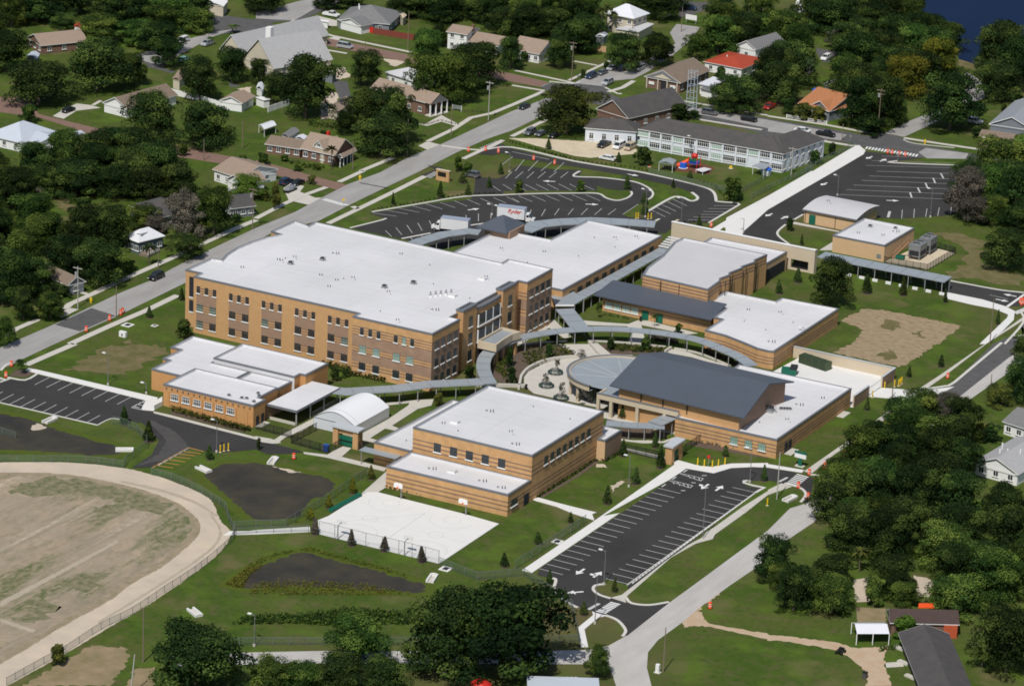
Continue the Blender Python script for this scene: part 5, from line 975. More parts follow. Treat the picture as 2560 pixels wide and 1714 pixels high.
part(h16, 'porch_roof', M_gravelroof, lambda b: b.prism([tuple(G(*z_(3, *q), 3)[:2]) for q in ((940, 262), (1160, 292), (1298, 220), (1200, 200))], 2.8, 3.05)); part(h16, 'porch_wall', WCR, lambda b: b.prism([tuple(G(*z_(3, *q), 3)[:2]) for q in ((960, 262), (1158, 288), (1280, 222), (1200, 206))], 0, 2.78))
house('low pale-roofed building at the top edge left of the cream two-storey house', z_(3, 190, 10), z_(3, 370, 105), z_(3, 420, 60), 3, 'u', WWH, RPG, 4.2)
h18, W_, lu, lv = house('brown-roofed office with white-edged pediment front and dark door', z_(3, 1203, 697), z_(3, 1538, 760), z_(3, 1812, 640), 3.3, 'v', WBK, RBR, 6.2, wins=(0, 5), ins=.5, cat='office', name='pediment_building')
part(h18, 'pediment_panel', WCR, lambda b: b.face([W_(lu * .25, -.05, 3.7), W_(lu * .75, -.05, 3.7), W_(lu * .5, -.05, 5)])); part(h18, 'pediment_infill', RGY, lambda b: b.face([W_(0.2, -.02, 3.3), W_(lu - .2, -.02, 3.3), W_(lu * .5, -.02, 6.1)])); part(h18, 'entrance', M_dark, lambda b: b.obox(W_(lu * .48, .45, 0), tuple(Vector(W_(1, 0, 0)) - Vector(W_(0, 0, 0)))[:2], .9, .15, 0, 2.6))
for s in (.1, .37, .62, .92): q = W_(lu * s, .15, 0); part(h18, 'pilaster', WCR, lambda b: b.cyl(q, .2, 0, 3.2, 6))
part(h18, 'sign_board', M_wwhite, lambda b: [b.obox(W_(lu * s, .4, 0), tuple(Vector(W_(1, 0, 0)) - Vector(W_(0, 0, 0)))[:2], .9, .12, 1.2, 2.) for s in (.22, .8)])
house('white house with bright red metal roof', z_(3, 1742, 560), z_(3, 2098, 630), z_(3, 2240, 520), 3., 'hip', WWH, RRD, 4.6, vent=1)
house('white gable-fronted house with grey roof behind the red-roofed house', z_(3, 2040, 412), z_(3, 2225, 455), z_(3, 2460, 370), 3.6, 'v', WWH, RGY, 5.8, wins=(1, 2))
hs_, W_, lu, lv = house('small white flat-roofed annex below the red-roofed house', z_(3, 1697, 768), z_(3, 1832, 792), z_(3, 1950, 724), 3., 'flat', WWH, RWH, wins=(1, 1), name='annex', cat='annex')
house('', z_(3, 1705, 810), z_(3, 1822, 838), z_(3, 1900, 790), 2.2, 'flat', WWH, RGY, parent=hs_, wins=(0, 0))
cg, W_, lu, lv = house('large dark grey gable-roofed brick church hall behind the pale blue building', z_(3, 762, 990), z_(3, 1062, 1082), z_(3, 1410, 900), 3.6, 'v', WBK, RDG, 7.6, name='church_hall', cat='church', wins=(1, 5))
# long pale blue two-storey building
bl, W_, lu, lv = house('long pale blue two-storey building with dark grey hip roof and ribbon windows', z_(3, 1148, 1176), z_(0, 1957, 385), z_(0, 2022, 338), 5.6, 'hip', WBL, RDG, 8.4, cat='building', name='school_annex', wins=(0, 0), ins=.5, lim=11)
_, W3, lu3, lv3 = house('', (1872, 364.5), (1958.5, 385.8), (2024, 338), 5.55, 'hip', WBL, RDG, 8.6, parent=bl, wins=(0, 0), ins=.45)
U2 = tuple((Vector(W_(0, 0, 0)) - Vector(W_(1, 0, 0))).normalized())
nv = Vector(W_(0, 0, 0)) - Vector(W_(0, 1, 0)); AF = math.atan2(nv.x, -nv.y)
for k, s in enumerate([.04, .125, .2, .275, .35, .455, .55, .635, .72, .8, .88, .955]):
    q = W_(lu * (1 - s), .48, 0)
    for z in (.9, 3.7):
        if z < 1 and k in (9,): continue
        window(bl, q[0], q[1], z, 3.6, 1.5, AF, 5, fr=M_wwhite, gm=M_glassG if (k % 3 == 0) else M_glass)
for k in range(7):
    q = W3(.42, lv3 * (k + .6) / 7.2, 0); n2 = Vector(W_(0, 0, 0)) - Vector(W_(1, 0, 0))
    for z in (.9, 3.7): window(bl, q[0], q[1], z, 1.6, 1.4, math.atan2(n2.x, -n2.y), 2, fr=M_wwhite)
part(bl, 'pier', WBL, lambda b: [b.obox(W_(lu * s, .4, 0), U2[:2], .25, .2, 0, 5.5) for s in (.08, .16, .24, .32, .41, .5, .59, .68, .76, .84, .92)])
bw, W_, lu, lv = house('low pale blue wing with dark roof beside the shell car park', z_(3, 655, 1165), z_(3, 1143, 1205), z_(3, 1230, 1130), 4., 'hip', WBL, RDG, 6.2, cat='building', name='blue_wing', wins=(4, 0), wh=1.6)
ho, W_, lu, lv = house('orange-shingled house with blue tarp patch on the roof', z_(4, 270, 942), z_(4, 562, 1018), z_(4, 660, 850), 3.2, 'u', WGY, ROR, 6.6, wins=(3, 1))
house('', z_(4, 380, 960), z_(4, 555, 1015), z_(4, 620, 900), 3.2, 'v', WGY, ROR, 5.4, parent=ho, wins=(1, 0)); q = G(*z_(4, 450, 790), 6.2); part(ho, 'tarp_patch', M_blue, lambda b: b.obox(q + Vector((.6, -1.6, 0)), (1, -.2), 1.1, .7, 5.0, 5.9))
house('', z_(4, 500, 770), z_(4, 620, 800), z_(4, 680, 760), 3.2, 'v', WGY, RGY, 5., parent=ho, wins=(0, 0))
house('tiny house with grey roof and orange-white front between dark trees at upper right', z_(4, 240, 600), z_(4, 385, 620), z_(4, 450, 580), 2.6, 'v', mat('peach_wall', (.6, .36, .2), .8), RGY, 4.)
house('large pale grey metal-roofed hall at the right edge', z_(4, 2010, 1130), z_(4, 2420, 1190), z_(4, 2800, 1000), 4.4, 'v', WGY, mat('grey_metal_sheet', (.3, .32, .34), .5), 7.4, wins=(0, 0), cat='hall', name='hall')
house('low brown-roofed brick building in front of the pale grey hall', z_(4, 1920, 1245), z_(4, 2560, 1330), z_(4, 2700, 1200), 2.9, 'u', mat('pink_brick', (.4, .25, .19), .9, .2, 1.), RBR, 4.2, wins=(6, 0), cat='building', name='low_building', lim=7)
house('wide pale grey shingle-roofed house with white roof vents at the right edge', z_(12, 1862, 1075), z_(12, 2285, 1190), z_(12, 2560, 930), 2.8, 'v', WWH, RPG, 5.2, wins=(3, 2), vent=4)
house('white house with mid-grey roof above the pale vented roof at the right edge', z_(12, 2132, 702), z_(12, 2340, 770), z_(12, 2600, 660), 3., 'u', WWH, RGY, 5., wins=(2, 1))
# lower right homestead
hr, W_, lu, lv = house('maroon-shingled brick-red house with bright orange-red end wall', z_(16, 1112, 992), z_(16, 1748, 1008), z_(16, 1752, 900), 2.8, 'u', WBK, RMR, 4.6, wins=(0, 0), lim=9, ins=.4)
part(hr, 'end_bay', WRD, lambda b: b.prism([tuple(G(*z_(16, *q), 2.6)[:2]) for q in ((1605, 1015), (1730, 1020), (1735, 950), (1610, 950))], 0, 2.6)); q = G(*z_(16, 1655, 1078)); window(hr, q.x, q.y + .15, 1., 1.3, 1.3, math.radians(28), 1, fr=M_wwhite)
part(hr, 'orange_awning', M_org, lambda b: b.prism([tuple(G(*z_(16, *q), 2.5)[:2]) for q in ((1370, 850), (1520, 850), (1500, 812), (1375, 812))], 2.3, 2.5))
hm, W_, lu, lv = house('long dark grey-roofed house in the lower right corner', z_(16, 1185, 1082), z_(16, 1470, 1800), z_(16, 1940, 1760), 2.9, 'u', mat('dim_brick', (.16, .13, .11), .9, .2, 1.), RDG, 4.8, wins=(0, 0), ins=.9)
for p in ((1200, 1230), (1235, 1360), (1300, 1490)): q = g(16, *p); part(hm, 'porch_step', M_conc, lambda b: b.obox(q, (1, -.3), 1.2, .5, 0, .35))
cpt = thing('carport', 'white metal carport shed on poles beside the maroon-roofed house', 'carport', tuple(g(16, 950, 1165)))
cr_ = [G(*z_(16, *q), 2.3) for q in ((812, 1092), (1108, 1092))]; cu = (cr_[1] - cr_[0]).normalized(); cv = Vector((-cu.y, cu.x, 0)); L_ = (cr_[1] - cr_[0]).length
part(cpt, 'roof', RWH, lambda b: (b.face([tuple(cr_[0]), tuple(cr_[1]), tuple(cr_[1] + cv * 2.6 + Vector((0, 0, .9))), tuple(cr_[0] + cv * 2.6 + Vector((0, 0, .9)))]), b.face([tuple(cr_[1] + cv * 5.2), tuple(cr_[0] + cv * 5.2), tuple(cr_[0] + cv * 2.6 + Vector((0, 0, .9))), tuple(cr_[1] + cv * 2.6 + Vector((0, 0, .9)))])))
for s in (0, .5, 1):
    for d_ in (0, 5.2): q = cr_[0] + cu * (L_ * s) + cv * d_; part(cpt, 'post', M_wwhite, lambda b: b.box(q.x - .07, q.x + .07, q.y - .07, q.y + .07, 0, 2.3))
# bottom edge trailer
tr, W_, lu, lv = house('pale blue-white trailer home with ribbed metal lean-to at the bottom edge', z_(15, 140, 1590), z_(15, 800, 1610), z_(15, 820, 1500), 2.9, 'flat', WBL, RBL, wins=(0, 0), cat='trailer', name='trailer_home', lim=5)
part(tr, 'ribbed_roof', M_gravelroof, lambda b: [b.prism([tuple(G(*z_(15, *q), 2.7)[:2]) for q in ((150 + 38 * k, 1482), (176 + 38 * k, 1483), (176 + 38 * k, 1532), (150 + 38 * k, 1530))], 2.6, 2.7) for k in range(12)])
rc = thing('red_shed', 'small red domed roof peeking over the bottom edge', 'shed', tuple(g(14, 2040, 1600))); q = G(*z_(14, 2048, 1560), 1.9); part(rc, 'roof', M_red, lambda b: b.ball((q.x, q.y, 1.6), 2.2, 2.2, 1.3)); part(rc, 'wall', WBL, lambda b: b.cyl((q.x, q.y), 2.1, 0, 1.6, 12))
# sheds and canopies in back yards
def shed(label, r, pts, h, roof, wall, name='shed', post=False, pitch=.5):
    e = [G(*Z(r, *p), h) for p in pts]; c = sum(e, Vector()) / len(e); t = thing(name, label, name.replace('_', ' '), (c.x, c.y, 0)); p = ccw([tuple(q[:2]) for q in e])
    if pitch and len(p) == 4:
        m0 = ((p[0][0] + p[1][0]) / 2, (p[0][1] + p[1][1]) / 2, h + pitch); m1 = ((p[2][0] + p[3][0]) / 2, (p[2][1] + p[3][1]) / 2, h + pitch)
        part(t, 'roof', roof, lambda b: (b.face([(*p[1], h), (*p[2], h), m1, m0]), b.face([(*p[3], h), (*p[0], h), m0, m1]), b.sides(p, h - .15, h)))
    else: part(t, 'roof', roof, lambda b: b.prism(p, h - .12, h))
    if post:
        for q in offset(p, .2): part(t, 'post', M_wwhite, lambda b: b.box(q[0] - .06, q[0] + .06, q[1] - .06, q[1] + .06, 0, h - .15))
    else: part(t, 'wall', wall, lambda b: b.prism(offset(p, .25), 0, h - .16))
    return t
shed('white peaked yard canopy on poles behind the dormer house', 2, ((20, 1140), (75, 1180), (188, 1140), (140, 1098)), 2.4, RWH, None, 'yard_canopy', True)
shed('low grey sheds with dark roof behind the dormer house', 2, ((230, 1230), (300, 1255), (400, 1195), (330, 1160)), 2., RGY, WWH)
shed('white rounded boat cover shed right of the dark yard shed', 2, ((355, 1255), (440, 1275), (470, 1240), (390, 1230)), 1.5, RWH, WWH)
shed('white trailer caravan beside the picket fence', 2, ((-10, 885), (70, 915), (135, 905), (60, 880)), 2.4, M_wwhite, WWH, 'caravan', pitch=0)
shed('white cargo trailer parked beside the red fence', 2, ((578, 190), (660, 205), (668, 188), (590, 178)), 2.1, M_wwhite, WWH, 'cargo_trailer', pitch=0)
shed('pale blue garden shed behind the brick bungalow', 1, ((240, 510), (340, 535), (365, 490), (290, 468)), 2.2, RBL, WGY)
shed('white shed between oaks at the far upper left', 1, ((672, 240), (735, 250), (740, 215), (690, 208)), 2.4, RRD, WWH)
shed('small porch cottage with tan roof half hidden behind a round oak', 1, ((1570, 715), (1640, 735), (1690, 690), (1630, 635)), 3., RTN, WCR, 'cottage')
shed('dark garage with white roof edge behind the oak beside the sand yard', 2, ((560, 625), (700, 665), (740, 642), (610, 612)), 3.4, M_wwhite, WGY, 'garage', pitch=0)
shed('tan-roofed outbuilding half hidden by the oak beside the dormer house', 2, ((650, 985), (740, 1020), (850, 960), (810, 880)), 2.8, RTN, WCR, 'outbuilding', pitch=1.5)
shed('white-roofed shed next to the small cream two-storey house porch', 3, ((760, 330), (840, 335), (880, 310), (800, 292)), 2.6, RWH, WGY)
shed('white greenhouse hoop behind the church oak', 2, ((0, 800), (60, 825), (80, 780), (20, 755)), 2.2, RWH, WWH, 'hoop_tent', pitch=.8)
shed('white building corner at the top edge above the dark side street', 1, ((1880, 30), (2040, 60), (2080, 10), (1950, -30)), 3.5, M_wwhite, WCR, 'building')
shed('pale lean-to patio with orange pool deck behind the grey-roofed house', 2, ((1290, 130), (1340, 170), (1375, 140), (1330, 118)), 2.6, M_cream, WCR, 'gazebo', pitch=.6)
shed('grey metal picnic pavilion on posts beside the playground', 3, ((1335, 1480), (1470, 1500), (1500, 1460), (1380, 1445)), 2.5, M_metal, None, 'pavilion', True)
shed('flat white shade table shelter near the red playground surface', 3, ((1670, 1545), (1740, 1568), (1820, 1540), (1750, 1525)), .9, M_memb, None, 'shade_shelter', True, 0)
shed('grey shade roof at the right end of the pale blue building', 3, ((2190, 1510), (2300, 1545), (2370, 1500), (2270, 1480)), 2.5, M_metal, None, 'shade_roof', True, 0)
shed('brown lean-to clutter yard roof beside the maroon house', 16, ((800, 1000), (1070, 1005), (1070, 985), (800, 985)), 1.2, M_green, WGY, 'garden_shed', pitch=0)
sheet('playground_surface', [gl(3, '1490,1480 1620,1460 1850,1530 1800,1590 1480,1560')], mat('rubber_mulch', (.14, .05, .03), .95), .02)
sheet('homestead_yard', [gl(16, '800,850 1080,860 1080,990 820,1000')], M_dirt, .02, .3)
pg = thing('play_structure', 'colourful climbing frame with red dome roof on the playground', 'play structure', tuple(g(3, 1660, 1540))); q = g(3, 1660, 1535)
part(pg, 'dome_roof', M_red, lambda b: b.ball((q.x, q.y, 3.6), 1.0, 1.0, .8)); part(pg, 'deck', M_blue, lambda b: b.box(q.x - 1.2, q.x + 1.2, q.y - 1., q.y + 1., 1.5, 2.0)); part(pg, 'green_panel', M_green, lambda b: b.box(q.x - 1, q.x + 1, q.y - 1.4, q.y - 1.3, 2.3, 3)); part(pg, 'slide', M_org, lambda b: b.tube((q.x - 1.5, q.y, 2.2), (q.x - 4.4, q.y - 1.5, .4), .5, 8))
for sx in (-1.3, 1.3):
    for s in (-1.1, 1.1): part(pg, 'post', M_red, lambda b: b.cyl((q.x + sx, q.y + s), .1, 0, 3.5, 6))
for lb, r, x, y, m, s in (('blue round play barrel left of the climbing frame', 3, 1560, 1530, M_blue, 1.1), ('orange sandbox toys left of the picnic pavilion', 3, 1250, 1520, M_org, .5), ('yellow ride-on toys near the blue building', 3, 1995, 1535, M_yel, .5)):
    c = g(r, x, y); t = thing('play_equipment', lb, 'toy', tuple(c)); part(t, 'drum', m, lambda b: b.cyl(c, .9 * s, .05, 1.3 * s, 10)); part(t, 'base', M_wwhite, lambda b: b.cyl(c, 1.2 * s, 0, .1, 10))
t = thing('play_house', 'small white playhouse with blue roof at the foot of the blue building', 'playhouse', tuple(g(3, 2334, 1560))); c = g(0, 1916, 437); part(t, 'wall', M_wwhite, lambda b: b.box(c.x - 1, c.x + 1, c.y - 1, c.y + 1, 0, 1.6)); part(t, 'roof', M_blue, lambda b: [b.face([(c.x - 1.2, c.y - 1.2, 1.6), (c.x + 1.2, c.y - 1.2, 1.6), (c.x, c.y, 2.5)]), b.face([(c.x + 1.2, c.y - 1.2, 1.6), (c.x + 1.2, c.y + 1.2, 1.6), (c.x, c.y, 2.5)]), b.face([(c.x + 1.2, c.y + 1.2, 1.6), (c.x - 1.2, c.y + 1.2, 1.6), (c.x, c.y, 2.5)]), b.face([(c.x - 1.2, c.y + 1.2, 1.6), (c.x - 1.2, c.y - 1.2, 1.6), (c.x, c.y, 2.5)])])

# ---------------- vehicles ----------------
PAINT = {n: mat('car_paint_' + n, c, .3, spec=.6) for n, c in dict(white=(.75, .75, .74), black=(.012, .012, .014), silver=(.38, .39, .41), grey=(.12, .125, .13), red=(.3, .02, .02), dkgreen=(.01, .05, .04), tan=(.45, .36, .24), navy=(.015, .03, .07), teal=(.2, .4, .38)).items()}
CARM = {}
def car_meshes(kind):
    if kind in CARM: return CARM[kind]
    L, W2, hb, hc, segs = {'sedan': (4.7, .9, .95, 1.42, ((-1.9, -1.1), (.9, 1.75))), 'suv': (4.8, .95, 1.1, 1.8, ((-2.2, -1.9), (.7, 1.4))), 'van': (5., .98, 1.15, 1.9, ((-2.35, -2.1), (1.1, 1.9))), 'pickup': (5.6, .98, 1.1, 1.8, ((-.6, -.3), (1., 1.6)))}[kind]
    b = MB(); h = L / 2; prof = [(-h, .35), (h, .35), (h + .02, .72), (h - .15, hb - .12), (1.5, hb), (-h + .12, hb), (-h - .02, .7)]
    def ext(b, prof, w0, w1f=None):
        n = len(prof); ws = [w0 if w1f is None else w1f(z) for _, z in prof]
        b.face([(x, -w, z) for (x, z), w in zip(prof, ws)]); b.face([(x, w, z) for (x, z), w in zip(prof, ws)][::-1])
        for k in range(n):
            j = (k + 1) % n; b.face([(prof[j][0], -ws[j], prof[j][1]), (prof[k][0], -ws[k], prof[k][1]), (prof[k][0], ws[k], prof[k][1]), (prof[j][0], ws[j], prof[j][1])])
    ext(b, prof, W2)
    (r0, r1), (f0_, f1_) = segs
    if kind == 'pickup':  # open bed
        b.box(-h + .15, -.7, -W2 + .12, W2 - .12, hb - .02, hb + .005, M_dark)
    body = b
    c = MB(); ext(c, [(r0, hb - .02), (f1_, hb - .02), (f0_, hc - .06), (r1, hc - .06)], W2 - .1, lambda z: W2 - .1 if z < hb else W2 - .24)
    rf = MB(); rf.box(r1 - .03, f0_ + .03, -W2 + .2, W2 - .2, hc - .07, hc)
    for y in (-1, 1): rf.tube((f1_ - .03, y * (W2 - .12), hb), (f0_, y * (W2 - .24), hc - .05), .04, 4); rf.tube(((r1 + f0_) / 2, y * (W2 - .1), hb), ((r1 + f0_) / 2, y * (W2 - .22), hc - .05), .05, 4); rf.tube((r0 + .02, y * (W2 - .12), hb), (r1, y * (W2 - .24), hc - .05), .05, 4)
    wh = MB(); wh.tube((0, -.1, 0), (0, .1, 0), .34, 12, M_tyre); wh.tube((0, -.11, 0), (0, .11, 0), .19, 8, M_steel)
    hl = MB(); hl.box(-.05, .05, -.18, .18, -.08, .08)
    CARM[kind] = (L, W2, hb, body, c.mesh('glass', M_glass), rf, wh.mesh('wheel'), hl); return CARM[kind]
PROTO = {}
def car(label, r, x, y, kind, colour, ax, grp=None):
    """ax: 'x','y','-x','-y' heading along the street grid, or degrees"""
    L, W2, hb, body, glass, rf, wheel, hl = car_meshes(kind)
    key = (kind, colour)
    if key not in PROTO: body_m = body.mesh('body', PAINT[colour]) if not body.mats else body.mesh('body'); body_m.materials[0] = PAINT[colour]; PROTO[key] = (body_m, rf.mesh('roof', PAINT[colour]), hl.mesh('headlight', M_wwhite), hl.mesh('tail_light', M_red))
    bm, rm, hm_, tm = PROTO[key]
    p = g(r, x, y); rz = {'x': 0, 'y': math.pi / 2, '-x': math.pi, '-y': -math.pi / 2}.get(ax, math.radians(ax) if not isinstance(ax, str) else 0)
    t = thing('pickup_truck' if kind == 'pickup' else 'minivan' if kind == 'van' else 'parked_car', label, 'pickup' if kind == 'pickup' else 'van' if kind == 'van' else 'car', (p.x, p.y, .04), rz, grp)
    link('body', bm, t, keep=False); link('cabin_glass', glass, t, keep=False); link('roof', rm, t, keep=False)
    for sx in (-1, 1):
        for sy in (-1, 1): o = link('wheel', wheel, t, keep=False); o.location = (sx * L * .31, sy * (W2 - .1), .34)
    for sy in (-1, 1): o = link('headlight', hm_, t, keep=False); o.location = (L / 2, sy * (W2 - .25), .72); o = link('tail_light', tm, t, keep=False); o.location = (-L / 2, sy * (W2 - .25), .78)
    return t
for a in (('white suv on the upper side street', 1, 1668, 385, 'suv', 'white', '-y'), ('silver suv parked at the church side of the upper street', 1, 1890, 415, 'suv', 'silver', '-y'), ('pale teal car nosing out behind the oak', 1, 1672, 560, 'sedan', 'teal', 'y'), ('black car on the concrete drive of the white-gabled house', 1, 622, 1020, 'sedan', 'black', '-y'),
    ('white pickup beside the grey-roofed house', 2, 685, 150, 'pickup', 'white', 'x'), ('dark green car on the brick street by the church', 2, 530, 388, 'sedan', 'dkgreen', 'x'), ('silver minivan on the brick street', 2, 812, 440, 'van', 'silver', 'x'),
    ('black car parked by the crossroads verge, nearest the corner', 3, 722, 712, 'suv', 'navy', '-y'), ('grey car parked behind the navy one near the crossroads', 3, 822, 678, 'sedan', 'grey', '-y'), ('silver car parked farther up under the roadside oak', 3, 915, 635, 'sedan', 'silver', '-y'), ('white-blue car in the oak shade on the crossroads street', 3, 1160, 640, 'suv', 'silver', '-y'), ('silver wagon waiting at the crossroads stop bar', 3, 872, 770, 'suv', 'silver', '-y'),
    ('black car driving on the main street near the crossroads', 3, 112, 990, 'sedan', 'black', '-y'), ('grey suv parked on grass, left of three under the olive tree', 3, 165, 1225, 'suv', 'grey', '-y'), ('grey car parked on grass, middle of three under the olive tree', 3, 262, 1235, 'sedan', 'grey', '-y'), ('black car parked on grass, right of three under the olive tree', 3, 385, 1252, 'sedan', 'black', '-y'),
    ('black pickup in the shell car park', 3, 838, 1335, 'pickup', 'black', '-y'), ('white minivan in the shell car park', 3, 978, 1350, 'van', 'white', '-y'), ('tan van in the shell car park by the blue wing', 3, 1078, 1360, 'van', 'tan', '-y'), ('white sedan at the lower edge of the shell car park', 3, 872, 1460, 'sedan', 'white', '-x'),
    ('dark grey suv on the cross street behind the blue building', 3, 1800, 1045, 'suv', 'grey', 'x'), ('black suv in shade on the cross street', 3, 2160, 1105, 'suv', 'black', 'x'), ('dark red pickup left of the orange-roofed house', 4, 15, 990, 'pickup', 'red', '-y'), ('black pickup driving past the blue building corner', 4, 525, 1240, 'pickup', 'black', 'x'), ('white car half hidden by the dark hip roof corner', 4, 312, 1205, 'sedan', 'white', 'x'),
    ('white suv on the lawn under the big oak at the upper right', 4, 1880, 1125, 'suv', 'white', 'x'), ('white suv on the small cul-de-sac among dark trees', 4, 530, 545, 'suv', 'white', '-y'), ('black suv parked on the main street beside the palm', 5, 1425, 975, 'suv', 'black', '-y'),
    ('navy suv parked on the circular drive, farther one', 6, 270, 110, 'suv', 'navy', 'y'), ('black car parked on the circular drive, nearer one', 6, 378, 118, 'sedan', 'black', '-y'), ('grey car behind the brick entrance sign', 6, 1965, 45, 'suv', 'grey', '-x'), ('grey car at the top street corner parking bay', 3, 1620, 90, 'suv', 'navy', 'x'), ('white car under the palms by the cream two-storey house', 3, 1400, 160, 'sedan', 'white', 'y')): car(*a)
bc = thing('covered_boat', 'small boat under a grey cover on the circular drive', 'boat', tuple(g(6, 312, 175))); q = g(6, 312, 175); part(bc, 'cover', M_steel, lambda b: b.ball((q.x, q.y, .9), 1., 2.6, .7)); part(bc, 'trailer', M_blk, lambda b: b.box(q.x - .8, q.x + .8, q.y - 2.4, q.y + 2.4, .3, .5))
def truck(label, bx, bz, heading, txt):
    p = G(*bx, 0); L = 7.4; t = thing('box_truck', label, 'truck', (p.x, p.y, .05), heading, 'box trucks in the north lot')
    K = dict(keep=False)
    b = MB(); b.box(-L / 2, L / 2, -1.25, 1.25, .95, 3.75); b.obj('cargo_box', mat('truck_white', (.72, .73, .74), .4), t, **K)
    b = MB(); b.box(-L / 2 - .03, L / 2 + .03, -1.28, 1.28, 3.75, 3.85); b.obj('box_roof', mat('truck_roof', (.3, .34, .42), .4), t, **K)
    b = MB(); [b.box(x - .04, x + .04, y - .03, y + .03, .9, 3.8) for x in (-L / 2, L / 2) for y in (-1.26, 1.26)]; b.obj('corner_trim', M_steel, t, **K)
    b = MB(); b.box(L / 2 + .25, L / 2 + 1.8, -1.05, 1.05, .55, 1.55); b.box(L / 2 + .2, L / 2 + 1.1, -1., 1., 1.55, 2.5); b.box(L / 2 + 1.8, L / 2 + 2.5, -.9, .9, .6, 1.35); b.obj('cab', PAINT['white'], t, **K)
    b = MB(); b.face([(L / 2 + 1.12, -.9, 2.4), (L / 2 + 1.82, -.95, 1.57), (L / 2 + 1.82, .95, 1.57), (L / 2 + 1.12, .9, 2.4)]); b.box(L / 2 + .4, L / 2 + 1.05, -1.02, 1.02, 1.65, 2.3); b.obj('windscreen', M_glass, t, **K)
    b = MB(); b.box(-L / 2, L / 2 + 1.5, -.5, .5, .5, .95); b.obj('chassis', M_blk, t, **K)
    wh = MB(); wh.tube((0, -.15, 0), (0, .15, 0), .45, 12, M_tyre); wh.tube((0, -.16, 0), (0, .16, 0), .22, 8, M_steel); wm = wh.mesh('wheel')
    for x in (-L / 2 + 1.4, L / 2 + 1.6):
        for y in (-1, 1): o = link('wheel', wm, t, **K); o.location = (x, y, .45)
    if txt:
        fc = bpy.data.curves.new('lettering', 'FONT'); fc.body = txt; fc.size = 1.5; fc.shear = .3; fc.extrude = .01; fc.offset = .03; fo = bpy.data.objects.new('tmp', fc); COL.objects.link(fo)
        bpy.context.view_layer.update(); me = bpy.data.meshes.new_from_object(fo.evaluated_get(bpy.context.evaluated_depsgraph_get())); bpy.data.objects.remove(fo)
        me.materials.clear(); me.materials.append(M_red); o = link('lettering', me, t, **K); o.location = (-.9, -1.275, 2.45); o.rotation_euler = (math.pi / 2, 0, 0)
        b = MB(); [b.box(x, x + .05, -1.28, -1.25, 1., 3.1) for x in (2.05, 3.05)]; b.box(2.05, 3.1, -1.28, -1.25, 3.06, 3.12); b.obj('side_door', M_steel, t, **K)
    return t
truck('white box truck facing left with plain sides behind the largest roof', (1138, 581), 0, math.radians(180 + 14), None)
truck('white box truck with red lettering facing right behind the slate pyramid roof', (1279, 552), 0, math.radians(14 - 0), 'Ryder')
atv = thing('quad_bike', 'black quad bike on the grass beside the dirt track', 'quad bike', tuple(g(16, 660, 1270))); q = g(16, 660, 1270)
part(atv, 'body', M_blk, lambda b: (b.box(q.x - .45, q.x + .45, q.y - .9, q.y + .9, .5, .95), b.box(q.x - .3, q.x + .3, q.y - .2, q.y + .3, .95, 1.25)))
for sx in (-.6, .6):
    for s in (-.75, .75): part(atv, 'wheel', M_tyre, lambda b: b.tube((q.x + sx - .12, q.y + s, .33), (q.x + sx + .12, q.y + s, .33), .33, 10))
bn = thing('wheelie_bin', 'dark grey bin standing alone by the dirt track', 'bin', tuple(g(16, 882, 1495))); q = g(16, 882, 1495); part(bn, 'body', RDG, lambda b: b.box(q.x - .4, q.x + .4, q.y - .4, q.y + .4, .05, 1.15)); part(bn, 'lid', M_blk, lambda b: b.box(q.x - .45, q.x + .45, q.y - .45, q.y + .45, 1.15, 1.25))
bb = thing('vending_bin', 'bright blue bin against the black fence by the gate pillars', 'bin', tuple(g(10, 645, 975))); q = g(10, 640, 975); part(bb, 'body', M_blue, lambda b: b.box(q.x - .4, q.x + .5, q.y - .4, q.y + .4, .05, 1.5)); part(bb, 'lid', M_steel, lambda b: b.box(q.x - .9, q.x - .45, q.y - .4, q.y + .3, .05, 1.5))
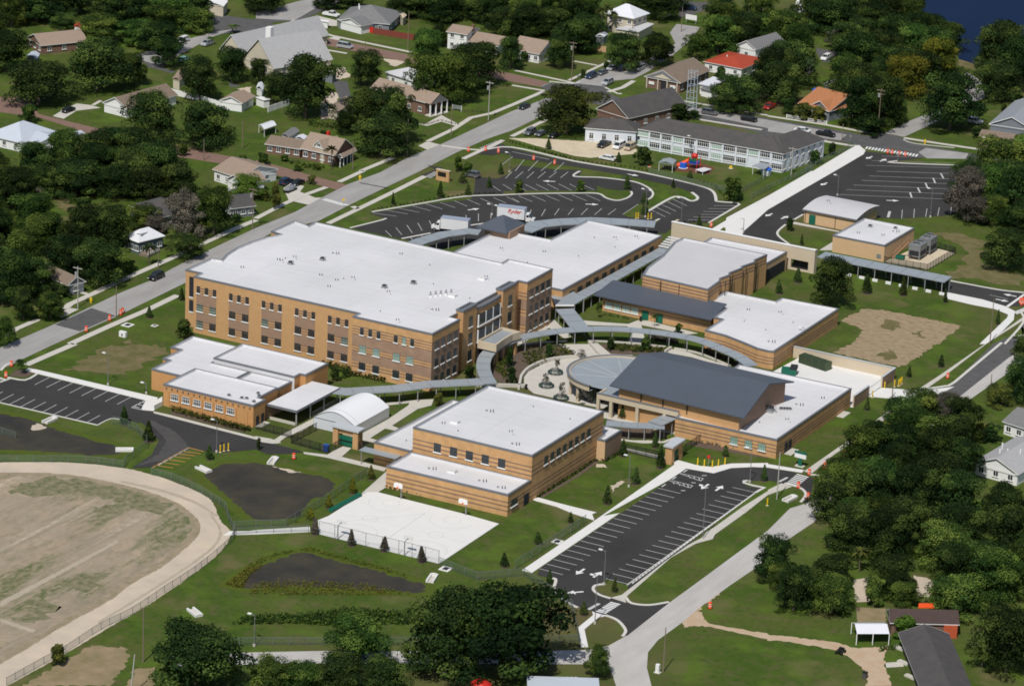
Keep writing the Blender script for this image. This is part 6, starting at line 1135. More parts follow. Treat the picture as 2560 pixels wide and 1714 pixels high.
# ---------------- labels that place one of many by its nearest landmark ----------------
LM = [(235, 85, 'the brown-roofed brick bungalow'), (340, 245, 'the long tan-roofed house'), (75, 335, 'the pale blue hip-roofed house'), (590, 250, 'the small white garage'), (655, 115, 'the grey-roofed church'), (905, 45, 'the grey-roofed house with the red fence'), (1180, 95, 'the white two-storey house with brown roof'), (1320, 110, 'the tan gable-roofed white house'),
      (1010, 190, 'the flat pale-roofed white house'), (1040, 245, 'the white-columned brick house'), (800, 375, 'the low brick house with a dormer'), (630, 440, 'the white cottage above the circular drive'), (400, 515, 'the dark hip-roofed house at left'), (590, 510, 'the dark slate-roofed house'), (355, 590, 'the white hip-roofed cottage'), (155, 700, 'the dark brown-roofed house at left'),
      (1560, 45, 'the cream two-storey house'), (1680, 190, 'the pediment office'), (1820, 155, 'the red-roofed house'), (1885, 110, 'the grey-roofed gable house'), (1580, 250, 'the church hall'), (1780, 345, 'the long pale blue building'), (1520, 320, 'the shell car park'), (2050, 240, 'the orange-roofed house'), (2010, 165, 'the tiny peach-fronted house'), (2520, 320, 'the pale grey hall'), (2280, 40, 'the lake'), (2130, 375, 'the red barrel crossing'),
      (2100, 540, 'the barrel-roofed storage building'), (2185, 600, 'the plant building'), (2310, 620, 'the cooling towers'), (2200, 700, 'the east covered walkway'), (2250, 830, 'the straw patch'), (2160, 930, 'the service yard wall'), (2000, 1150, 'the green signboard'), (2440, 1110, 'the pale vented roof'), (2500, 1040, 'the white house at the right edge'), (1900, 1350, 'the side street bend'), (2290, 1550, 'the maroon-roofed house'), (2180, 1580, 'the white carport'), (2330, 1650, 'the long dark grey roof'),
      (1560, 1690, 'the bottom trailer home'), (1510, 1530, 'the lower driveway crossing'), (1600, 1350, 'the south parking lot'), (1700, 1130, 'the yellow bollards'), (1300, 1190, 'the gymnasium'), (1060, 1300, 'the outdoor court'), (870, 1400, 'the reedy lower pond'), (680, 1210, 'the middle pond'), (150, 1060, 'the left pond'), (560, 1010, 'the orange brick wing'), (870, 1080, 'the gate pillars'), (150, 940, 'the west parking lot'), (300, 780, 'the main street lawn'),
      (1370, 950, 'the plaza benches'), (1300, 870, 'the round plaza wall'), (1600, 800, 'the slate-roofed wing'), (1700, 980, 'the colonnade'), (1110, 435, 'the brick entrance sign'), (1400, 470, 'the north parking lot'), (1760, 510, 'the angled stalls by the white path'), (1200, 330, 'the main street crossing'), (1870, 660, 'the cream wall'), (120, 1500, 'the dirt field'), (420, 1650, 'the bare soil patch'), (700, 1620, 'the bottom street')]
USED = {}
def where(px, py):
    l = min(LM, key=lambda t: (t[0] - px) ** 2 + 2.2 * (t[1] - py) ** 2); dx, dy = px - l[0], py - l[1]
    rel = ('left of ' if dx < 0 else 'right of ') if abs(dx) > abs(dy) * 1.3 else ('beyond ' if dy < 0 else 'in front of ')
    if abs(dx) + abs(dy) < 28: rel = 'at '
    return rel + l[2]
ORD = ['', 'second ', 'third ', 'fourth ', 'fifth ', 'sixth ', 'seventh ', 'eighth ', 'ninth ', 'tenth ']
def label(desc, px, py):
    w_ = where(px, py); k = (desc, w_); n = USED.get(k, 0); USED[k] = n + 1
    return '%s%s %s' % (ORD[n] if n < 10 else 'another ', desc, w_)

# ---------------- street furniture ----------------
def place(proto, r, x, y, lab, grp=None, z=0., sc=None, rz=None, first={}):
    p = g(r, x, y, z); k = proto.name
    t = proto if k not in first else copy_tree(proto); first[k] = 1
    t.location = p; t['label'] = lab
    if grp: t['group'] = grp
    if sc: t.scale = sc
    if rz is not None: t.rotation_euler = (0, 0, rz)
    return t
def pr(name, cat, parts):
    t = thing(name, '', cat)
    for n, m, fn in parts: b = MB(); fn(b); b.obj(n, m, t, keep=False)
    return t
barrel = pr('traffic_barrel', 'traffic barrel', [('body', None, lambda b: [b.cyl((0, 0), .33 - .012 * k, .06 + z0, .06 + z1, 10, m_, r1=.325 - .012 * k) for k, (z0, z1, m_) in enumerate(((0, .36, M_org), (.36, .46, M_wwhite), (.46, .7, M_org), (.7, .8, M_wwhite), (.8, 1.05, M_org)))]), ('base', M_blk, lambda b: b.cyl((0, 0), .45, 0, .06, 10))])
for r, x, y in ((5, 1000, 1352), (5, 1100, 1300), (5, 1118, 1285), (5, 787, 1452), (9, 55, 300), (9, 105, 200), (12, 375, 1188), (12, 276, 1308), (12, 365, 1405), (12, 685, 1085), (12, 697, 1022), (12, 812, 1015), (12, 515, 1130), (4, 1090, 1398), (4, 1132, 1405), (4, 1195, 1418), (4, 1252, 1424), (8, 2300, 1195), (8, 2322, 1190), (8, 2310, 1210), (8, 2334, 1205), (2, 1938, 1382), (2, 2093, 1375), (2, 2210, 1392), (3, 197, 1458), (3, 388, 1498), (7, 1815, 500), (12, 1637, 310), (15, 1805, 860), (10, 345, 1045), (16, 0, 0))[:-1]:
    px, py = Z(r, x, y); place(barrel, r, x, y, label('orange and white traffic barrel', px, py), 'orange traffic barrels', sc=(1.2, 1.2, 1.15))
bol = pr('bollard', 'bollard', [('post', M_yel, lambda b: b.cyl((0, 0), .13, 0, 1.5, 8)), ('base', M_conc, lambda b: b.cyl((0, 0), .3, 0, .05, 8))])
for r, x, y in ((11, 1692, 1103), (11, 1752, 1115), (11, 1825, 1125), (11, 1880, 1115), (11, 1940, 1100), (12, 1062, 405), (12, 1152, 388), (12, 1190, 382), (12, 1204, 370), (12, 1218, 358), (12, 950, 485), (7, 1130, 425), (7, 1150, 422), (7, 1240, 430), (7, 1268, 425), (9, 2008, 985), (9, 2042, 975), (9, 2082, 968), (11, 2327, 1470)):
    px, py = Z(r, x, y); place(bol, r, x, y, label('yellow bollard', px, py), 'yellow bollards', sc=(1.1, 1.1, 1.1))
hyd = pr('fire_hydrant', 'hydrant', [('body', M_yel, lambda b: (b.cyl((0, 0), .18, 0, .7, 8), b.ball((0, 0, .72), .2, .2, .18), b.tube((-.3, 0, .5), (.3, 0, .5), .09)))])
for r, x, y in ((5, 830, 1190), (6, 948, 70), (4, 1430, 1312)): px, py = Z(r, x, y); place(hyd, r, x, y, label('yellow fire hydrant', px, py), 'fire hydrants', sc=(1.4, 1.4, 1.5))
for r, x, y, c, lb in ((6, 797, 325, M_yel, 'yellow pedestrian crossing sign at the main street zebra'), (11, 1790, 1115, M_red, 'red sign board between the yellow bollards'), (4, 1180, 1480, M_steel, 'thin sign post at the red barrel crossing'), (4, 750, 1310, M_steel, 'thin sign post at the blue building corner')):
    p = g(r, x, y); t = thing('road_sign', lb, 'sign', tuple(p)); part(t, 'post', M_steel, lambda b: b.cyl(p, .05, 0, 2.6, 6)); part(t, 'panel', c, lambda b: b.face([(p.x - .5, p.y - .06, 2.2), (p.x, p.y - .06, 1.7), (p.x + .5, p.y - .06, 2.2), (p.x, p.y - .06, 2.7)]) if c is M_yel else b.box(p.x - .35, p.x + .35, p.y - .08, p.y - .04, 1.9, 2.6))
sg = thing('green_signboard', 'green and white school signboard on a green post beside the cafeteria lawn', 'sign', tuple(g(12, 290, 1115))); p = g(12, 290, 1112)
part(sg, 'board', M_wwhite, lambda b: b.obox((p.x, p.y), (1, -.05), 1.35, .15, 1.9, 3.2)); part(sg, 'header', M_green, lambda b: b.obox((p.x, p.y), (1, -.05), 1.4, .18, 2.9, 3.35)); part(sg, 'post', M_green, lambda b: b.obox((p.x, p.y), (1, -.05), .45, .12, 0, 1.9)); part(sg, 'base_slab', M_conc, lambda b: b.obox((p.x, p.y), (1, 0), 1, .6, 0, .12))
es = thing('entrance_sign', 'tan brick entrance sign with dark message panel at the north lot', 'sign', tuple(g(6, 1700, 85))); p = g(6, 1705, 80)
part(es, 'wall', M_tan, lambda b: b.box(p.x - 2., p.x + 2., p.y - .4, p.y + .4, 0, 2.9)); part(es, 'message_panel', M_blk, lambda b: b.box(p.x - 1.4, p.x + 1.1, p.y - .5, p.y - .38, 1.3, 2.5)); part(es, 'cap', M_cream, lambda b: b.box(p.x - 2.1, p.x + 2.1, p.y - .5, p.y + .5, 2.9, 3.05))
ns = thing('notice_board', 'white notice board on two posts at the top crossroads', 'sign', tuple(g(3, 1632, 215))); p = g(3, 1632, 215); part(ns, 'board', M_wwhite, lambda b: b.box(p.x - 2, p.x + 2, p.y - .1, p.y + .1, 1.2, 2.8)); part(ns, 'post', M_post, lambda b: [b.box(p.x + s - .08, p.x + s + .08, p.y - .08, p.y + .08, 0, 1.2) for s in (-1.7, 1.7)])
ws = thing('yard_sign', 'low grey sign panel on the lawn of the white-columned house', 'sign', tuple(g(2, 1830, 1010))); p = g(2, 1832, 1010); part(ws, 'board', M_steel, lambda b: b.box(p.x - 1.4, p.x + 1.4, p.y - .1, p.y + .1, .5, 1.6)); part(ws, 'post', M_wwhite, lambda b: [b.box(p.x + s - .08, p.x + s + .08, p.y - .08, p.y + .08, 0, 1.7) for s in (-1.5, 1.5)])
cr = thing('churchyard_cross', 'small white cross on the grass verge by the brick street', 'cross', tuple(g(2, 338, 245))); p = g(2, 338, 245); part(cr, 'upright', M_wwhite, lambda b: b.box(p.x - .15, p.x + .15, p.y - .1, p.y + .1, 0, 2.4)); part(cr, 'crossbar', M_wwhite, lambda b: b.box(p.x - .8, p.x + .8, p.y - .1, p.y + .1, 1.5, 1.8))
bt = thing('lattice_bell_tower', 'tall slender blue-white steel frame tower behind the pale blue building', 'tower', tuple(g(3, 1635, 1010))); p = g(3, 1632, 1005); hT = 12.2
for sx in (-1, 1):
    for sy in (-1, 1): part(bt, 'leg', mat('tower_blue', (.45, .52, .6), .5), lambda b: b.tube((p.x + sx * 1.15, p.y + sy * 1.15, 0), (p.x + sx * 1.0, p.y + sy * 1.0, hT), .1, 6))
for k in range(6): part(bt, 'crossframe', MATS['tower_blue'], lambda b: [b.tube((p.x + a[0] * 1.05, p.y + a[1] * 1.05, 1.6 + 2 * k), (p.x + c[0] * 1.05, p.y + c[1] * 1.05, 1.6 + 2 * k), .06, 4) for a, c in (((-1, -1), (1, -1)), ((1, -1), (1, 1)), ((1, 1), (-1, 1)), ((-1, 1), (-1, -1)))])
# poles: height read from base and top of each pole in the photo
def hgt(r, x, y, ty):
    p = g(r, x, y); T = Z(r, x, ty)[1]; lo, hi = 0., 40.
    for _ in range(30):
        m = (lo + hi) / 2
        if P((p.x, p.y, m))[1] > T: lo = m
        else: hi = m
    return p, lo
def pole(desc, r, x, y, ty, kind='wood', r_=.14):
    p, h = hgt(r, x, y, ty); px, py = Z(r, x, y)
    t = thing('street_lamp' if kind in ('lamp', 'lamp2') else 'utility_pole', label(desc, px, py), 'lamp post' if kind in ('lamp', 'lamp2') else 'utility pole', tuple(p), group='lamp posts' if kind in ('lamp', 'lamp2') else 'utility poles')
    m = M_lampp if kind in ('lamp', 'lamp2') else M_concpole if kind in ('conc', 'plain_c') else M_wood
    part(t, 'pole', m, lambda b: b.cyl(p, r_, 0, h, 8, r1=r_ * .65))
    if kind in ('lamp', 'lamp2'):
        part(t, 'base', M_conc, lambda b: b.cyl(p, .25, 0, .45, 10))
        for s in ((-1,) if kind == 'lamp' else (-1, 1)): part(t, 'lamp_arm', m, lambda b: b.tube((p.x, p.y, h - .1), (p.x + s * 1.0, p.y, h), .06)); part(t, 'lamp_head', M_wwhite, lambda b: b.box(min(p.x + s * .7, p.x + s * 1.5), max(p.x + s * .7, p.x + s * 1.5), p.y - .22, p.y + .22, h - .06, h + .12))
    if kind in ('cross', 'conc'):
        part(t, 'crossarm', M_wood if kind == 'cross' else M_concpole, lambda b: (b.box(p.x - 1.3, p.x + 1.3, p.y - .08, p.y + .08, h - .6, h - .42), b.box(p.x - 1.1, p.x + 1.1, p.y - .08, p.y + .08, h - 1.7, h - 1.55) if kind == 'cross' else None))
        part(t, 'transformer', M_post, lambda b: b.cyl((p.x - .45, p.y - .1), .3, h - 2.6, h - 1.5, 8)); part(t, 'insulator', M_dark, lambda b: [b.cyl((p.x + s, p.y), .06, h - .42, h - .15, 6) for s in (-1.2, -.5, .5, 1.2)])
    return p, h
for a in (('tall grey lamp post', 9, 985, 372, 88, 'lamp'), ('short lamp post', 9, 1334, 452, 358, 'lamp'), ('grey lamp post', 9, 1975, 985, 695, 'lamp'), ('double-headed lamp post', 7, 1215, 412, 160, 'lamp2'), ('tall lamp post', 7, 1538, 522, 240, 'lamp'), ('grey lamp post', 8, 633, 215, 32, 'lamp'), ('grey lamp post', 8, 1480, 412, 155, 'lamp'), ('grey lamp post', 8, 320, 1600, 1420, 'lamp'),
    ('double-headed lamp post', 6, 2152, 392, 298, 'lamp2'), ('grey lamp post', 11, 2168, 1258, 950, 'lamp'), ('single-headed lamp post', 15, 838, 645, 335, 'lamp'), ('lamp post on a brown planting bay', 15, 1738, 232, -250, 'lamp'), ('small lamp post', 15, 755, 1000, 565, 'lamp'), ('white-globed lamp post', 13, 2317, 1205, 920, 'lamp'), ('grey lamp post', 7, 2108, 555, 425, 'lamp'), ('short lamp post', 2, 2310, 1568, 1395, 'lamp'), ('slim lamp post', 3, 1632, 1460, 1245, 'lamp'), ('grey lamp post', 11, 1065, 1300, 1020, 'lamp')): pole(*a, **dict(r_=.1))
for a in (('concrete utility pole with transformer', 2, 2118, 1098, 740, 'conc'), ('wooden utility pole', 2, 1378, 1425, 1088, 'wood'), ('wooden utility pole', 2, 880, 1545, 1288, 'wood'), ('thin utility pole', 2, 1778, 1235, 960, 'wood'), ('wooden utility pole', 2, 1383, 465, 105, 'wood'), ('short wooden pole', 2, 995, 472, 375, 'wood'), ('wooden utility pole with crossarms', 3, 543, 752, 378, 'cross'), ('wooden utility pole', 3, 1543, 292, 60, 'wood'), ('wooden utility pole', 3, 1748, 205, 0, 'wood'),
    ('wooden utility pole', 3, 1095, 350, 190, 'wood'), ('wooden utility pole with crossarms', 4, 1000, 1225, 808, 'cross'), ('concrete utility pole', 4, 210, 1600, 1340, 'conc'), ('short sign pole', 4, 675, 1275, 1130, 'wood'), ('concrete utility pole with transformer', 5, 710, 1238, 858, 'conc'), ('dark utility pole', 5, 1060, 1320, 1040, 'wood'), ('dark utility pole', 5, 1443, 878, 690, 'wood'), ('wooden utility pole with crossarms', 5, 2302, 525, 145, 'cross'), ('dark utility pole', 8, 2022, 1568, 1165, 'wood'),
    ('dark utility pole', 12, 1132, 485, 310, 'wood'), ('short dark pole', 12, 2032, 372, 272, 'wood'), ('pale utility pole', 12, 80, 1412, 982, 'plain_c'), ('wooden utility pole', 15, 1378, 1440, 1035, 'wood'), ('dark utility pole', 13, 1305, 1350, 855, 'wood'), ('grey utility pole', 16, 2160, 760, 470, 'wood'), ('wooden utility pole', 1, 1858, 1460, 1270, 'wood'), ('thin white lamp pole', 1, 2210, 1350, 1110, 'wood'), ('thin pole', 10, 660, 700, 695, 'wood'), ('wooden utility pole', 2, 870, 60, -120, 'wood')): pole(*a)
lp = thing('leaning_mast', 'pale leaning pole at the bottom left near the bare soil', 'utility pole', tuple(g(13, 1190, 1640))); a_ = g(13, 1190, 1640); part(lp, 'pole', M_concpole, lambda b: b.tube(a_, G(*Z(13, 1228, 1280), 7.5), .16, 8, r1=.1))
# overhead wires would be thinner than a pixel here; only the basketball hoops follow
hoop = pr('basketball_hoop', 'basketball hoop', [('pole', M_steel, lambda b: (b.cyl((0, 0), .1, 0, 2.9, 8), b.tube((0, 0, 2.8), (0, -1.1, 3.2), .08))), ('backboard', M_wwhite, lambda b: (b.box(-.9, .9, -1.2, -1.12, 2.8, 3.6), b.ball((0, -1.16, 3.55), .9, .04, .4))), ('rim', M_org, lambda b: b.tube((0, -1.2, 3.0), (0, -1.65, 3.0), .12, 8))])
for r, x, y, rz, lb in ((10, 1322, 1412, 0, 'basketball hoop with white fan board left of two along the gymnasium'), (10, 1912, 1558, 0, 'basketball hoop with white fan board right of two along the gymnasium'), (14, 745, 232, math.pi, 'basketball hoop seen from behind at the fence, left one'), (14, 1352, 380, math.pi, 'basketball hoop seen from behind at the fence, right one')): place(hoop, r, x, y, lb, 'basketball hoops round the court', z=.05, rz=rz, sc=(1.15, 1.15, 1.05))
br_ = thing('bike_rack', 'row of green benches and racks along the edge of the outdoor court', 'rack', tuple(g(10, 800, 1470)))
a_, c_ = g(10, 690, 1530), g(10, 950, 1390)
for k in range(14): q = a_.lerp(c_, k / 13); part(br_, 'rack_bar', M_green, lambda b: b.box(q.x - .6, q.x + .3, q.y - .2, q.y + .2, .1, .75))
# drainage headwalls and inlets
def headwall(lb, r, x, y, dx, dy, L=1.9, W_=.8):
    a = g(r, x, y); d = (g(r, x + dx, y + dy) - a).normalized(); n = Vector((-d.y, d.x, 0)); t = thing('drain_headwall', lb, 'drain', tuple(a), group='concrete drain ends'); q = lambda s, u: (a + d * s + n * u)
    for nm, m, rect, z in (('side_wall', M_white, (-L, L, -W_, -W_ + .35), .5), ('side_wall', M_white, (-L, L, W_ - .35, W_), .5), ('end_wall', M_white, (L - .5, L, -W_ + .35, W_ - .35), .6), ('apron', M_conc, (-L, L - .5, -W_ + .35, W_ - .35), .12)):
        part(t, nm, m, lambda b: b.prism([tuple(q(s, u)[:2]) for s, u in ((rect[0], rect[2]), (rect[1], rect[2]), (rect[1], rect[3]), (rect[0], rect[3]))], .01, z))
for a in (('white concrete drain end at the left pond top bank', 9, 455, 700, 55, -25), ('white concrete drain end at the left pond right bank', 9, 1135, 970, 45, 0), ('white concrete drain end on the middle pond left bank', 9, 1855, 1148, 55, 25), ('white concrete drain end on the middle pond top bank', 10, 155, 1070, 50, -60), ('white concrete drain end right of the reedy pond', 14, 1605, 595, 30, -45), ('broken white drain end on the lower slope', 13, 1775, 905, 55, 45), ('white storm inlet frame beside the lower crossing lawn', 12, 200, 1415, 60, -30)): headwall(*a)
def pad(lb, r, x, y, w_=1.2, m=M_white, hole=False):
    a = g(r, x, y); t = thing('concrete_pad', lb, 'drain cover', tuple(a)); part(t, 'slab', m, lambda b: b.box(a.x - w_, a.x + w_, a.y - w_, a.y + w_, .01, .14)); part(t, 'grate', M_dark, lambda b: b.box(a.x - w_ * .5, a.x + w_ * .5, a.y - w_ * .6, a.y + w_ * .6, .14, .17))
pad('dark drain grate frame on the main street lawn', 5, 1165, 1397); pad('small pale slab on the main street lawn', 5, 1410, 1402, .7); pad('drain grate frame below the outdoor court corner', 14, 1730, 503, 1.1); pad('drain slab beside the long white path', 15, 415, 255, 1.)
mt = thing('white_monument', 'white block marker on the main street lawn', 'marker', tuple(g(5, 1122, 1500))); q = g(5, 1122, 1500); part(mt, 'block', M_wwhite, lambda b: b.box(q.x - .9, q.x + .9, q.y - .4, q.y + .4, 0, 1.3)); part(mt, 'dark_spot', M_dark, lambda b: b.box(q.x - .2, q.x + .15, q.y - .44, q.y - .4, .3, .8))
pd = thing('white_pedestal', 'white utility pedestal on the round lawn lower right', 'pedestal', tuple(g(15, 1327, 1445))); q = g(15, 1327, 1445); part(pd, 'cabinet', M_wwhite, lambda b: b.box(q.x - .35, q.x + .35, q.y - .3, q.y + .3, .1, 1.7)); part(pd, 'plinth', M_conc, lambda b: b.box(q.x - .6, q.x + .6, q.y - .5, q.y + .5, .01, .12))
for k, (r, x, y, dy) in enumerate(((11, 128, 412, 0), (7, 1172, 1360, 0))): q = g(r, x, y); t = thing('litter_bin', ('dark litter bin beside the plaza wall', 'dark mat box at the green doors')[k], 'bin', tuple(q)); part(t, 'body', M_blk, lambda b: b.cyl(q, .3, .05, 1.1, 8)); part(t, 'lid', M_dark, lambda b: b.cyl(q, .34, 1.1, 1.2, 8))
# wheel stops along the south lot
wst = pr('wheel_stop', 'wheel stop', [('block', M_white, lambda b: b.box(-.13, .13, -.75, .75, 0, .16))])
NUM = 'first second third fourth fifth sixth seventh eighth ninth tenth eleventh twelfth thirteenth fourteenth fifteenth sixteenth seventeenth eighteenth nineteenth twentieth'.split(); NUM += ['twenty-' + q for q in NUM[:9]] + ['thirtieth'] + ['thirty-' + q for q in NUM[:9]] + ['fortieth'] + ['forty-' + q for q in NUM[:9]] + ['fiftieth']
a_, c_ = g(15, 1092, 640), g(11, 2215, 1362); n = round((c_ - a_).length / 1.45)
for k in range(0, n, 1):
    t = wst if k == 0 else copy_tree(wst); t.location = a_.lerp(c_, (k + .5) / n) + Vector((0, 0, .05)); t.scale = (1, .62, 1); t['label'] = 'white wheel stop, %s from the lower end of the south lot row' % NUM[k]; t['group'] = 'wheel stops of the south lot'
# ---------------- fences ----------------
mf_ = bpy.data.materials.new('chain_link'); mf_.use_nodes = True; n_ = mf_.node_tree; pbs = n_.nodes['Principled BSDF']; pbs.inputs['Base Color'].default_value = (.1, .145, .115, 1); pbs.inputs['Roughness'].default_value = .8; pbs.inputs['Alpha'].default_value = .3
mf3 = mf_.copy(); mf3.name = 'open_chain_link'; mf3.node_tree.nodes['Principled BSDF'].inputs['Alpha'].default_value = .1
mf2 = mf_.copy(); mf2.name = 'black_pickets'; mf2.node_tree.nodes['Principled BSDF'].inputs['Base Color'].default_value = (.01, .012, .012, 1); mf2.node_tree.nodes['Principled BSDF'].inputs['Alpha'].default_value = .5
def fence(lb, pts, h=1.6, step=3.2, mesh=None, post=M_fence, name='chain_link_fence', pr_=.04, rail=True):
    t = thing(name, lb, 'fence', (pts[0][0], pts[0][1], 0)); b = MB(); rl = MB(); n = 0
    for k in range(len(pts) - 1):
        a, c = Vector((*pts[k][:2], 0)), Vector((*pts[k + 1][:2], 0)); m = max(1, round((c - a).length / step))
        b.face([(*a[:2], .04), (*c[:2], .04), (*c[:2], h), (*a[:2], h)]); rl.tube((*a[:2], h), (*c[:2], h), pr_, 4)
        for j in range(m):
            q = a.lerp(c, j / m); n += 1
            if n < 100: part(t, 'post', post, lambda b: b.cyl(q, pr_ * 1.3, 0, h + .08, 5))
    q = Vector((*pts[-1][:2], 0)); part(t, 'post', post, lambda b: b.cyl(q, pr_ * 1.3, 0, h + .08, 5))
    b.obj('mesh_panel', mesh or mf_, t); rl.obj('top_rail', post, t)
def fpx(r, s, k=0): p = gl(r, s); return smooth(p, k) if k else p
fence('green-grey mesh fence between the left pond and the sandy track', fpx(9, '-200,1075 0,1078 620,1078 900,1095 1130,1126', 2)); fence('mesh fence with bright panels bending round the right end of the left pond', fpx(9, '1130,1126 1150,1092 1335,955 1340,900 1245,800 1100,740 1020,730'), 1.8)
fence('curved mesh fence between the middle pond and the sandy track', fpx(9, '1380,1190 1560,1238 1750,1320 1930,1420 2050,1500 13:2080,60 13:2125,150 13:2140,190', 2)); fence('mesh fence running down the outer side of the sandy track', fpx(13, '2130,200 2100,270 1980,380 1780,540 1500,720 1210,915 1000,1015 840,1105 600,1265 400,1370 60,1560', 2), 1.5)
fence('mesh fence with gate above the white court path', fpx(14, '-200,195 0,180 480,165'), 1.5); fence('mesh fence above the white court path along the middle pond', fpx(14, '-200,130 0,120 280,112'), 1.5); fence('diagonal green screen fence between pond and court', fpx(14, '280,112 10:640,1450 10:1015,1190'), 1.8)
fence('tall court fence along the lower edge of the outdoor court', fpx(14, '575,190 1000,300 1300,368 1665,462'), 3., mesh=mf3); fence('mesh fence from the court corner to the south lot', fpx(14, '1665,462 1900,560 2020,605 15:110,565'), 1.7)
fence('mesh fence along the long white path of the south lot', fpx(15, '30,510 670,90'), 2.); fence('mesh fence down to the lower driveway crossing', fpx(15, '110,565 260,660 540,850 620,1215'), 1.6); fence('mesh fence across the lowest lawn above the bottom street', fpx(14, '-450,1205 0,1195 1380,1195 15:430,1180 15:615,1165'), 1.6)
fence('mesh fence along the playground and path', fpx(7, '1250,15 1560,90 1780,150 2080,200 2334,60'), 1.5); fence('green mesh fence along the left of the long white path', fpx(7, '2180,255 2334,170 8:400,-10 4:340,1568 4:780,1345'), 1.6); fence('mesh fence behind the yard of the left pond', fpx(9, '-100,790 140,860'), 1.6)
for lb, r, s in (('black picket fence running from the tent corner down to the drive', 10, '550,790 320,905'), ('black picket fence facing the drive below the tent', 10, '320,905 665,1000'), ('black picket fence climbing from the blue bin to the gate pillars', 10, '665,1000 780,935'), ('black picket fence in front of the covered patio', 10, '0,775 320,858'), ('black picket fence right of the gate pillars', 10, '940,960 1065,980'), ('black picket fence on the lawn left of the gatehouse', 11, '1040,985 1400,1065'), ('black picket fence from the gatehouse to the cafeteria wall', 11, '1540,1012 1722,890')):
    fence(lb, fpx(r, s), 1.9, 2.4, mf2, M_blk, 'picket_fence')
fence('black railing around the cooling tower yard', fpx(8, '1060,830 1450,902 1708,748 1520,690'), 1.8, 1.8, mf2, M_blk, 'picket_fence')
def solid_fence(lb, r, s, h, m, name='board_fence', gap=False):
    p = gl(r, s); t = thing(name, lb, 'fence', tuple(p[0])); part(t, 'boards', m, lambda b: [b.strip(p, .12, z0, z1) for z0, z1 in (((.3, .45), (.8, .95)) if gap else ((.03, h),))])
    for k in range(len(p) - 1):
        a, c = p[k], p[k + 1]; n = max(1, round((c - a).length / 3))
        for j in range(n + 1): q = a.lerp(c, j / n); part(t, 'post', m, lambda b: b.box(q.x - .09, q.x + .09, q.y - .1, q.y + .1, 0, h + .08))
solid_fence('red board fence beside the grey-roofed house lawn', 2, '920,270 1070,305', 1.9, M_red); solid_fence('dull dark red board fence running to the pool yard', 2, '1070,308 1440,368', 1.9, mat('dull_red_boards', (.2, .05, .035), .8)); solid_fence('tan wooden yard fence beyond the lawn of the gabled house', 3, '690,460 855,480', 1.9, mat('pine_boards', (.5, .33, .18), .8))
solid_fence('white board fence behind the white garage', 1, '1570,865 1820,920 2030,990', 1.8, M_wwhite); solid_fence('white picket fence by the caravan', 2, '110,1025 300,960', 1.8, M_wwhite); solid_fence('white rail fence left section on the cross street', 4, '170,1075 335,1100', 1.0, M_wwhite, 'rail_fence', True); solid_fence('white rail fence right section on the cross street', 4, '365,1108 535,1135', 1.0, M_wwhite, 'rail_fence', True)

# ---------------- trees ----------------
def leaf_quads(b, at, c, r, n, s, flat=.0, val=None):
    base = random.random() if val is None else val
    for _ in range(n):
        while True:
            d = Vector((random.gauss(0, 1), random.gauss(0, 1), random.gauss(0, 1)))
            if d.length > .1: break
        d.normalize()
        if d.z < -.45 and random.random() < .6: d.z = -d.z
        p = Vector(c) + Vector((d.x * r[0], d.y * r[1], d.z * r[2])) * (random.uniform(.78, 1.08) if random.random() < .85 else random.uniform(1.05, 1.3))
        nn = (d + Vector((random.gauss(0, .55), random.gauss(0, .55), random.gauss(0, .4) + .15))).normalized(); u = nn.orthogonal().normalized(); v = nn.cross(u); a = random.uniform(0, 6.28)
        u, v = u * math.cos(a) + v * math.sin(a), v * math.cos(a) - u * math.sin(a); q = s * random.uniform(.6, 1.3)
        k = len(b.v); b.v += [tuple(p - u * q - v * q * .6), tuple(p + u * q - v * q * .55), tuple(p + v * q * .9 + u * q * .3)]; b.f.append((k, k + 1, k + 2)); b.m.append(0)
        at.append(min(1, max(0, base + random.gauss(0, .16))))
def crown_mesh(name, b, at):
    me = b.mesh(name); me.materials.clear(); a = me.attributes.new('clump', 'FLOAT', 'FACE'); a.data.foreach_set('value', at); return me
def broad(seed, lobes, n, s, spread=1.):
    random.seed(seed); b = MB(); at = []; cs = []
    ph = [random.uniform(0, 6.28) for _ in range(3)]
    fa = lambda a: 1 + .18 * math.sin(2 * a + ph[0]) + .15 * math.sin(3 * a + ph[1]) + .12 * math.sin(5 * a + ph[2])
    for k in range(lobes):
        a = k * 2.399 + random.uniform(-.4, .4); rad = math.sqrt((k + .5) / lobes) * .74 * spread; zz = 1.1 + (.72 * math.sqrt(max(0, 1 - (rad / .98) ** 2)) - .1) * random.uniform(.55, 1.08) - (.35 if rad > .55 and random.random() < .5 else 0)
        r = random.uniform(.16, .38) * (1.12 - .25 * rad); f = fa(a); cs.append((rad * math.cos(a) * f, rad * math.sin(a) * f, zz, r))
    for k in range(lobes // 2):
        a = k * 6.283 / (lobes // 2) + random.uniform(-.25, .25); f = fa(a) * random.uniform(.6, .78); r = random.uniform(.2, .3); cs.append((f * math.cos(a), f * math.sin(a), random.uniform(.3, .85), r))
    for x, y, z, r in cs: leaf_quads(b, at, (x, y, z), (r * random.uniform(.85, 1.25), r * random.uniform(.85, 1.25), r * random.uniform(.6, .95)), int(n * (r / .28) ** 2), s * random.uniform(.8, 1.15))
    leaf_quads(b, at, (0, 0, .95), (.6, .6, .55), n * 5, s * 1.6, val=.4)
    return crown_mesh('crown', b, at)
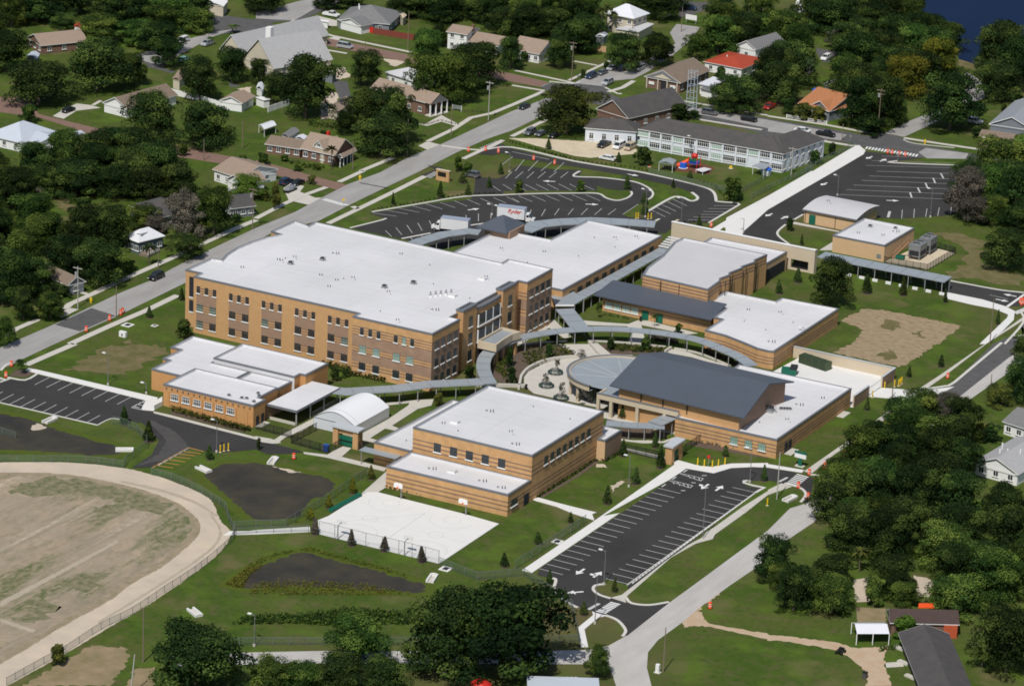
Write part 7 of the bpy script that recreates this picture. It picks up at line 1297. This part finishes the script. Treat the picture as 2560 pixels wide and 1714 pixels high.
def trunk_mesh(kind, seed=0):
    random.seed(seed + 99); b = MB()
    if kind == 'broad':
        b.tube((0, 0, -.01), (0, 0, .55), .06, 8, r1=.045)
        for k in range(6): a = k * 1.05 + random.random(); b.tube((0, 0, random.uniform(.4, .6)), (.5 * math.cos(a), .5 * math.sin(a), random.uniform(.95, 1.35)), .035, 5, r1=.012)
    else: b.tube((0, 0, -.01), (0, 0, 1.5), .045, 6, r1=.015)
    return b.mesh('trunk', M_bark)
VAR = {'broad': [broad(11 + k, (22, 26, 30, 18, 24, 28)[k], (330, 300, 270, 380, 310, 280)[k], .034) for k in range(6)]}
VAR['small'] = [broad(40 + k, 11, 110, .085, .9) for k in range(3)]
def conic(seed):
    random.seed(seed); b = MB(); at = []
    for k in range(11):
        z = .35 + 1.6 * k / 11; r = (1 - k / 11.5) * .85
        for j in range(5): a = j * 1.257 + k; leaf_quads(b, at, (r * .55 * math.cos(a), r * .55 * math.sin(a), z), (r * .5 + .1, r * .5 + .1, .17), 38, .085)
    return crown_mesh('crown', b, at)
VAR['cone'] = [conic(60 + k) for k in range(3)]
def sparse(seed):
    random.seed(seed); b = MB(); at = []
    for k in range(16): a = random.uniform(0, 6.3); r = random.uniform(.1, .7); leaf_quads(b, at, (r * math.cos(a), r * math.sin(a), random.uniform(.8, 1.85)), (.25, .25, .2), 26, .08)
    return crown_mesh('crown', b, at)
VAR['sparse'] = [sparse(70 + k) for k in range(2)]
def palm(seed):
    random.seed(seed); b = MB(); at = []
    for k in range(34):
        a = random.uniform(0, 6.3); el = random.uniform(-.7, 1.2); p0 = Vector((0, 0, 1.6)); d = Vector((math.cos(a) * math.cos(el), math.sin(a) * math.cos(el), math.sin(el) * .42)); w_ = d.cross(Vector((0, 0, 1))).normalized() * .1
        p1 = p0 + d * .6; p2 = p0 + d * .95 + Vector((0, 0, -.14)); v = random.random() * .8
        for q0, q1, ww, we in ((p0, p1, .5, 1.), (p1, p2, 1., .15)): i = len(b.v); b.v += [tuple(q0 - w_ * ww), tuple(q0 + w_ * ww), tuple(q1 + w_ * we), tuple(q1 - w_ * we)]; b.f.append((i, i + 1, i + 2, i + 3)); b.m.append(0); at.append(v)
    return crown_mesh('fronds', b, at)
VAR['palm'] = [palm(80), palm(81)]
TRK = {'broad': [trunk_mesh('broad', k) for k in range(3)], 'small': [trunk_mesh('broad', 5)], 'cone': [trunk_mesh('thin')], 'sparse': [trunk_mesh('thin')], 'palm': [MB()]}
tb = MB(); tb.tube((0, 0, -.01), (0, 0, 1.6), .05, 7, r1=.04); TRK['palm'] = [tb.mesh('trunk', M_bark)]
MESHM = {}
rb_ = MB(); rb_.cyl((0, 0), .75, -.01, .02, 10); RING = rb_.mesh('shadow_ring', M_mulch_shadow)  # dark disc painted as the shadow ring under a conical tree
def with_mat(me, m):
    k = (me.name, m.name)
    if k not in MESHM: c = me.copy(); c.materials.clear(); c.materials.append(m); MESHM[k] = c
    return MESHM[k]
TPOS = []
NT = [0]; rt_ = random.Random(5)
DESC = {'D': 'dark green oak', 'G': 'mid green broadleaf tree', 'B': 'bright green round tree', 'Y': 'yellow-green tree', 'K': 'grey-brown thin-leaved tree', 'O': 'olive green tree', 'S': 'young tree'}
def tree(r, x0, y0, x1, y1, col='D', kind='broad', lab=None, grp=None):
    """fit a tree into its outline in the photograph; it stands where its foot would touch the ground"""
    (a0, b0), (a1, b1) = Z(r, x0, y0), Z(r, x1, y1); cx, cy = (a0 + a1) / 2, (b0 + b1) / 2
    gd = G(cx, b1); dist = (gd - Vector((0, 0, CH))).length; s = FPX / dist; rad = (a1 - a0) / 2 / s; T = (b1 - b0) / 2 / s
    if kind in ('broad', 'small', 'sparse'):
        v = math.sqrt(max((rad * .5) ** 2, T * T - (rad * .36) ** 2)) / .94; v = min(v, rad * 1.35 if kind == 'broad' else rad * 3); H2 = v / .93
        zc = 1.0 * H2; p = G(cx, cy, zc); p = Vector((p.x, p.y, 0)); sc = (rad * 1.08, rad * 1.08, H2)
    else:
        p, h = hgt(0, cx, b1 - rad * s * .3, b0); sc = (rad, rad, h / 2.02) if kind == 'cone' else (rad * 1.1, rad * 1.1, h / 2.)
    NT[0] += 1; n = NT[0]; TPOS.append((p.x, p.y))
    nm = {'broad': {'D': 'oak_tree', 'K': 'bare_tree'}.get(col, 'broadleaf_tree'), 'small': 'small_tree', 'cone': 'conical_tree', 'sparse': 'sapling', 'palm': 'palm_tree'}[kind]
    dsc = {'palm': 'palm tree', 'cone': 'young conical tree', 'sparse': 'thin airy sapling', 'small': {'D': 'small dark round tree', 'O': 'small olive bush', 'G': 'small green bush', 'B': 'small bright bush', 'Y': 'small yellowish bush', 'K': 'small greyish bush', 'S': 'small young tree'}.get(col, 'small tree')}.get(kind, DESC[col])
    if kind == 'broad': dsc = ('broad ' if rad > 9 else 'middling ' if rad > 6 else 'narrow ') + dsc
    t = bpy.data.objects.new(nm, None); COL.objects.link(t); t.location = p; t.scale = sc; t.rotation_euler = (0, 0, rt_.uniform(0, 6.28)); t.empty_display_size = .2
    tag(t, lab or label(dsc, cx, (cy + b1) / 2), 'tree', grp)
    t.scale = (sc[0] * rt_.uniform(.9, 1.14), sc[1] * rt_.uniform(.9, 1.14), sc[2])
    if kind == 'cone': t.rotation_euler = (rt_.uniform(-.05, .05), rt_.uniform(-.05, .05), t.rotation_euler[2]); link('shadow_ring', RING, t, keep=False)
    me = with_mat(VAR[kind][n % len(VAR[kind])], LEAF[col]); link('fronds' if kind == 'palm' else 'crown', me, t, keep=False); link('trunk', TRK[kind][n % len(TRK[kind])], t, keep=False)
def T(r, col, kind, s):
    for q in s.split(): tree(r, *[float(v) for v in q.split(',')], col, kind)
T(1, 'D', 'broad', '-150,-200,180,160 -200,130,60,480 -150,250,265,640 60,560,640,960 590,350,1180,830 1060,480,1340,770 150,-100,520,200 430,-120,800,150 700,-150,1100,90 950,-150,1300,120 1250,-120,1500,60 460,120,700,260 1280,200,1640,480 1390,360,1650,610 1640,500,2010,910 1960,430,2270,740 1160,830,1610,1250 1630,920,2080,1330 700,1200,1100,1560 1030,1170,1420,1560 1330,1260,1640,1560 450,1440,820,1700 100,1500,460,1760 1000,1400,1400,1720')
T(1, 'G', 'broad', '-20,-60,240,230 700,130,1080,400 1060,160,1400,400 1400,-60,1780,260 1580,50,1930,300 -200,1440,130,1650'); T(1, 'G', 'small', '1180,260,1400,440 180,950,340,1110 1620,1320,1720,1420 2170,1410,2260,1480'); T(1, 'G', 'palm', '2040,220,2200,330 1860,330,1960,420')
T(5, 'D', 'broad', '-60,-40,330,350 250,-60,560,230 470,-120,900,220 850,-60,1250,240 1180,-60,1560,240 1450,-80,1800,220 560,300,1000,700 860,290,1200,720 400,560,820,960 700,620,1100,1030 -50,720,300,1180 200,780,480,1100 -80,900,120,1250 1560,560,1860,790 100,1050,330,1340')
T(5, 'G', 'broad', '-80,320,130,620 120,180,480,520 180,350,620,640 1160,290,1460,540 1780,130,2120,560 330,1090,590,1340 -60,1330,140,1580 100,480,380,760 820,700,1200,960'); T(5, 'B', 'broad', '2130,20,2390,240'); T(5, 'K', 'broad', '1520,170,1840,620 1280,370,1520,560'); T(5, 'K', 'sparse', '300,150,440,360')
T(5, 'D', 'small', '500,1020,640,1140 2100,380,2210,460 1600,1340,1750,1510 1110,790,1240,900 670,240,860,330 1000,870,1130,930'); T(5, 'S', 'cone', '1320,1220,1400,1340 1620,1050,1690,1180'); T(5, 'D', 'palm', '1270,640,1450,880')
T(2, 'D', 'broad', '830,450,1180,780 60,640,330,940 230,500,680,1060 -60,530,110,760 840,800,1180,1200 1060,790,1440,1300 900,1050,1400,1430 710,1000,900,1220 1760,380,2240,780 1930,700,2120,860 2210,330,2440,620 -120,-100,260,90 500,-60,760,70 700,-80,1010,60 1180,-80,1560,160 1480,-60,1900,210 1850,-60,2250,200 2100,60,2400,330 1610,220,1760,420 1230,-90,1500,60')
T(2, 'G', 'broad', '1430,250,1700,640 1380,470,1760,960 1600,480,1960,940'); T(2, 'O', 'palm', '615,1310,755,1568'); T(2, 'G', 'small', '340,1490,420,1560 220,1410,300,1470 520,1500,600,1550 580,1190,650,1230 1800,1420,1890,1560 1880,1480,1980,1600 20,1390,120,1500'); T(2, 'S', 'cone', '2200,1480,2260,1600')
T(3, 'D', 'broad', '-50,40,330,340 200,60,520,330 380,140,800,480 300,330,560,610 860,300,1200,640 1150,290,1490,600 1180,-80,1530,180 1040,-100,1300,60 1820,690,2270,1010 2190,430,2560,860 1850,850,2050,1040 560,250,780,480'); T(3, 'G', 'broad', '590,-60,830,180 1560,310,1810,530 1680,130,2100,490 2130,120,2450,340 1870,-60,2030,140 2100,-30,2300,120')
T(3, 'O', 'broad', '240,770,770,1220'); T(3, 'O', 'palm', '740,40,880,340 850,80,970,330 790,20,930,300 2120,-10,2200,170 2230,-20,2320,150 1640,480,1740,580 1110,1020,1210,1110'); T(3, 'D', 'small', '1120,1340,1280,1500 1430,940,1630,1100 1600,1000,1720,1090 1840,610,1960,790 620,630,680,710 830,560,890,630 70,470,150,560'); T(3, 'S', 'cone', '300,1265,365,1370 940,1385,1000,1490')
T(4, 'D', 'broad', '340,-60,760,300 680,-80,1010,260 950,-60,1310,230 0,380,420,760 -100,560,300,940 560,300,1000,700 900,260,1250,560 600,560,1000,1000 850,700,1270,1150 660,700,1060,1150 1400,650,1960,1180 1900,200,2300,700 2080,300,2520,800 1900,560,2320,920 130,880,250,1050 560,200,900,480'); T(4, 'G', 'broad', '0,90,340,400 1150,220,1520,540 1100,850,1270,1150 150,220,440,520'); T(4, 'Y', 'broad', '1110,490,1430,880 1400,340,1740,700'); T(4, 'K', 'broad', '540,270,760,440')
T(4, 'D', 'small', '830,1060,1060,1230 1850,1150,1960,1260 380,1370,480,1490 540,1300,630,1410 2210,830,2334,930 640,1085,730,1150 2120,950,2180,1020'); T(4, 'O', 'small', '240,940,420,1090 380,970,540,1110'); T(4, 'G', 'broad', '1880,1240,2320,1640 2200,1200,2560,1600')
T(8, 'K', 'broad', '1640,-40,2000,420 1760,200,2060,470'); T(8, 'G', 'broad', '1880,-100,2250,330 1900,200,2180,480'); T(8, 'D', 'broad', '2100,-100,2500,450 2080,280,2450,560 1950,510,2400,890'); T(8, 'D', 'broad', '410,780,760,1220'); T(8, 'S', 'cone', '60,980,140,1120 220,870,320,1020 850,930,950,1120 1190,950,1275,1140 1590,1060,1640,1200 2065,1250,2120,1400'); T(8, 'D', 'small', '170,420,232,535'); T(8, 'S', 'cone', '285,556,325,675')
T(12, 'D', 'broad', '1040,480,1400,800 860,690,1120,1000 1000,720,1400,1150 1320,750,1720,1200 1600,850,1960,1250 500,1040,850,1280 380,1200,800,1600 700,1100,1150,1560 1100,1100,1550,1560 1500,1150,1950,1600 1900,1260,2400,1700 2150,130,2500,520 2230,-80,2450,130 1600,480,1950,900'); T(12, 'G', 'broad', '1220,400,1640,700 620,1400,950,1720 900,1380,1250,1700'); T(12, 'K', 'broad', '1480,440,1780,720'); T(12, 'O', 'broad', '1950,360,2260,560'); T(12, 'Y', 'small', '1880,720,2000,860 960,700,1120,820'); T(12, 'D', 'small', '1950,730,2110,890'); T(12, 'S', 'cone', '870,480,930,612 1250,190,1312,310 1540,90,1610,220')
T(16, 'D', 'broad', '560,-80,960,340 850,-60,1310,420 60,460,440,880 900,350,1330,720 1480,250,1860,640 1800,250,2200,600 2000,-80,2500,450 1500,-100,2000,330 1940,840,2450,1440 400,350,760,700'); T(16, 'G', 'broad', '380,560,800,910 1450,560,1980,920 1090,600,1390,840 0,420,200,700'); T(16, 'B', 'small', '1140,915,1370,1110'); T(16, 'O', 'palm', '720,290,940,560 1850,1230,2040,1430'); T(16, 'G', 'small', '1980,1250,2150,1430 900,560,1040,840')
T(15, 'D', 'broad', '2230,140,2560,680'); T(15, 'S', 'cone', '300,500,370,655 610,790,700,935 900,570,960,725 190,160,285,290 500,-20,560,90'); T(15, 'G', 'broad', '675,1170,900,1500')
T(14, 'D', 'broad', '1340,690,2130,1480 1760,590,2760,1500 560,1280,1000,1660 950,1290,1410,1680'); T(14, 'G', 'broad', '650,930,1220,1380 -60,1300,330,1680 230,1330,600,1680'); T(13, 'D', 'broad', '1400,980,2190,1660'); T(14, 'K', 'cone', '820,138,915,305 1120,200,1215,355 1460,290,1560,455 490,30,575,200'); T(14, 'S', 'cone', '2220,350,2310,495'); T(13, 'O', 'small', '455,1190,600,1375')
T(11, 'S', 'cone', '960,865,1060,1035 1300,920,1400,1145 1265,795,1345,955 1075,1110,1170,1290 820,1280,910,1470 1910,920,1980,1035 2260,1090,2334,1260 965,540,1060,695'); T(11, 'K', 'sparse', '260,270,355,380 375,140,460,270 410,350,500,490 580,445,660,560 575,50,690,150'); T(11, 'D', 'small', '860,-60,940,50 1170,-60,1270,60 300,-10,380,120 -40,200,40,370 -60,20,20,200')
T(10, 'Y', 'cone', '835,1200,920,1375 620,1370,700,1505 440,1480,550,1610'); T(10, 'O', 'cone', '1010,1100,1095,1245'); T(10, 'D', 'small', '0,850,45,960 680,200,770,330 780,210,860,300 1890,190,2000,310'); T(10, 'O', 'small', '1390,290,1500,360 1620,440,1710,560'); T(9, 'D', 'cone', '1080,560,1180,745 1290,700,1415,905 1870,910,1950,1065'); T(9, 'D', 'palm', '130,130,260,280'); T(9, 'D', 'palm', '150,160,240,290')
T(6, 'S', 'cone', '1640,80,1710,245 1900,110,1970,225 2100,40,2155,155 1230,180,1270,310 1840,0,1930,115'); T(6, 'O', 'small', '130,110,230,330 30,160,130,260 470,30,540,110'); T(7, 'S', 'cone', '1010,20,1085,175 1165,180,1245,310 1165,280,1250,405 1680,390,1735,505 1590,-20,1650,65 1450,60,1490,155'); T(7, 'G', 'small', '20,70,110,190 580,70,670,180 1930,60,2110,260'); T(7, 'S', 'sparse', '750,1190,825,1330 1260,1290,1340,1410'); T(7, 'D', 'small', '1480,1380,1550,1475 330,1470,430,1550')
# woods: the trees between the ones placed above, each a tree of its own
def woods(r, s, gap, cols, hr=(9, 13), rr=(4.5, 7.5), cap=40):
    pts = [tuple(p[:2]) for p in gl(r, s)]; xs = [p[0] for p in pts]; ys = [p[1] for p in pts]; R_ = random.Random(len(s) + r); k = 0; tries = 0
    while k < cap and tries < 3000:
        tries += 1; x, y = R_.uniform(min(xs), max(xs)), R_.uniform(min(ys), max(ys)); ins_ = False
        for j in range(len(pts)):
            (x0, y0), (x1, y1) = pts[j], pts[j - 1]
            if (y0 > y) != (y1 > y) and x < (x1 - x0) * (y - y0) / (y1 - y0 + 1e-9) + x0: ins_ = not ins_
        if not ins_ or any((x - q[0]) ** 2 + (y - q[1]) ** 2 < gap * gap for q in TPOS): continue
        TPOS.append((x, y)); k += 1; h = R_.uniform(*hr); rad = R_.uniform(*rr); px, py = P((x, y, 0)); col = R_.choice(cols); NT[0] += 1; n = NT[0]
        t = bpy.data.objects.new('oak_tree' if col == 'D' else 'broadleaf_tree', None); COL.objects.link(t); t.location = (x, y, 0); t.scale = (rad, rad, h / 2); t.rotation_euler = (0, 0, R_.uniform(0, 6.28)); t.empty_display_size = .2
        tag(t, label('wood-edge ' + DESC[col], px, py), 'tree', 'trees filling the woods')
        link('crown', with_mat(VAR['broad'][n % 6], LEAF[col]), t, keep=False); link('trunk', TRK['broad'][n % 3], t, keep=False)
woods(5, '-100,150 300,60 900,60 1500,260 1160,300 900,300 480,210 480,350 350,560 100,700 -150,700', 8, 'DDDG', cap=14); woods(5, '-100,900 450,900 800,900 1000,980 700,1010 300,1000 -50,1300', 8, 'DDG', cap=5)
woods(1, '-150,60 240,60 520,130 760,230 1150,180 1600,160 1850,200 1600,330 1300,330 1050,300 740,240 520,170 -150,200', 9, 'DDDG', cap=14); woods(1, '560,1600 800,1500 1500,1500 1620,1600 1500,1800 300,1850', 7.5, 'DDDG', cap=10)
woods(2, '1250,60 1500,60 1800,120 2334,200 2334,330 2100,250 1700,180 1400,110', 8.5, 'DDG', cap=12); woods(3, '0,250 500,330 760,420 700,250 300,120 0,100', 8.5, 'DDG', cap=8); woods(3, '1150,-20 1500,60 1450,160 1150,50', 9, 'D', cap=3); woods(3, '1800,150 2334,150 2334,330 2100,420 1800,300', 10, 'GD', cap=5)
woods(4, '650,40 1300,120 1320,240 1500,330 1700,520 1650,800 1500,900 1200,1000 1000,1100 650,950 600,700 760,560 640,420 480,330 400,200', 8.5, 'DDDG', cap=22); woods(4, '1950,500 2334,500 2334,820 2000,800', 9, 'D', cap=4)
woods(12, '900,1050 1100,950 1650,950 1750,1100 1800,1300 1900,1568 700,1568 520,1500 620,1350', 8, 'DDDG', (8, 12), (4, 6.5), 15); woods(16, '650,150 1250,150 1280,380 950,420 640,330', 8, 'DDG', (8, 11), (4, 6), 5); woods(16, '1480,400 1900,350 2334,480 2334,740 2000,820 1500,800', 8, 'DDDG', (8, 12), (4, 6.5), 8); woods(8, '1820,200 2334,200 2334,480 1900,440', 9, 'DG', cap=4)
print('TREES', NT[0])
# low planting and reeds (uncountable)
def clumps(name, lb, regions, n, size, col, h=.5, hv=.3, rr=1.):
    random.seed(len(name) * 7 + n); b = MB(); at = []
    for pts in regions:
        pts = [tuple(p[:2]) for p in pts]; xs = [p[0] for p in pts]; ys = [p[1] for p in pts]; c = 0; tries = 0
        while c < n and tries < n * 30:
            tries += 1; x, y = random.uniform(min(xs), max(xs)), random.uniform(min(ys), max(ys)); ins_ = False
            for k in range(len(pts)):
                (x0, y0), (x1, y1) = pts[k], pts[k - 1]
                if (y0 > y) != (y1 > y) and x < (x1 - x0) * (y - y0) / (y1 - y0 + 1e-9) + x0: ins_ = not ins_
            if ins_: c += 1; hh = h + random.uniform(-hv, hv); leaf_quads(b, at, (x, y, hh * .5), (size, size, hh * .6), 9, size * .5)
    o = link(name, crown_mesh(name, b, at)); o.data.materials.append(LEAF[col]); tag(o, lb, name.replace('_', ' '), kind='stuff')
def rows(name, lb, lines_, col, size=.35, h=.6, step=.8):
    b = MB(); at = []; random.seed(len(lb))
    for p in lines_:
        for k in range(len(p) - 1):
            a, c = Vector(p[k][:2]), Vector(p[k + 1][:2]); n = max(1, int((c - a).length / step))
            for j in range(n): q = a.lerp(c, (j + random.random() * .4) / n); leaf_quads(b, at, (q.x, q.y, h * .5), (size, size, h * .6), 14, size * .55)
    o = link(name, crown_mesh(name, b, at)); o.data.materials.append(LEAF[col]); tag(o, lb, 'hedge', kind='stuff')
rows('hedge_planting', 'low shrub planting along the front of the orange brick wing', [gl(9, '1570,600 1900,690 2290,790'), gl(9, '1580,615 1900,708 2280,805')], 'O', .5, 1., .7)
rows('hedge_planting', 'shrub row along the base of the largest block', [gl(10, '620,185 860,240 1000,290 1200,340'), gl(10, '660,210 860,280 1180,350')], 'O', .55, 1., .8)
rows('hedge_planting', 'thin dark shrub row along the gymnasium low wall', [gl(10, '1180,1310 1700,1420 2300,1560')], 'D', .3, .6, 1.)
rows('hedge_planting', 'dark shrub line along the right wall of the gymnasium', [gl(11, '230,1400 500,1230 760,1060'), gl(11, '760,1065 850,1070 1000,990')], 'D', .4, .6, .8)
rows('hedge_planting', 'small shrubs lining the north lot kerb', [gl(6, '1060,350 1500,275 1900,210 2250,195'), gl(3, '-30,1290 560,1460 1150,1540 7:1250,0'), gl(7, '1700,80 1850,130 1950,250 2060,265 2090,300'), gl(7, '1560,462 1800,462'), gl(8, '1000,990 1001,991')], 'D', .28, .5, 1.3)
rows('hedge_planting', 'dark shrub dots along the pale blue building shell lot kerb', [gl(3, '-60,1290 330,1400 500,1440')], 'D', .3, .6, 1.2)
rows('hedge_planting', 'shrub bed in front of the cafeteria', [gl(11, '1640,920 1720,900 1900,930 2334,1020')], 'K', .4, .6, .9); rows('hedge_planting', 'shrubs at the foot of the slate wing', [gl(7, '840,1300 1000,1330 1100,1350')], 'O', .35, .6, 1.)
rows('hedge_planting', 'red-brown border shrubs along the garden path of the columned house', [gl(2, '1430,1125 1560,1140 1680,1100 1860,1145'), gl(2, '1700,1050 1720,1000 2110,1030')], 'K', .25, .4, .9)
clumps('plaza_planting', 'low mixed plants in the beds around the plaza', [gl(11, '100,60 440,0 580,95 400,140 180,220 100,180'), gl(11, '880,10 1400,50 1380,85 900,60'), gl(11, '1000,640 1280,700 1100,695'), gl(10, '2160,60 2300,100 2280,330 2180,240')], 150, .45, 'O', .6)
clumps('ground_cover', 'dark low ground cover under the curved walkway', [gl(7, '1230,1520 1500,1568 1500,1530 1300,1500'), gl(11, '1760,40 2100,180 2060,200 1760,80')], 90, .5, 'K', .6)
clumps('reeds', 'yellow-green reeds along the lower bank of the reedy pond', [gl(14, '0,640 230,620 560,620 840,640 1280,690 1400,720 1380,745 800,745 200,740 -60,730'), gl(14, '-280,650 -80,500 60,470 -60,560 -120,680')], 700, .22, 'R', .45)
clumps('reeds', 'yellow-green reeds along the top bank of the reedy pond', [gl(14, '-100,520 150,400 400,330 560,360 800,430 1060,490 1380,590 1360,560 1080,460 800,400 500,310 150,370 -100,470')], 380, .22, 'R', .35)
clumps('scrub', 'dark scrub strip across the lowest lawn', [gl(14, '-100,940 640,910 800,870 1300,900 1480,940 1400,1010 640,1015 400,1000 -200,1010')], 800, .42, 'G', .55)
clumps('scrub', 'loose scrub by the homestead and its clutter yard', [gl(16, '560,900 720,900 720,960'), gl(16, '1330,1200 1000,1260 1040,1230')], 20, .4, 'G', .6)
clumps('garden_plants', 'clumps of garden plants along the yards of the upper left houses', [gl(2, '460,1100 700,1140 900,1190 500,1160'), gl(2, '250,1460 500,1510 690,1540 400,1530'), gl(6, '20,200 150,220 250,290 60,270')], 60, .5, 'G', .8)
